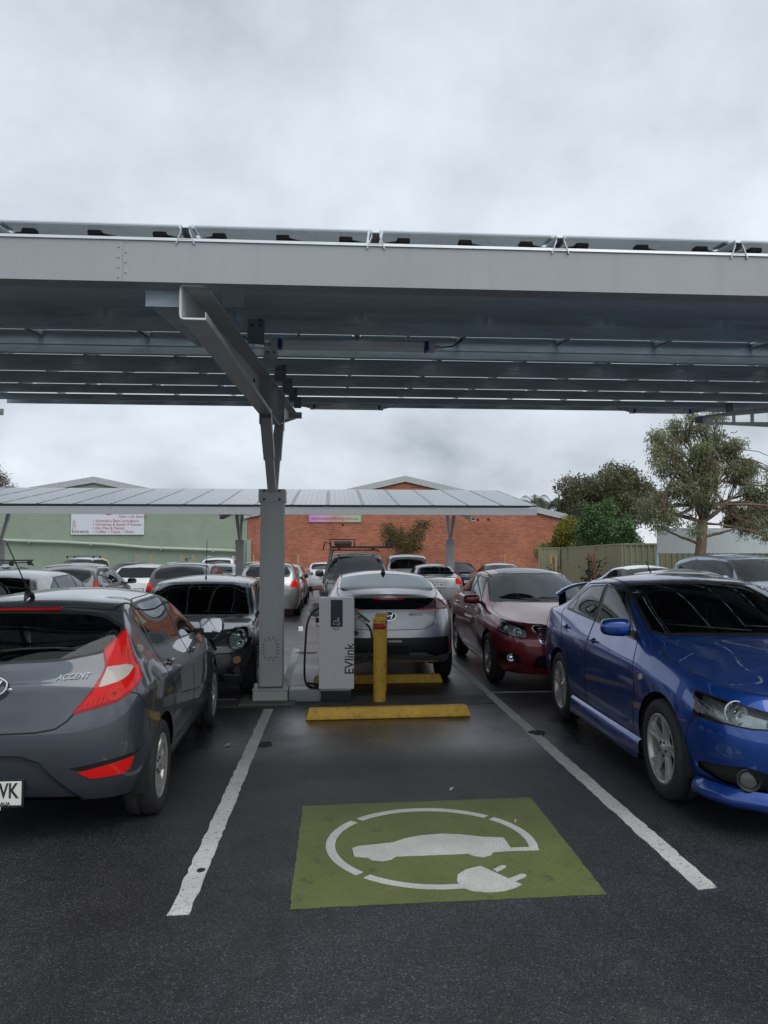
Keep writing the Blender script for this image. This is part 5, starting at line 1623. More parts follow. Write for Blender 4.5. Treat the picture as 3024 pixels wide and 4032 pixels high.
M_CON = simple('weathered_concrete', (.10, .097, .09), .7, bump=.3, bscale=120, var=.25, nscale=3, dirt=((.045, .043, .04), .6))

# ------------------------------------------------------------------ solar carports
def rafter(root, X, yf, yb, zt, bot, detail=True, flip=False):
    """tapered beam: top line zt(y), bottom polyline bot"""
    m = MB()
    w = .065
    # web
    top = [(y, zt(y)) for y in (yf, (yf + yb) / 2, yb)]
    poly = [(p[0], p[1]) for p in bot] + top[::-1]
    if X > 5.3:      # this end shows its cut-outs
        bz_ = lambda y: float(np.interp(y, [p[0] for p in bot], [p[1] for p in bot]))
        cuts = [(10.6, 11.2), (11.3, 11.7), (11.8, 12.26), (12.36, 13.0)]
        ed = [yf] + [q for c in cuts for q in c] + [yb]
        for k in range(len(ed) - 1):
            y0, y1 = ed[k], ed[k + 1]
            if k % 2 == 0: m.prism([(y0, bz_(y0))] + [p for p in bot if y0 < p[0] < y1] + [(y1, bz_(y1)), (y1, zt(y1)), (y0, zt(y0))], X + w - .008, X + w - .002, 'x', 0)
            else:
                h0, h1 = zt(y0) - bz_(y0), zt(y1) - bz_(y1)
                m.prism([(y0, bz_(y0)), (y1, bz_(y1)), (y1, bz_(y1) + h1 * .24), (y0, bz_(y0) + h0 * .24)], X + w - .008, X + w - .002, 'x', 0)
                m.prism([(y0, zt(y0) - h0 * .24), (y1, zt(y1) - h1 * .24), (y1, zt(y1)), (y0, zt(y0))], X + w - .008, X + w - .002, 'x', 0)
    else: m.prism(poly, X - w + .002, X - w + .008, 'x', 0)
    # flanges
    def strip(pts, x0, x1, th):
        for a, b in zip(pts[:-1], pts[1:]):
            vs = []
            for y, z in (a, b): vs += [(x0, y, z), (x1, y, z), (x1, y, z + th), (x0, y, z + th)]
            m.add(vs, [(3, 2, 1, 0), (4, 5, 6, 7), (0, 1, 5, 4), (1, 2, 6, 5), (2, 3, 7, 6), (3, 0, 4, 7)], 0)
    strip([(y, z - .009) for y, z in bot], X - w, X + w, .008)
    strip([(y, z + .001) for y, z in top], X - w, X + w, .008)
    # lip of the channel on the open side
    m.prism([(bot[0][0], bot[0][1]), (bot[1][0], bot[1][1]), (bot[1][0], bot[1][1] + .03), (bot[0][0], bot[0][1] + .03)], X + w - .004, X + w, 'x', 0)
    m.prism([(yb, bot[-1][1]), (yb, zt(yb)), (yb - .004, zt(yb)), (yb - .004, bot[-1][1])], X - w, X + w + .10 * detail, 'x', 0)
    m.build('rafter', [M_STEEL], root)
    # bright folded edge of the channel's open end
    e = MB()
    z0, z1, y = bot[0][1] - .010, zt(yf) + .004, yf - .004
    pts = [(X + w, z0), (X - w + .02, z0), (X - w + .004, z0 + .006), (X - w, z0 + .022), (X - w, z1 - .022), (X - w + .004, z1 - .006), (X - w + .02, z1), (X + w, z1)]
    e.tube([(x, y, z) for x, z in pts], .0055, 6)
    e.build('channel_edge', [simple('edge_paint', (.66, .67, .68), .4, var=.05)], root)

def carport(name, label, X0, X1, yf, yb, zf, slope, cols, pitch_x, rows, fascia_h, detail, y_col, zc, ends=()):
    root = empty(name, ((X0 + X1) / 2, (yf + yb) / 2, 0), 0, label, 'solar carport')
    off = Vector((-(X0 + X1) / 2, -(yf + yb) / 2, 0))
    holder = root
    def fix(o): o.location = off; return o
    zt = lambda y: zf + slope * (y - yf)           # top of rafters = bottom of purlins
    # fascia: folded sheet with a lip above and a return below
    m = MB()
    t0 = zf + .224
    m.box(X0, X1, yf - .022, yf - .018, zf, t0)
    m.box(X0, X1, yf - .016, yf + .085, zf, zf + .004)
    m.box(X0, X1, yf + .087, yf + .091, zf + .001, zf + .07)
    m.box(X0, X1, yf - .016, yf + .03, t0 - .004, t0)
    o = m.build('fascia', [M_FASC], root); fix(o)
    m = MB(); m.box(X0, X1, yf - .030, yf - .0222, t0 - .012, t0 + .002); fix(m.build('fascia_lip', [M_ALU], root))
    if detail:
        m = MB()
        for xs in (-1.06, 5.1):
            m.box(xs, xs + .0015, yf - .0235, yf - .0222, zf + .002, t0 - .014, 0)
            for i in range(9):
                z = zf + .02 + i * .026
                m.ball((xs - .02 + .035 * (i % 2), yf - .024, z), (.0045, .003, .0045), 1)
        fix(m.build('fascia_joint', [simple('joint_grey', (.28, .285, .29), .5), M_FASC], root))
    # purlins: Z sections
    n = int(round((yb - yf) / rows[1]))
    ys = [4.48 + 1.35 * i for i in range(7)] if detail else [yf + .72 + i * rows[1] for i in range(int((yb - yf - .72) / rows[1]) + 1)]
    if detail:       # closing sheets behind the fascia
        m = MB(); m.box(X0 + .02, X1 - .02, yf + .26, yf + .263, zt(yf + .26) + .10, zt(yf + .26) + .25); m.box(X0 + .02, X1 - .02, yf + .263, yf + .32, zt(yf + .26) + .10, zt(yf + .26) + .103); fix(m.build('closing_sheet', [M_GALV], root))
        m = MB(); m.beam(((X0 + X1) / 2, yf + .66, zt(yf + .66) + .246), ((X0 + X1) / 2, yf + 1.86, zt(yf + 1.86) + .246), X1 - X0 - .04, .004); fix(m.build('soffit_sheet', [M_GALV], root))
    for i, y in enumerate(ys):
        z = zt(y) + .09; h = (.18, .18, .197, .163, .131, .108, .093)[i] if detail else .15
        m = MB()
        m.box(X0 + .02, X1 - .02, y, y + .003, z + .012, z + h)
        m.box(X0 + .02, X1 - .02, y + .0035, y + .065, z + .012, z + .015)
        m.box(X0 + .02, X1 - .02, y + .062, y + .065, z + .0155, z + .032)
        m.box(X0 + .02, X1 - .02, y - .060, y - .0005, z + h - .003, z + h)
        # stiffening folds along the web
        for q in (.45,): m.box(X0 + .02, X1 - .02, y - .007, y - .0005, z + h * q, z + h * q + .022)
        fix(m.build('purlin', [M_GALV], root))
    # rear trim
    m = MB(); m.box(X0, X1, yb - .004, yb, zt(yb) + .09, zt(yb) + .24); fix(m.build('rear_trim', [M_GALV], root))
    # panels
    px, py = pitch_x, rows[0]
    th = math.atan(slope)
    zp = lambda y: zt(y) + (.305 if detail else .312)
    STEP = .019 if detail else .008
    nx = int(round((X1 - X0) / px))
    bnd = [yf - .04] + ([5.44, 7.08, 8.72, 10.36, 12.0] if detail else [yf - .04 + (i + 1) * py for i in range(int(round((yb - yf) / py)) - 1)]) + [yb]
    ny = len(bnd) - 1
    pmesh = {}
    for dd in sorted({round(q - p, 3) for p, q in zip(bnd[:-1], bnd[1:])}):
        pm = MB(); pm.box(-px / 2 + .022, px / 2 - .022, -dd / 2 + .005, dd / 2 - .005, -.004, .004)
        mt = MATS.setdefault('solar_%.3f_%.2f' % (dd, px), mat_panel(px - .044, dd - .01, *((.02, .02, .45 if abs(dd - 1.58) < .005 else .05, .0001) if detail else (.008, .008, .03))))
        panel = pm.build('solar_panel', [mt], root); pmesh[dd] = panel.data
        bpy.data.objects.remove(panel)
    jm = MB()
    jm.bbox(-.035, .035, -.030, .030, -.032, -.0045, .008)
    jm.tube([(.02, 0, -.02), (.10, .02, -.03), (.18, .10, -.012)], .008, 6)
    jb = jm.build('junction_box', [simple('box_black', (.012, .012, .014), .5)], root); jmesh = jb.data; bpy.data.objects.remove(jb)
    cnt = 0; restm = MB()
    order = sorted([(j, i) for j in range(ny) for i in range(nx)], key=lambda q: (q[0], abs(X0 + (q[1] + .5) * px)))
    for (j, i) in order:
        x = X0 + (i + .5) * px; y = (bnd[j] + bnd[j + 1]) / 2; dd = round(bnd[j + 1] - bnd[j], 3)
        p = bpy.data.objects.new('solar_panel', pmesh[dd]); COL.objects.link(p); p.parent = root
        p.location = Vector((x, y, zp(y))) + off; p.rotation_euler = (th + STEP / dd, 0, 0)   # every row a little steeper than the roof, so a slit opens between rows
        if j == 0 and detail:
            for dx in (-.33, 0, .33):
                q = bpy.data.objects.new('junction_box', jmesh); COL.objects.link(q); q.parent = p
                q.location = (dx, -dd / 2 + .13, 0)
                if dx < 0: q.scale = (-1, 1, 1)
    if not detail:
        m = MB(); m.box(X0 + .02, X1 - .02, yf - .045, yf - .040, zp(yf - .04) - .045, zp(yf - .04) + .0); fix(m.build('panel_frame', [M_SEAM], root))
    # support rails between the panel columns, with the little A shaped clamps
    for i in range(nx + 1):
        x = X0 + i * px; m = MB()
        for sx in (-.020, .020):
            m.beam((x + sx, yf - .03, zp(yf - .03) - .030), (x + sx, yb - .03, zp(yb - .03) - .030), .004, .04)
        m.beam((x, yf - .03, zp(yf - .03) - .020), (x, yb - .03, zp(yb - .03) - .020), .046, .004)
        y = yf - .028
        m.beam((x - .020, y, zp(y) - .035), (x - .045, y, zt(y) + .20), .006, .012, 0, (0, 1, 0)); m.beam((x + .020, y, zp(y) - .035), (x + .045, y, zt(y) + .20), .006, .012, 0, (0, 1, 0))
        m.beam((x - .030, y, zt(y) + .225), (x + .030, y, zt(y) + .225), .008, .006, 0, (0, 1, 0))
        k = int((yb - yf) / .32)
        for q in range(k):
            yy = yf + .08 + q * .32
            m.beam((x, yy, zp(yy) + .012), (x, yy + .12, zp(yy + .12) + .012), .05, .008)
        fix(m.build('panel_rail', [simple('rail_alu', (.46, .48, .50), .38, metal=.5)], root))
    # columns with rafters and V struts
    for X in cols:
        bz = ground_z(y_col)
        def bot_at(y):
            return [q for q in bot_at.pts]
        d = zt(yf)
        bot = [(yf + .02, zt(yf) - .165), (y_col - 1.1, zt(y_col - 1.1) - (.38 if detail else .32)), (y_col + .12, zt(y_col + .12) - (.43 if detail else .36)), (yb - .02, zt(yb - .02) - .12)]
        rr_ = lambda o: fix(o)
        before = set(root.children)
        rafter(root, X, yf + .02, yb - .02, lambda y: zt(y) - .006, bot, detail)
        # struts
        for dy in ((-1.05, 1.05) if X < 5.3 else (-.4, .4)):
            a = Vector((X, y_col + dy * .06, zc + bz - .05)); yb_ = y_col + dy
            zb_ = np.interp(yb_, [p[0] for p in bot], [p[1] for p in bot]) - .01
            e = Vector((X, yb_, float(zb_)))
            m = MB(); m.beam(a, e, .095, .10, 0, (0, 1, .01)); m.beam(a + (e - a) * .50, e, .118, .122, 0, (0, 1, .01))
            for sg in (-1, 1): m.box(X + sg * .06 - .004, X + sg * .06 + .004, yb_ - .05, yb_ + .05, zb_ - .10, zb_ + .06)
            m.build('strut', [M_STEEL], root)
        m = MB()
        m.bbox(X - .155, X + .155, y_col - .15, y_col - .135, zc + bz - .15, zc + bz + .0, .004); m.bbox(X - .155, X + .155, y_col + .135, y_col + .15, zc + bz - .15, zc + bz, .004)
        for sg in (-1, 1): m.bbox(X + sg * .148 - .008, X + sg * .148 + .008, y_col - .133, y_col + .133, zc + bz - .15, zc + bz, .004)
        m.box(X - .14, X + .14, y_col - .13, y_col + .13, zc + bz - .06, zc + bz - .05)
        for bx in (-.09, .09):
            for bzz in (-.02, -.12): m.lathe([(0, .012), (.014, .012), (.016, 0), (.016, -.004)], 8, 1, Matrix.Translation((X + bx, y_col - .152, zc + bz + bzz)) @ Matrix.Rotation(-PI / 2, 4, 'Z'))
        m.build('column_bracket', [M_STEEL, M_BOLT], root)
        m = MB(); m.bbox(X - .138, X + .138, y_col - .13, y_col + .13, bz + .16, zc + bz - .02, .018, seg=3)
        c = m.build('column', [M_STEEL], root)
        m = MB()
        m.bbox(X - .20, X + .20, y_col - .20, y_col + .20, bz, bz + .125, .012); m.bbox(X - .205, X + .205, y_col - .205, y_col + .205, bz + .126, bz + .152, .01)
        for sx in (-.165, .165):
            for sy in (-.165, .165): m.lathe([(0, .065), (.022, .06), (.026, .0)], 10, 0, Matrix.Translation((X + sx, y_col + sy, bz + .152)) @ Matrix.Rotation(-PI / 2, 4, 'Y'))
        m.build('column_base', [M_STEEL], root)
        if detail:
            m = MB()
            def oval(hw, hh, n=10):
                return [(X + hw * math.cos(a), .60 + (hh - hw) + hw * math.sin(a)) for a in [PI * i / n for i in range(n + 1)]] + [(X + hw * math.cos(a), .60 - (hh - hw) + hw * math.sin(a)) for a in [PI + PI * i / n for i in range(n + 1)]]
            yy = y_col - .1305
            m.prism(oval(.098, .150), yy - .004, yy, 'y', 0)
            m.prism(oval(.072, .122), yy - .0065, yy - .0045, 'y', 0)
            m.prism(oval(.066, .116), yy - .0072, yy - .0068, 'y', 1); m.prism(oval(.063, .113), yy - .0085, yy - .0075, 'y', 0)
            hs = oval(.085, .137, 5)
            per = []
            for a, b in zip(hs, hs[1:] + hs[:1]):
                L_ = math.hypot(b[0] - a[0], b[1] - a[1]); k = max(1, int(L_ / .03))
                for i in range(k): per.append((lerp(a[0], b[0], i / k), lerp(a[1], b[1], i / k)))
            for (x, z) in per[::1]:
                m.lathe([(0, .0015), (.0075, .0015), (.008, -.001)], 8, 1, Matrix.Translation((x, yy - .0045, z)) @ Matrix.Rotation(-PI / 2, 4, 'Z'))
            for z in (.505, .695): m.lathe([(0, .002), (.006, .002), (.007, -.001)], 8, 1, Matrix.Translation((X, yy - .009, z)) @ Matrix.Rotation(-PI / 2, 4, 'Z'))
            m.build('access_cover', [M_STEEL, M_SEAM], root)
        # cleats that carry the purlins, each with its bolts
        for y in ys:
            if y > yb - .1: continue
            m = MB()
            m.box(X + .067, X + .19, y - .012, y - .008, zt(y) + .0, zt(y) + .19, 0)
            if detail:
                for bx, q in ((.10, .05), (.16, .05), (.16, .09)):
                    m.ball((X + bx, y - .013, zt(y) + .09 + q), (.013, .008, .013), 1)
            m.build('purlin_cleat', [simple('cleat_grey', (.22, .25, .28), .5), M_BOLT], root)
        if detail:
            m = MB()
            for y, fr in ((7.2, .45), (7.0, .2), (7.25, .15), (7.45, .7), (8.15, .35), (8.3, .7), (8.15, .75), (9.0, .3), (9.05, .6), (9.1, .85), (9.75, .3), (9.8, .6), (10.2, .35), (10.25, .7), (10.7, .5), (10.75, .8)):
                zlo = float(np.interp(y, [p[0] for p in bot], [p[1] for p in bot])); zhi = zt(y)
                m.lathe([(0, .014), (.018, .014), (.021, .0)], 6, 0, Matrix.Translation((X - .056, y, lerp(zlo, zhi, fr))))
            for y in (8.12, 8.95, 9.55, 10.25):
                zlo = float(np.interp(y, [p[0] for p in bot], [p[1] for p in bot]))
                m.box(X - .055, X + .062, y, y + .006, zlo + .02, zt(y) - .01, 1)
                m.box(X - .0555, X - .050, y + .01, y + .32, zlo + .03, zt(y) - .02, 1)
            m.build('rafter_bolt', [M_BOLT, M_STEEL], root)
            m = MB()
            a, b, c, d_ = (X - .26, yf + .12, zt(yf) - .06), (X - .07, yf + .12, zt(yf) - .06), (X - .07, yf + .75, zt(yf) - .10), (X - .09, yf + .72, zt(yf) - .13)
            m.add([a, b, c, d_] + [(p[0], p[1], p[2] - .006) for p in (a, b, c, d_)], [(0, 1, 2, 3), (7, 6, 5, 4), (0, 4, 5, 1), (1, 5, 6, 2), (2, 6, 7, 3), (3, 7, 4, 0)])
            m.box(X - .26, X - .07, yf + .105, yf + .111, zt(yf) - .085, zt(yf) + .0)
            m.build('knee_brace', [M_GALV], root)
        for o in set(root.children) - before: fix(o)
    return root, zt, ys, fix

def batten_light(x0, x1, y, z, label):
    root = empty('batten_light', ((x0 + x1) / 2, y, z), 0, label, 'light fitting')
    L_ = x1 - x0
    m = MB(); m.bbox(-L_ / 2 + .09, L_ / 2 - .09, -.045, .045, -.035, .035, .014, seg=3)
    m.build('diffuser', [simple('diffuser_grey', (.82, .83, .86), .3, var=.02)], root)
    m = MB()
    for sg in (-1, 1):
        a, b = sorted((sg * L_ / 2, sg * (L_ / 2 - .06)))
        m.bbox(a, b, -.048, .048, -.038, .038, .012, 0)
        a, b = sorted((sg * (L_ / 2 - .062), sg * (L_ / 2 - .088)))
        m.bbox(a, b, -.048, .048, -.038, .038, .004, 1)
        m.tube([(sg * L_ / 2, 0, 0), (sg * (L_ / 2 + .05), 0, 0)], .016, 8, 0)
        m.tube([(sg * (L_ / 2 + .05), 0, 0), (sg * (L_ / 2 + .14), 0, .01), (sg * (L_ / 2 + .22), .0, .06)], .006, 6, 2)
    m.build('end_cap', [simple('cap_grey', (.58, .60, .62), .4), simple('clip_blue', (.02, .05, .22), .4), M_TRIM], root)
    m = MB()
    for x in (-L_ * .33, L_ * .33): m.box(x - .012, x + .012, -.05, .05, .036, .075)
    m.build('mounting_clip', [M_ALU], root)
    return root
# ------------------------------------------------------------------ buildings, fence, trees
def gable_building(name, label, xa, xb, xp, y, ze, zp, wallm, roofm, zb=-.6, depth=22, over=.35):
    root = empty(name, (xp, y, 0), 0, label, 'building')
    m = MB()
    poly = [(xa - xp, zb), (xb - xp, zb), (xb - xp, ze), (0, zp), (xa - xp, ze)]
    m.prism(poly, 0, .25, 'y')
    m.prism([(xa - xp, zb), (xa - xp + .25, zb), (xa - xp + .25, ze), (xa - xp, ze)], .252, depth, 'y'); m.prism([(xb - xp - .25, zb), (xb - xp, zb), (xb - xp, ze), (xb - xp - .25, ze)], .252, depth, 'y')
    w = m.build('wall', [wallm], root)
    m = MB()
    for x0, x1 in ((xa - xp, 0), (0, xb - xp)):
        s = (zp - ze) / (0 - (xa - xp)) if x0 < 0 else (ze - zp) / (xb - xp)
        f = lambda x: zp + .01 + (s * x)
        a, b = (x0 - (over if x0 < 0 else 0), x1 + (over if x0 >= 0 else 0))
        m.add([(a, -.15, f(a)), (b, -.15, f(b)), (b, depth, f(b)), (a, depth, f(a)), (a, -.15, f(a) + .05), (b, -.15, f(b) + .05), (b, depth, f(b) + .05), (a, depth, f(a) + .05)],
              [(3, 2, 1, 0), (4, 5, 6, 7), (0, 1, 5, 4), (1, 2, 6, 5), (2, 3, 7, 6), (3, 0, 4, 7)])
    r = m.build('roof', [roofm], root)
    m = MB()
    for x0, x1 in ((xa - xp - over, 0), (0, xb - xp + over)):
        s = (zp - ze) / (0 - (xa - xp)) if x0 < 0 else (ze - zp) / (xb - xp)
        f = lambda x: zp + .06 + s * x
        m.add([(x0, -.17, f(x0)), (x1, -.17, f(x1)), (x1, -.17, f(x1) - .36), (x0, -.17, f(x0) - .36), (x0, -.15, f(x0)), (x1, -.15, f(x1)), (x1, -.152, f(x1) - .36), (x0, -.152, f(x0) - .36)],
              [(0, 1, 2, 3), (7, 6, 5, 4), (0, 4, 5, 1), (1, 5, 6, 2), (2, 6, 7, 3), (3, 7, 4, 0)])
    m.build('barge_board', [simple('barge_' + name, (.40, .43, .43), .5)], r)
    return root

def leaf_mat(name, cols, trans=.25, rough=.5):
    t = NT('leaf_' + name)
    g = t.n('ShaderNodeNewGeometry')
    c = t.ramp(g.outputs['Random Per Island'], [(i / max(1, len(cols) - 1), c) for i, c in enumerate(cols)])
    n = t.noise(t.coord(), 1.4, 4)
    c = t.mix(1.0, c, t.ramp(n, [(.3, (.7, .7, .7)), (.7, (1.25, 1.25, 1.2))]), 'MULTIPLY')
    b = t.n('ShaderNodeBsdfPrincipled'); b.inputs['Roughness'].default_value = rough; t.l(c, b.inputs['Base Color'])
    tl = t.n('ShaderNodeBsdfTranslucent'); t.l(c, tl.inputs[0])
    mx = t.n('ShaderNodeMixShader'); mx.inputs[0].default_value = trans
    t.l(b.outputs[0], mx.inputs[1]); t.l(tl.outputs[0], mx.inputs[2]); t.l(mx.outputs[0], t.out.inputs[0])
    return t.m

def foliage(name, clumps, n, size, mat, parent, droop=0.0, shell=.55, aspect=.3, sub=None, rs=None):
    """clumps: (centre, radii); many leaf shaped faces gathered in twig tufts"""
    R = np.random.RandomState(rs if rs is not None else random.randint(0, 9999))
    w = np.array([c[1][0] * c[1][1] + c[1][1] * c[1][2] for c in clumps]); w = w / w.sum()
    V = []; F = []
    per = 9
    for _ in range(n // per):
        k = R.choice(len(clumps), p=w); c, r = clumps[k]
        d = R.normal(size=3); d /= np.linalg.norm(d)
        rad = shell + (1 - shell) * R.rand() ** .6
        if R.rand() < .25: rad *= R.rand()
        p = np.array(c) + d * np.array(r) * rad
        ax = d * .6 + R.normal(size=3) * .6; ax[2] -= droop; ax /= np.linalg.norm(ax)
        for _l in range(per):
            l = ax + R.normal(size=3) * .55; l[2] -= droop * .5; l /= np.linalg.norm(l)
            q = R.normal(size=3); s = np.cross(l, q); s /= max(1e-6, np.linalg.norm(s))
            sz = size * (.6 + .8 * R.rand())
            o = p + R.normal(size=3) * size * .9
            b = len(V)
            V += [o, o + l * sz * .45 + s * sz * aspect * .5, o + l * sz, o + l * sz * .45 - s * sz * aspect * .5]
            F.append((b, b + 1, b + 2, b + 3))
    me = bpy.data.meshes.new(name); me.from_pydata([tuple(v) for v in V], [], F)
    return link(name, me, mat, parent)

def limb(m, a, b, r0, r1, bend=.12, n=6, rnd=random):
    a = Vector(a); b = Vector(b); L_ = (b - a).length
    d1 = Vector((rnd.uniform(-1, 1), rnd.uniform(-1, 1), rnd.uniform(-.3, .8))) * L_ * bend
    pts = []; rs = []
    for i in range(n + 1):
        t = i / n
        p = a.lerp(b, t) + d1 * math.sin(PI * t) + Vector((rnd.uniform(-1, 1), rnd.uniform(-1, 1), rnd.uniform(-1, 1))) * r0 * .25 * (0 < i < n)
        pts.append(p); rs.append(lerp(r0, r1, t) * (1 + .08 * rnd.uniform(-1, 1)))
    m.tube(pts, rs, 8)
    return pts

def tree(name, label, cat, loc, trunk, clumps, n, size, leafm, barkm, r0, group=None, droop=0, shell=.55, aspect=.3, seed=1, limbs=True, bend=.12):
    """trunk: points from the base up; every clump is reached by a limb from the trunk"""
    random.seed(seed)
    root = empty(name, loc, 0, label, cat, group)
    m = MB()
    tp = [Vector(p) for p in trunk]
    N = len(tp)
    m.tube(tp, [lerp(r0, r0 * .45, i / (N - 1)) * (1.25 if i == 0 else 1) for i in range(N)], 10)
    if limbs:
        for c, r in clumps:
            k = random.randint(max(1, N // 2), N - 1) if N > 2 else N - 1
            pts = limb(m, tp[k], Vector(c), r0 * .20, r0 * .05, bend)
            for _ in range(7):
                q = Vector(c) + Vector((random.uniform(-1, 1) * r[0], random.uniform(-1, 1) * r[1], random.uniform(-.7, 1) * r[2])) * .85
                limb(m, pts[random.randint(2, 5)], q, r0 * .09, r0 * .02, .15, 4)
    m.build('trunk', [barkm], root)
    foliage('crown', clumps, n, size, leafm, root, droop, shell, aspect, rs=seed)
    return root

def bark(name, col):
    t = NT('bark_' + name); b = t.bsdf(Roughness=.9)
    co = t.coord('Object', (1, 1, .25))
    n = t.noise(co, 14, 6, .7)
    c = t.ramp(n, [(.3, tuple(x * .45 for x in col)), (.55, col), (.75, tuple(min(1, x * 1.5) for x in col))])
    t.l(c, b.inputs['Base Color']); t.l(t.bump(n, .8, .03), b.inputs['Normal'])
    return t.m

def metal_fence(name, label, pts, h, pitch, mat, cat='fence', zoff=0.0):
    """profiled steel sheet fence along a polyline: (x, y) points"""
    root = empty(name, (pts[0][0], pts[0][1], 0), 0, label, cat)
    o = Vector((pts[0][0], pts[0][1], 0))
    for (a, b) in zip(pts[:-1], pts[1:]):
        A = Vector((a[0], a[1], 0)) - o; B = Vector((b[0], b[1], 0)) - o
        d = (B - A); L_ = d.length; d.normalize(); nr = Vector((d.y, -d.x, 0))
        if nr.y > 0: nr = -nr
        m = MB(); vs = []; fs = []
        n = int(L_ / pitch)
        prof = [(0, 0), (.30, 0), (.38, .045), (.62, .045), (.70, 0)]
        for i in range(n):
            for f, k in prof:
                p = A + d * (i + f) * L_ / n + nr * k
                zt_ = (a[2] if len(a) > 2 else h); zt2 = (b[2] if len(b) > 2 else h); z1 = lerp(zt_, zt2, (i + f) / n)
                vs += [(p.x, p.y, -.5), (p.x, p.y, z1)]
        for i in range(len(vs) // 2 - 1): fs.append((2 * i, 2 * i + 2, 2 * i + 3, 2 * i + 1))
        m.add(vs, fs)
        m.build('fence_sheet', [mat], root)
        m = MB()
        za = (a[2] if len(a) > 2 else h); zb_ = (b[2] if len(b) > 2 else h)
        m.beam(A + nr * .02 + Vector((0, 0, za + .02)), B + nr * .02 + Vector((0, 0, zb_ + .02)), .07, .05)
        m.build('top_rail', [mat], root)
        k = max(1, int(L_ / 2.4))
        for i in range(k + 1):
            p = A + d * L_ * i / k + nr * .03
            m = MB(); m.box(p.x - .025, p.x + .025, p.y - .02, p.y + .035, -.5, lerp(za, zb_, i / k)); m.build('fence_post', [mat], root)
    return root
# ------------------------------------------------------------------ the ground and its markings
M_ASPH = mat_asphalt()
m = MB()
ysg = [-60, -20, 0, 6, 14, 20, 26, 32, 40, 50, 60, 120, 400]
gz = lambda y: ground_z(min(y, 60))
xs = [-300, -40, -12, 0, 12, 40, 300]
vs = [(x, y, gz(y)) for y in ysg for x in xs]; nx = len(xs)
m.add(vs, [(j * nx + i, j * nx + i + 1, (j + 1) * nx + i + 1, (j + 1) * nx + i) for j in range(len(ysg) - 1) for i in range(nx - 1)])
g = m.build('ground', [M_ASPH]); tag(g, kind='structure')

M_WLINE = mat_roadpaint('white_line_paint', (.68, .69, .67), .75, scale=34, lo=.56)
M_GREEN = mat_roadpaint('green_bay_paint', (.15, .172, .052), .6, (.05, .058, .03), 7, .56)
M_WSYM = mat_roadpaint('white_symbol_paint', (.62, .63, .60), .4, (.2, .2, .18), 60, .66)

def flat_poly(polys, z0, z1, name, mat, parent=None, jitter=0.0, step=.06, sl=False):
    m = MB()
    for poly in polys:
        P = []
        if jitter:
            n = len(poly)
            for i in range(n):
                a, b = poly[i], poly[(i + 1) % n]; L_ = math.hypot(b[0] - a[0], b[1] - a[1]); k = max(1, int(L_ / step))
                for q in range(k):
                    P.append((lerp(a[0], b[0], q / k) + random.uniform(-1, 1) * jitter, lerp(a[1], b[1], q / k) + random.uniform(-1, 1) * jitter))
        else: P = list(poly)
        if sum(P[i][0] * P[(i + 1) % len(P)][1] - P[(i + 1) % len(P)][0] * P[i][1] for i in range(len(P))) < 0: P.reverse()
        from mathutils.geometry import tessellate_polygon
        tri = tessellate_polygon([[Vector((p[0], p[1], 0)) for p in P]])
        fs = []
        for t in tri:
            q = [P[i] for i in t]
            ar = (q[1][0] - q[0][0]) * (q[2][1] - q[0][1]) - (q[2][0] - q[0][0]) * (q[1][1] - q[0][1])
            fs.append(tuple(t) if ar > 0 else tuple(t)[::-1])
        m.add([(p[0], p[1], z1) for p in P], fs)
        n = len(P); b = [(p[0], p[1], z0) for p in P] + [(p[0], p[1], z1) for p in P]
        m.add(b, [(i, (i + 1) % n, n + (i + 1) % n, n + i) for i in range(n)])
    return m.build(name, [mat], parent)

random.seed(3)
def line(name, pts, label, z=.0, jit=.006):
    o = flat_poly([pts], -.01 + z, .004 + z, name, M_WLINE, jitter=jit)
    tag(o, label, 'painted line', 'painted bay lines')
line('bay_line', [(-.776, 3.80), (-.675, 3.805), (-.648, 8.62), (-.748, 8.62)], 'worn white bay line running from the foreground to the carport column')
line('bay_line', [(1.862, 3.90), (1.978, 3.925), (1.955, 9.30), (1.853, 9.30)], 'worn white bay line right of the green painted square')
line('bay_line', [(-.655, 10.0), (-.555, 10.0), (-.575, 13.9), (-.695, 13.9)], 'white bay line behind the charging pedestal')
line('bay_line', [(1.86, 9.31), (1.955, 9.31), (1.93, 14.2), (1.82, 14.2)], 'white bay line between the silver fastback and the dark red sedan')
line('bay_line', [(1.96, 9.42), (4.55, 9.50), (4.55, 9.55), (1.96, 9.47)], 'thin white line across the bay in front of the dark red sedan', jit=.003)
line('bay_line', [(-3.4, 9.12), (-1.12, 9.17), (-1.12, 9.22), (-3.4, 9.17)], 'thin white line across the bay in front of the small retro hatchback', jit=.003)
line('bay_line', [(-.72, 16.4), (-.62, 16.4), (-.70, 18.4), (-.80, 18.4)], 'short white bay line beyond the charging pedestal', z=-.032)
# drain strip of smooth concrete along the column row
o = flat_poly([[(-9, 8.66), (-.2, 8.72), (.6, 8.68), (1.84, 8.75), (1.84, 9.28), (-.2, 9.36), (-1.1, 9.36), (-9, 9.08)]], -.02, .003, 'drain_strip', M_CON, jitter=.01, step=.2); tag(o, kind='structure')
m = MB(); m.bbox(-1.05, -.42, 8.80, 9.62, -.05, .022, .008)
o = m.build('column_footing', [simple('footing_concrete', (.17, .165, .15), .8, bump=.3, var=.25, nscale=5, dirt=((.06, .055, .05), .6))]); tag(o, kind='structure')

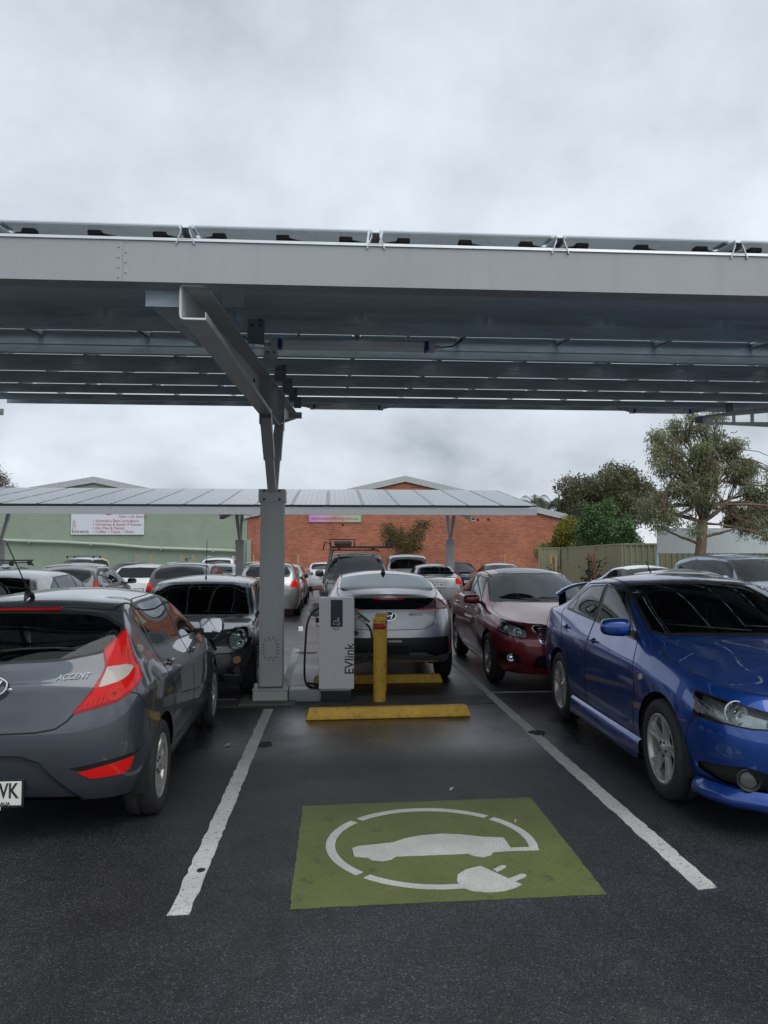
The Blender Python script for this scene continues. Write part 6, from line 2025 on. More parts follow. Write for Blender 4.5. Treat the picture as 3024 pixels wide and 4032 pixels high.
# green square with the electric car sign
root = empty('road_marking', (.6, 4.6, 0), 0, 'green painted square with a white electric car and plug symbol on the asphalt', 'road marking')
off = lambda pts: [(x - .6, y - 4.6) for x, y in pts]
flat_poly([off([(-.196, 5.338), (1.39, 5.416), (1.383, 3.888), (-.202, 3.83)])], -.01, .003, 'painted_square', M_GREEN, root, jitter=.004)
def arc(a0, a1, c=(.587, 4.612), r0=.568, r1=.622, n=24):
    A = [math.radians(lerp(a0, a1, i / n)) for i in range(n + 1)]
    return [(c[0] + r1 * math.cos(a), c[1] + r1 * math.sin(a)) for a in A] + [(c[0] + r0 * math.cos(a), c[1] + r0 * math.sin(a)) for a in reversed(A)]
flat_poly([off(arc(138.5, 222.5)), off(arc(46.5, 133.5)), off(arc(-9, 42)), off(arc(227.5, 278))], -.002, .0052, 'ring', M_WSYM, root)
car_ = [(0.118, 4.565), (0.157, 4.595), (0.361, 4.638), (0.444, 4.701), (0.539, 4.74), (0.673, 4.76), (0.788, 4.738), (0.91, 4.691), (1.032, 4.672), (1.039, 4.512), (1.15, 4.514), (1.199, 4.515), (1.194, 4.468), (1.034, 4.466), (0.925, 4.457), (0.898, 4.409), (0.851, 4.387), (0.8, 4.409), (0.775, 4.442), (0.363, 4.429), (0.33, 4.386), (0.28, 4.368), (0.221, 4.384), (0.205, 4.421), (0.127, 4.442)]
flat_poly([off(car_[:10] + car_[13:])], -.002, .0056, 'car_symbol', M_WSYM, root)
plug = [(0.813, 4.265), (0.98, 4.02), (0.938, 3.982), (0.875, 3.951), (0.796, 3.939), (0.712, 3.96), (0.663, 4.01), (0.653, 4.083), (0.671, 4.162), (0.725, 4.223)]
flat_poly([off([(1.0405, 4.511), (1.199, 4.515), (1.194, 4.468), (1.0355, 4.466)]), off(plug), off([(0.872, 4.215), (0.927, 4.263), (0.943, 4.266), (0.952, 4.252), (0.947, 4.236), (0.888, 4.185)]), off([(0.927, 4.092), (1.005, 4.145), (1.024, 4.146), (1.034, 4.13), (1.022, 4.107), (0.955, 4.06)])], -.002, .0060, 'plug_symbol', M_WSYM, root)

# broken patches and drain spots
def blob(cx, cy, rx, ry, n=26, k=.3):
    return [(cx + rx * math.cos(2 * PI * i / n) * (1 + random.uniform(-k, k)), cy + ry * math.sin(2 * PI * i / n) * (1 + random.uniform(-k, k))) for i in range(n)]
M_PATCH = simple('broken_asphalt', (.026, .023, .022), .8, bump=.6, bscale=60, var=.5, nscale=12)
for i, (x, y, rx, ry) in enumerate(((1.95, 7.32, .075, .10),)):
    o = flat_poly([blob(x, y, rx, ry)], 0, .0056 + .0012 * i, 'asphalt_patch', M_PATCH); tag(o, kind='structure')
o = flat_poly([blob(-.60, 7.05, .06, .10, 24, .12)], 0, .0056, 'drain_spot', M_PATCH); tag(o, kind='structure')
o = flat_poly([blob(-.705, 4.31, .022, .028, 14, .2)], 0, .0066, 'tar_spot', M_PATCH); tag(o, kind='structure')
o = flat_poly([blob(-.45, 13.35, .22, .12, 20, .3)], 0, .0052, 'rust_stain', simple('rust_brown', (.11, .055, .035), .7)); tag(o, kind='structure')
# litter
for (x, y, s, lab) in ((-.93, 7.02, .05, 'small pale leaf on the asphalt left of the bay line'), (1.165, 4.93, .018, 'white pebble on the asphalt right of the green square'), (.86, 5.62, .03, 'small pale leaf on the asphalt behind the green square')):
    m = MB(); m.add([(-s, 0, .004), (-s * .2, -s * .35, .006), (s, -.2 * s, .014), (.3 * s, s * .4, .008), (-s, 0, .008), (-s * .2, -s * .35, .011), (s, -.2 * s, .018), (.3 * s, s * .4, .013)], [(3, 2, 1, 0), (4, 5, 6, 7), (0, 1, 5, 4), (1, 2, 6, 5), (2, 3, 7, 6), (3, 0, 4, 7)])
    o = m.build('leaf' if 'leaf' in lab else 'pebble', [simple('litter', (.42, .38, .33), .7)]); o.location = (x, y, .002); o.rotation_euler = (0, 0, random.random() * 3); tag(o, lab, 'leaf' if 'leaf' in lab else 'pebble')

# ------------------------------------------------------------------ wheel stops, bollards, charger
M_YEL = simple('yellow_paint', (.80, .475, .055), .55, var=.12, nscale=5, bump=.2, bscale=80, dirt=((.13, .085, .03), .6))
def wheel_stop(x, y, rz, L_, label):
    m = MB()
    prof = [(-.075, 0), (.075, 0), (.075, .03), (.045, .108), (-.045, .108), (-.075, .03)]
    bm = bmesh.new()
    A = [bm.verts.new((-L_ / 2 + (.035 if p[1] > .05 else 0), p[0], p[1])) for p in prof]; B = [bm.verts.new((L_ / 2 - (.035 if p[1] > .05 else 0), p[0], p[1])) for p in prof]
    bm.faces.new(A[::-1]); bm.faces.new(B)
    for i in range(6): bm.faces.new((A[i], A[(i + 1) % 6], B[(i + 1) % 6], B[i]))
    bmesh.ops.bevel(bm, geom=[e for e in bm.edges], offset=.006, segments=2, affect='EDGES')
    m.bm(bm)
    o = m.build('wheel_stop', [M_YEL]); o.location = (x, y, .004); o.rotation_euler = (0, 0, rz)
    return tag(o, label, 'wheel stop', 'yellow wheel stops')
wheel_stop(.586, 8.12, .05, 1.72, 'yellow concrete wheel stop on the asphalt in front of the bollards')
wheel_stop(.60, 10.22, .038, 1.70, 'yellow concrete wheel stop under the tail of the silver fastback')
def bollard(x, y, h, label, band=True):
    root = empty('bollard', (x, y, 0), 0, label, 'bollard', 'yellow bollards')
    m = MB(); r = .073
    M = Matrix.Rotation(-PI / 2, 4, 'Y')
    m.lathe([(r + .001, 0), (r, .01), (r, h - .045)], 32, 0, M); m.build('post', [M_YEL], root)
    m = MB(); m.lathe([(r, h - .044), (r + .003, h - .040), (r + .003, h - .018), (r - .004, h - .006), (r - .02, h), (0, h + .002)], 32, 0, M); m.build('cap', [M_YEL], root)
    if band:
        m = MB(); m.lathe([(r + .0005, h - .135), (r + .002, h - .134), (r + .002, h - .068), (r + .0005, h - .067)], 32, 0, M); m.build('reflective_band', [simple('band_red', (.42, .035, .03), .35)], root)
    return root
bollard(.545, 8.99, .965, 'yellow steel bollard with a red band, nearest the camera beside the charging pedestal')
bollard(.608, 9.68, .955, 'yellow bollard half hidden behind the nearer bollard with the red band')
# cable tray
m = MB(); m.bbox(-.50, -.108, 9.02, 9.24, .0, .135, .006); o = m.build('cable_duct', [mat_galv('duct_zinc', (.34, .36, .37), .45)]); tag(o, 'galvanised cable duct between the column base and the charging pedestal', 'cable duct')

root = empty('charging_station', (.046, 9.10, 0), 0, 'white electric car charging pedestal with dark grey panel and black cables', 'charger')
M_WH = simple('charger_white', (.87, .87, .87), .42, var=.02, bump=.06, bscale=260)
M_DG = simple('charger_grey', (.020, .032, .040), .4, var=.05)
m = MB(); m.bbox(-.203, .203, -.15, .15, .148, 1.192, .012, seg=3); m.build('cabinet', [M_WH], root)
m = MB(); m.bbox(-.176, .172, -.125, .13, 0, .126, .005); m.build('base', [M_DG], root)
m = MB(); m.bbox(-.174, .170, -.130, .13, .128, .146, .003)
for x in (-.08, .07): m.ball((x, -.132, .137), (.008, .004, .006))
m.build('base_trim', [simple('charger_lip', (.45, .46, .46), .4)], root)
m = MB(); m.prism(rrect(-.068, .070, .860, 1.172, .008), -.1535, -.1502, 'y'); pn = m.build('display_panel', [M_DG], root)
# car-with-plug pictogram
PW = simple('print_white', (.62, .64, .64), .5)
m = MB()
def stroke(pts, w=.0045):
    m.tube([(x, -.1545, z) for x, z in pts], w, 6)
stroke([(-.038, .892), (-.036, .915), (-.030, .928), (-.015, .932), (.004, .928), (.016, .916)])
stroke([(-.038, .892), (-.030, .887), (-.022, .893), (.002, .893), (.006, .883), (.018, .878), (.031, .884), (.037, .898), (.034, .914), (.024, .926), (.019, .940)])
stroke([(.004, .905), (.016, .908), (.022, .900), (.016, .893), (.009, .897)], .003)
stroke([(.008, .945), (.012, .938), (.024, .938), (.029, .945), (.028, .958), (.009, .958), (.008, .945)])
stroke([(.013, .960), (.013, .968)]); stroke([(.024, .960), (.024, .968)])
stroke([(-.028, .912), (-.022, .922), (-.006, .922)], .0028)
m.build('pictogram', [PW], pn)
PB = simple('print_black', (.008, .012, .018), .5)
text_obj('lettering', 'EVlink', .150, PB, basis((.152, -.1512, .492), (0, 0, 1), (-1, 0, 0)), root, depth=.0012, bold=.0012, sx=.93)
text_obj('lettering', 'Schneider', .021, PB, basis((-.0, -.1512, .838), (1, 0, 0), (0, 0, 1)), root, depth=.0008, bold=.0008)
text_obj('lettering', 'Electric', .011, PB, basis((.006, -.1512, .822), (1, 0, 0), (0, 0, 1)), root, depth=.0008)
def smooth(pts, n=8):
    P = [Vector(p) for p in pts]; P = [P[0]] + P + [P[-1]]; out = []
    for i in range(1, len(P) - 2):
        for k in range(n):
            t = k / n; a, b, c, d = P[i - 1], P[i], P[i + 1], P[i + 2]
            out.append(.5 * ((2 * b) + (c - a) * t + (2 * a - 5 * b + 4 * c - d) * t * t + (3 * b - a - 3 * c + d) * t ** 3))
    return out + [P[-2]]
M_CAB = simple('cable_black', (.010, .010, .011), .45)
m = MB()
m.tube(smooth([(-.19, .0, 1.06), (-.225, -.01, 1.055), (-.30, -.02, .99), (-.345, -.03, .86), (-.362, -.03, .62), (-.370, -.03, .40), (-.365, -.02, .25), (-.33, .0, .16), (-.26, .02, .145), (-.19, .03, .15)]), .0125, 8)
m.tube(smooth([(-.19, .04, .17), (-.28, .02, .185), (-.335, -.02, .20), (-.33, -.05, .185), (-.25, -.06, .155), (-.19, -.03, .16)]), .0125, 8)
m.tube(smooth([(.34, -.02, .885), (.375, -.02, .855), (.405, -.02, .79), (.412, -.02, .70), (.40, -.02, .58), (.36, -.02, .50), (.30, -.02, .45), (.20, -.02, .42)]), .0125, 8)
m.tube(smooth([(.165, .05, .06), (.25, .05, .05), (.29, .09, .065), (.27, .14, .06), (.17, .12, .05)]), .0125, 8)
m.build('cable', [M_CAB], root)
m = MB()
m.beam((.20, -.03, 1.055), (.385, -.03, .905), .05, .028, 0, (0, 0, 1)); m.build('holster_strip', [simple('holster_green', (.006, .14, .055), .4)], root)
m = MB()
m.tube([(.20, -.02, .975), (.26, -.02, .965), (.31, -.02, .935), (.335, -.02, .90)], [.032, .035, .030, .020], 10); m.bbox(.245, .285, -.058, -.05, .952, .972, .004, 1)
m.build('plug_handle', [simple('plug_white', (.45, .46, .45), .4), M_TRIM], root)
m = MB(); m.tube(smooth([(.225, -.03, .945), (.222, -.03, .90), (.230, -.03, .86), (.224, -.03, .81)]), .0035, 6)
m.bbox(-.028, .028, -.02, .02, -.026, .026, .006, 0, Matrix.Translation((.228, -.03, .775)) @ Matrix.Rotation(.55, 4, 'Y'))
m.build('plug_cover', [M_CAB], root)
m = MB(); m.bbox(-.245, -.2035, -.03, .03, .90, .955, .008); m.tube(smooth([(-.225, 0, .90), (-.235, 0, .87), (-.215, 0, .85), (-.2, 0, .86)]), .004, 6); m.build('socket_cover', [M_CAB], root)

# ------------------------------------------------------------------ hero cars
blue_sedan((3.185, 6.62, 0), PI - .024)
grey_hatch((-1.985, 6.62, 0), .018)
silver_fastback((.735, 12.08, 0), -.006)
red_sedan((2.95, 11.66, 0), PI)
retro_hatch((-1.73, 10.74, 0), PI)

# ------------------------------------------------------------------ carports
near, zt, ys, fixn = carport('solar_carport', 'grey steel solar carport over the near bays, its single column beside the charging pedestal', -5.575, 7.935, 3.9, 13.45, 3.08, .115, (-5.78, -.715, 6.6), .965, (1.0, 1.0), .255, True, 9.2, 2.46)
far, *_ = carport('solar_carport', 'low far solar carport before the brick hall, panel tops tilted to the camera', -15.6, 6.45, 24.0, 30.1, 2.89, .160, (-12.1, -3.45, 4.42), 1.1025, (1.2, 1.0), .255, False, 28.9, 2.30)
batten_light(-.50, .82, 6.10, 3.375, 'long grey batten light hung below the near carport, right of the rafter')
batten_light(-.40, .86, 13.1, 4.20, 'thin batten light at the back edge of the near carport, near the column')
batten_light(5.2, 6.35, 13.1, 4.20, 'thin batten light at the back edge of the near carport, next to the right rafter')

# ------------------------------------------------------------------ the buildings behind
M_BRICK = mat_brick(); M_BLOCK = mat_block()
M_ROOF = simple('roof_sheet', (.38, .40, .41), .45, var=.06)
br = gable_building('brick_building', 'long red brick hall with a low gable behind the far carport', -5.05, 13.9, 4.33, 46.0, 4.05, 6.26, M_BRICK, M_ROOF)
gb = gable_building('green_building', 'pale green painted block building with a low gable, left of the brick hall', -24.2, -5.06, -13.95, 45.95, 4.25, 6.08, M_BLOCK, M_ROOF)
m = MB(); m.box(-9.38, -9.15, -.23, -.005, -.5, 2.45); m.build('painted_return', [M_BLOCK], br)
m = MB()
for (x, z) in ((700, 1131), (740, 1143), (778, 1131), (735, 1131.5), (981, 1130), (1035, 1131), (1058, 1130)):
    X = (x - 719) / 1662 * 46; Z = 1.72 + (1193 - z) / 1662 * 46 - .25
    m.lathe([(0, .004), (.07, .003), (.075, -.01)], 12, 0, Matrix.Translation((X - 4.33, -.006, Z + .5)) @ Matrix.Rotation(-PI / 2, 4, 'Z'))
m.build('wall_vent', [M_SEAM], br)
# white pipe across the green wall
m = MB()
m.tube([(-26, 45.75, 2.50), (-19.13, 45.75, 2.42), (-15.5, 45.75, 2.30), (-12.8, 45.75, 2.16), (-10.8, 45.75, 1.99), (-9.1, 45.75, 1.93), (-5.5, 45.75, 1.80)], .10, 10)
for x, z in ((-17.5, 2.37), (-14, 2.22), (-10, 1.96), (-7, 1.85)): m.box(x - .03, x + .03, 45.66, 45.94, z - .13, z + .13)
o = m.build('pipe', [simple('pipe_pale_green', (.36, .43, .35), .5)]); tag(o, 'thick pale pipe sagging across the green wall', 'pipe')
m = MB(); m.tube([(-5.6, 45.72, -.4), (-5.6, 45.72, 2.3)], .07, 8); m.box(-5.68, -5.52, 45.70, 45.93, 1.2, 1.26); o = m.build('downpipe', [simple('pipe_pale_green', (.36, .43, .35), .5)]); tag(o, 'pale downpipe at the right end of the green wall', 'pipe')
# signs
SX, SZ0, SZ1 = (-15.21, -11.04), 2.75, 5.0
root = empty('sign', (-13.12, 45.86, 0), 0, 'white bakery sign with red and black lettering on the green wall', 'sign')
m = MB(); m.box(-2.085, 2.085, 0, .06, SZ0, SZ1); m.build('sign_board', [simple('sign_white', (.62, .65, .70), .4, var=.02)], root)
RD = simple('sign_red', (.40, .025, .05), .5); BK = simple('sign_black', (.03, .035, .04), .5)
def st(txt, px, py, size, mat, shear=0.0, bold=.0):
    x = (px - 231.5) / 1662 * 45.8; z = 1.72 + (1193 - py) / 1662 * 45.8
    text_obj('lettering', txt, size, mat, basis((x, -.004, z), (1, 0, 0), (0, 0, 1)), root, depth=.004, align='LEFT', shear=shear, bold=bold)
for i, tx in enumerate(('• Australia\'s Best Lamingtons', '• Christmas & Easter Products', '• Hot Pies & Pasties', '• Coffee  • Cakes  • Slices')):
    st(tx, 201, 1126.3 + i * 7.75, .225, RD, bold=-.001)
st('Entrance', 157.5, 1149, .27, BK)
st('Make Life Special', 253, 1117, .235, RD, shear=.35, bold=-.002)
m = MB()
for q in range(3):
    z = 1.72 + (1193 - (1143 - q * 6)) / 1662 * 45.8; x = (162 - 231.5) / 1662 * 45.8
    for sg in (-1, 1): m.beam((x, -.006, z + .20), (x + sg * .10, -.006, z), .016, .008, 0, (0, 1, 0)); m.beam((x + sg * .10, -.006, z), (x + sg * .05, -.006, z + .0), .016, .008, 0, (0, 1, 0))
m.build('arrow_mark', [RD], root)
m = MB(); zc_ = 4.02
m.prism(circ(.04, zc_ + .10, .34, 20, ry=.22), -.006, 0, 'y')
for i in range(8): m.box(-1.1 + i * .30 - .06 + (.0), -1.1 + i * .30 + .06, -.006, 0, zc_ - .03, zc_ + .03)
m.build('logo_mark', [RD], root)
root = empty('sign', (.12, 45.93, 0), 0, 'pink to green banner with a web address on the brick hall', 'sign')
t = NT('banner_print'); b = t.bsdf(Roughness=.5); c = t.n('ShaderNodeTexCoord'); sp = t.n('ShaderNodeSeparateXYZ'); t.l(c.outputs['Object'], sp.inputs[0])
mr = t.n('ShaderNodeMapRange'); mr.inputs[1].default_value = -1.56; mr.inputs[2].default_value = 1.56; t.l(sp.outputs[0], mr.inputs[0])
t.l(t.ramp(mr.outputs[0], [(0, (.52, .24, .50)), (.3, (.60, .34, .48)), (.5, (.46, .30, .22)), (.65, (.50, .38, .28)), (.85, (.42, .50, .28)), (1, (.30, .52, .30))]), b.inputs['Base Color'])
m = MB(); m.box(-1.56, 1.56, 0, .05, 3.52, 4.3); m.build('sign_board', [t.m], root)
text_obj('lettering', 'www.equip4living.com.au', .275, simple('banner_ink', (.36, .10, .26), .5), basis((0, -.004, 3.74), (1, 0, 0), (0, 0, 1)), root, depth=.003, bold=.003)

# ------------------------------------------------------------------ fence, hoarding, planting
t = NT('olive_sheet'); b = t.bsdf(Roughness=.5); co = t.coord('Object', (1, 1, .3))
t.l(t.mix(t.ramp(t.noise(co, 2.2, 6, .7), [(.45, 0.0), (.7, .5)]), (.32, .32, .195), (.19, .195, .12)), b.inputs['Base Color'])
metal_fence('metal_fence', 'olive green ribbed steel fence right of the brick hall', [(10.9, 40.2, 1.93), (12.05, 40.0, 1.93), (9.27, 24.2, 1.965), (20, 23.6, 1.965)], 1.95, .19, t.m)
root = empty('hoarding', (10.05, 23.3, 0), 0, 'blank pale grey panel standing on steel posts in front of the olive fence', 'hoarding')
m = MB(); m.box(0, 3.1, 0, .03, 1.69, 2.475); m.box(3.104, 9.5, 0, .03, 1.69, 2.515); m.build('panel', [simple('hoarding_grey', (.50, .55, .56), .5, var=.04)], root)
for x in (.03, 1.87, 5.2):
    m = MB(); m.box(x - .035, x + .035, .035, .09, -.4, 1.75); m.build('post', [M_GALV], root)
m = MB()
for x in (1.15, 1.9):
    for z in (1.76, 1.97, 2.18, 2.38): m.ball((x + random.uniform(-.03, .03), -.001, z), (.035, .003, .022))
for i in range(14): m.ball((.15 + i * .24, -.001, 1.70 + random.uniform(0, .02)), (.025, .003, .02))
m.build('sealant_dab', [simple('sealant', (.60, .62, .62), .6)], root)

L_GUM = leaf_mat('gum', [(.13, .165, .075), (.21, .245, .125), (.31, .335, .20), (.19, .16, .085)], .4)
L_DKG = leaf_mat('dark_native', [(.070, .085, .038), (.125, .135, .062), (.15, .13, .070)], .25)
L_BUSH = leaf_mat('glossy_bush', [(.036, .080, .026), (.070, .145, .046), (.13, .21, .065)], .25, .35)
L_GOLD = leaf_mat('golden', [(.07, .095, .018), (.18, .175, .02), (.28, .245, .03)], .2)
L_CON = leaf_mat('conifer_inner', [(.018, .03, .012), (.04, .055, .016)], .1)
L_PALM = leaf_mat('palm', [(.04, .065, .03), (.08, .11, .055)], .2, .35)
L_WAT = leaf_mat('wattle', [(.05, .065, .018), (.10, .10, .025), (.15, .12, .03), (.08, .045, .02)], .2)
L_GRN = leaf_mat('fresh_shrub', [(.07, .11, .025), (.12, .17, .04), (.16, .21, .06)], .3)
B_GUM = bark('gum', (.20, .14, .105)); B_DK = bark('dark', (.07, .055, .045)); B_PALE = bark('pale', (.30, .26, .22))
random.seed(11)
# the gum tree in front of the hoarding
G0 = (10.12, 21.0, ground_z(21))
trunk = [(0, 0, -.1), (.03, 0, .5), (.10, 0, 1.2), (.22, .02, 2.0), (.26, 0, 2.6), (.36, .05, 3.1), (.30, 0, 3.9), (.15, .1, 4.6)]
cl = [((-.80, .1, 4.75), (.55, .6, .42)), ((-.30, .2, 5.15), (.55, .6, .40)), ((.25, -.1, 5.30), (.50, .6, .42)), ((.75, .1, 4.95), (.60, .6, .45)), ((-1.05, -.2, 4.25), (.40, .5, .35)),
      ((.15, -.3, 4.55), (.60, .5, .40)), ((1.25, .1, 4.45), (.50, .5, .40)), ((-.45, -.3, 4.15), (.50, .45, .35)), ((.10, -.5, 3.75), (.50, .45, .35)), ((-.55, -.2, 3.45), (.50, .5, .32)),
      ((-.95, .1, 3.05), (.45, .5, .28)), ((-.10, -.3, 3.25), (.45, .45, .28)), ((-.70, -.3, 2.70), (.45, .45, .26)), ((.55, -.2, 4.2), (.4, .5, .3)), ((1.65, .0, 4.05), (.45, .5, .35)),
      ((1.95, .0, 3.35), (.50, .5, .40)), ((2.25, -.1, 2.75), (.50, .5, .35)), ((1.75, -.2, 2.55), (.35, .4, .22)), ((2.5, .2, 3.9), (.5, .5, .4)), ((-1.45, .0, 2.75), (.45, .4, .2))]
gum = tree('gum_tree', 'tall pale leaved gum tree with a peeling trunk in front of the grey hoarding', 'tree', G0, trunk, [((c[0] + random.uniform(-.1, .1), c[1], c[2] + random.uniform(-.08, .08)), (r[0] * .66, r[1] * .66, r[2] * .70)) for c, r in cl] + [((c[0] + random.uniform(-.6, .6), c[1] + random.uniform(-.4, .4), c[2] + random.uniform(-.3, .35)), (.24, .26, .16)) for c, r in cl + cl], 30000, .10, L_GUM, B_GUM, .19, droop=.8, shell=.3, aspect=.27, seed=5, bend=.18)
m = MB()
for a, b, r in (((.28, 0, 2.6), (1.5, .0, 3.6), .055), ((.24, 0, 2.2), (1.6, -.1, 2.55), .05), ((.2, 0, 2.0), (-1.2, -.1, 2.55), .05), ((1.5, 0, 3.6), (2.3, 0, 3.1), .05), ((.3, 0, 3.0), (-.5, -.1, 3.6), .06)):
    limb(m, a, b, r, r * .2, .12, 10)
m.build('bough', [B_GUM], gum)
# trees beyond the fence
def bt(name, lab, px, py_top, Y, wpx, n, size, lm, bk, seed, clumps=9, zlow=2.0, r0=.2, group='trees beyond the fence', droop=0, shell=.6, aspect=.5):
    k = Y / 1662; X = (px - 719) * k; top = 1.72 + (1193 - py_top) * k; rx = wpx * k / 2
    rnd = random.Random(seed); cs = []
    H_ = top - zlow
    for i in range(int(clumps * 1.7)):
        i = i / 1.7
        a = rnd.uniform(0, 2 * PI); q = rnd.uniform(.15, .84); zz = zlow + H_ * (.25 + .55 * i / clumps) ; ww = math.sin(PI * min(1, (zz - zlow) / H_ * .8 + .15)) ** .7
        cs.append(((rx * q * ww * math.cos(a), rx * q * ww * math.sin(a), zz), (rx * rnd.uniform(.26, .42), rx * .36, H_ * rnd.uniform(.10, .17))))
    cs.append(((rx * rnd.uniform(-.2, .2), 0, top - H_ * .13), (rx * .34, rx * .34, H_ * .13)))
    return tree(name, lab, 'tree', (X, Y, -.3), [(0, 0, -.3), (0, 0, zlow * .6), (.1, 0, zlow + H_ * .3), (0, .1, zlow + H_ * .6)], cs, n, size, lm, bk, r0, group, droop, shell, aspect, seed)
bt('native_tree', 'broad dark brownish green tree beyond the fence, left of the gum tree', 1335, 990, 58, 230, 52000, .20, L_DKG, B_DK, 21, 15, 2.8, .3)
bt('native_tree', 'small dark brown crown between the palm and the broad dark tree', 1240, 1046, 62, 66, 10000, .20, L_DKG, B_DK, 22, 7, 3.0, .2)
bt('native_tree', 'dark tree low behind the grey hoarding on the right of the gum trunk', 1660, 1060, 48, 120, 12000, .17, L_DKG, B_DK, 29, 8, 2.2, .2)
bt('native_tree', 'mid green feathery tree behind the dark glossy bush', 1262, 1075, 52, 80, 10000, .18, leaf_mat('mid_native', [(.05, .065, .03), (.085, .10, .05)], .2), B_DK, 23, 8, 1.9, .15, droop=.5, aspect=.3)
bt('glossy_tree', 'tall dark glossy green bush rising above the olive fence', 1318, 1066, 37, 110, 26000, .12, L_BUSH, B_DK, 24, 12, 1.2, .12)
bt('glossy_tree', 'lower shoulder of dark glossy leaves beside the grey hoarding', 1372, 1100, 35, 68, 14000, .12, L_BUSH, B_DK, 25, 9, 1.2, .1)
# golden conifer: upright dense clumps, gold outside
random.seed(4)
k = 41 / 1662; X = (1232 - 719) * k
cs = [((.62 * math.cos(a) * s, .62 * math.sin(a) * s, z), (.40, .40, .55)) for a, s, z in ((0, 1, 1.9), (1.3, 1, 2.1), (2.5, 1, 1.8), (3.8, 1, 2.2), (5, 1, 2.0), (.6, .7, 2.9), (2.2, .7, 3.0), (4.2, .7, 2.9), (5.4, .5, 3.25), (1.2, .3, 3.3))]
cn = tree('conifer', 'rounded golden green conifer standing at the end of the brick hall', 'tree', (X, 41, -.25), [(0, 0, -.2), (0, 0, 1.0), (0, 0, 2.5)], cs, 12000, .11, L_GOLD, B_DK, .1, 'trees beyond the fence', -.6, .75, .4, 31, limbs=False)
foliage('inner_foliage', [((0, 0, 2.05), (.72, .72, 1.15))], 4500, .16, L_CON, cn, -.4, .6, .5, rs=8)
foliage('shrub_tips', [((-1.0, -.3, 1.75), (.6, .4, .35))], 10, .1, L_GRN, cn, 0)
sx = (1190 - 719) * (41.2 / 1662)
sh_ = empty('shrub', (sx, 41.2, -.25), 0, 'bright green spiky shrub poking over the fence end by the brick hall', 'shrub')
foliage('crown', [((0, 0, 1.8), (.65, .4, .55))], 1800, .22, L_GRN, sh_, -.7, .4, .16, rs=3)
sx = (1272 - 719) * (37 / 1662)
sh_ = empty('shrub', (sx, 37, -.2), 0, 'pale green shrub above the fence between the conifer and the glossy bush', 'shrub')
foliage('crown', [((0, 0, 1.9), (.75, .5, .55))], 2400, .14, leaf_mat('pale_shrub', [(.12, .14, .05), (.18, .20, .08)], .3), sh_, -.3, .4, .3, rs=4)
# palm
def palm(px, py_top, Y, seed, lab):
    k = Y / 1662; X = (px - 719) * k; top = 1.72 + (1193 - py_top) * k
    root = empty('palm', (X, Y, -.3), 0, lab, 'tree', 'palms beyond the brick hall')
    m = MB(); m.tube([(0, 0, 0), (.1, 0, top * .5), (0, 0, top - .8)], [.22, .18, .16], 10); m.build('trunk', [B_DK], root)
    rnd = random.Random(seed); m = MB()
    for i in range(26):
        a = rnd.uniform(0, 2 * PI); L_ = rnd.uniform(1.5, 2.3); up = rnd.uniform(.2, 1.3)
        pts = []
        for t in range(8):
            f = t / 7; pts.append(Vector((math.cos(a) * L_ * f * .8, math.sin(a) * L_ * f * .8, top - .8 + up * math.sin(f * 2.3) * .9 - f * f * .7)))
        m.tube(pts, [.025 * (1 - i_ / 8) + .004 for i_ in range(8)], 4)
        for t in range(1, 8):
            for u in (0, .33, .66):
                p = pts[t - 1].lerp(pts[t], u); d = (pts[t] - pts[t - 1]).normalized(); s = d.cross(Vector((0, 0, 1))).normalized()
                for sg in (-1, 1):
                    e = p + s * sg * .42 + d * .18 - Vector((0, 0, .22)); m.add([p - d * .025, p + d * .025, e], [(0, 1, 2)])
    m.build('frond', [L_PALM], root)
palm(1160, 1060, 60, 1, 'feathery palm crown beyond the right end of the brick hall')
palm(1192, 1066, 64, 2, 'second palm crown just left of the small dark brown tree')
# sapling by the brick wall, tree at the far left
tree('wattle_tree', 'small yellowish green tree in front of the brick hall, under the far carport', 'tree', (3.85, 43.5, -.25), [(0, 0, 0), (.05, 0, 1.0), (.35, 0, 1.7), (.7, 0, 2.2)],
     [((.25, 0, 2.35), (.75, .6, .5)), ((-.55, .1, 2.75), (.55, .5, .42)), ((-.75, 0, 3.3), (.45, .5, .35)), ((.1, .1, 3.0), (.6, .5, .4)), ((.95, 0, 3.05), (.5, .5, .4)), ((1.3, .1, 3.6), (.45, .4, .3)), ((.8, -.1, 2.3), (.5, .4, .35)), ((.1, -.2, 1.75), (.5, .4, .3))],
     6500, .13, L_WAT, B_PALE, .12, droop=.6, shell=.4, aspect=.3, seed=9)
tree('gum_tree', 'russet gum tree rising behind the far end of the green building, at the left edge', 'tree', (-24.0, 56, -.3), [(0, 0, 0), (0, 0, 2.5), (.2, 0, 4.5), (.3, 0, 6)],
     [((.9, 0, 6.4), (.8, .8, .55)), ((.2, 0, 7.3), (.8, .8, .6)), ((1.3, 0, 5.7), (.7, .7, .45)), ((-.6, 0, 6.6), (.8, .8, .6)), ((-.4, 0, 8.0), (.7, .7, .5)), ((.4, .2, 5.4), (.8, .7, .5))], 7000, .17, leaf_mat('russet', [(.07, .075, .04), (.12, .11, .07), (.16, .09, .055)], .25), B_GUM, .2, droop=.6, shell=.4, aspect=.28, seed=13)
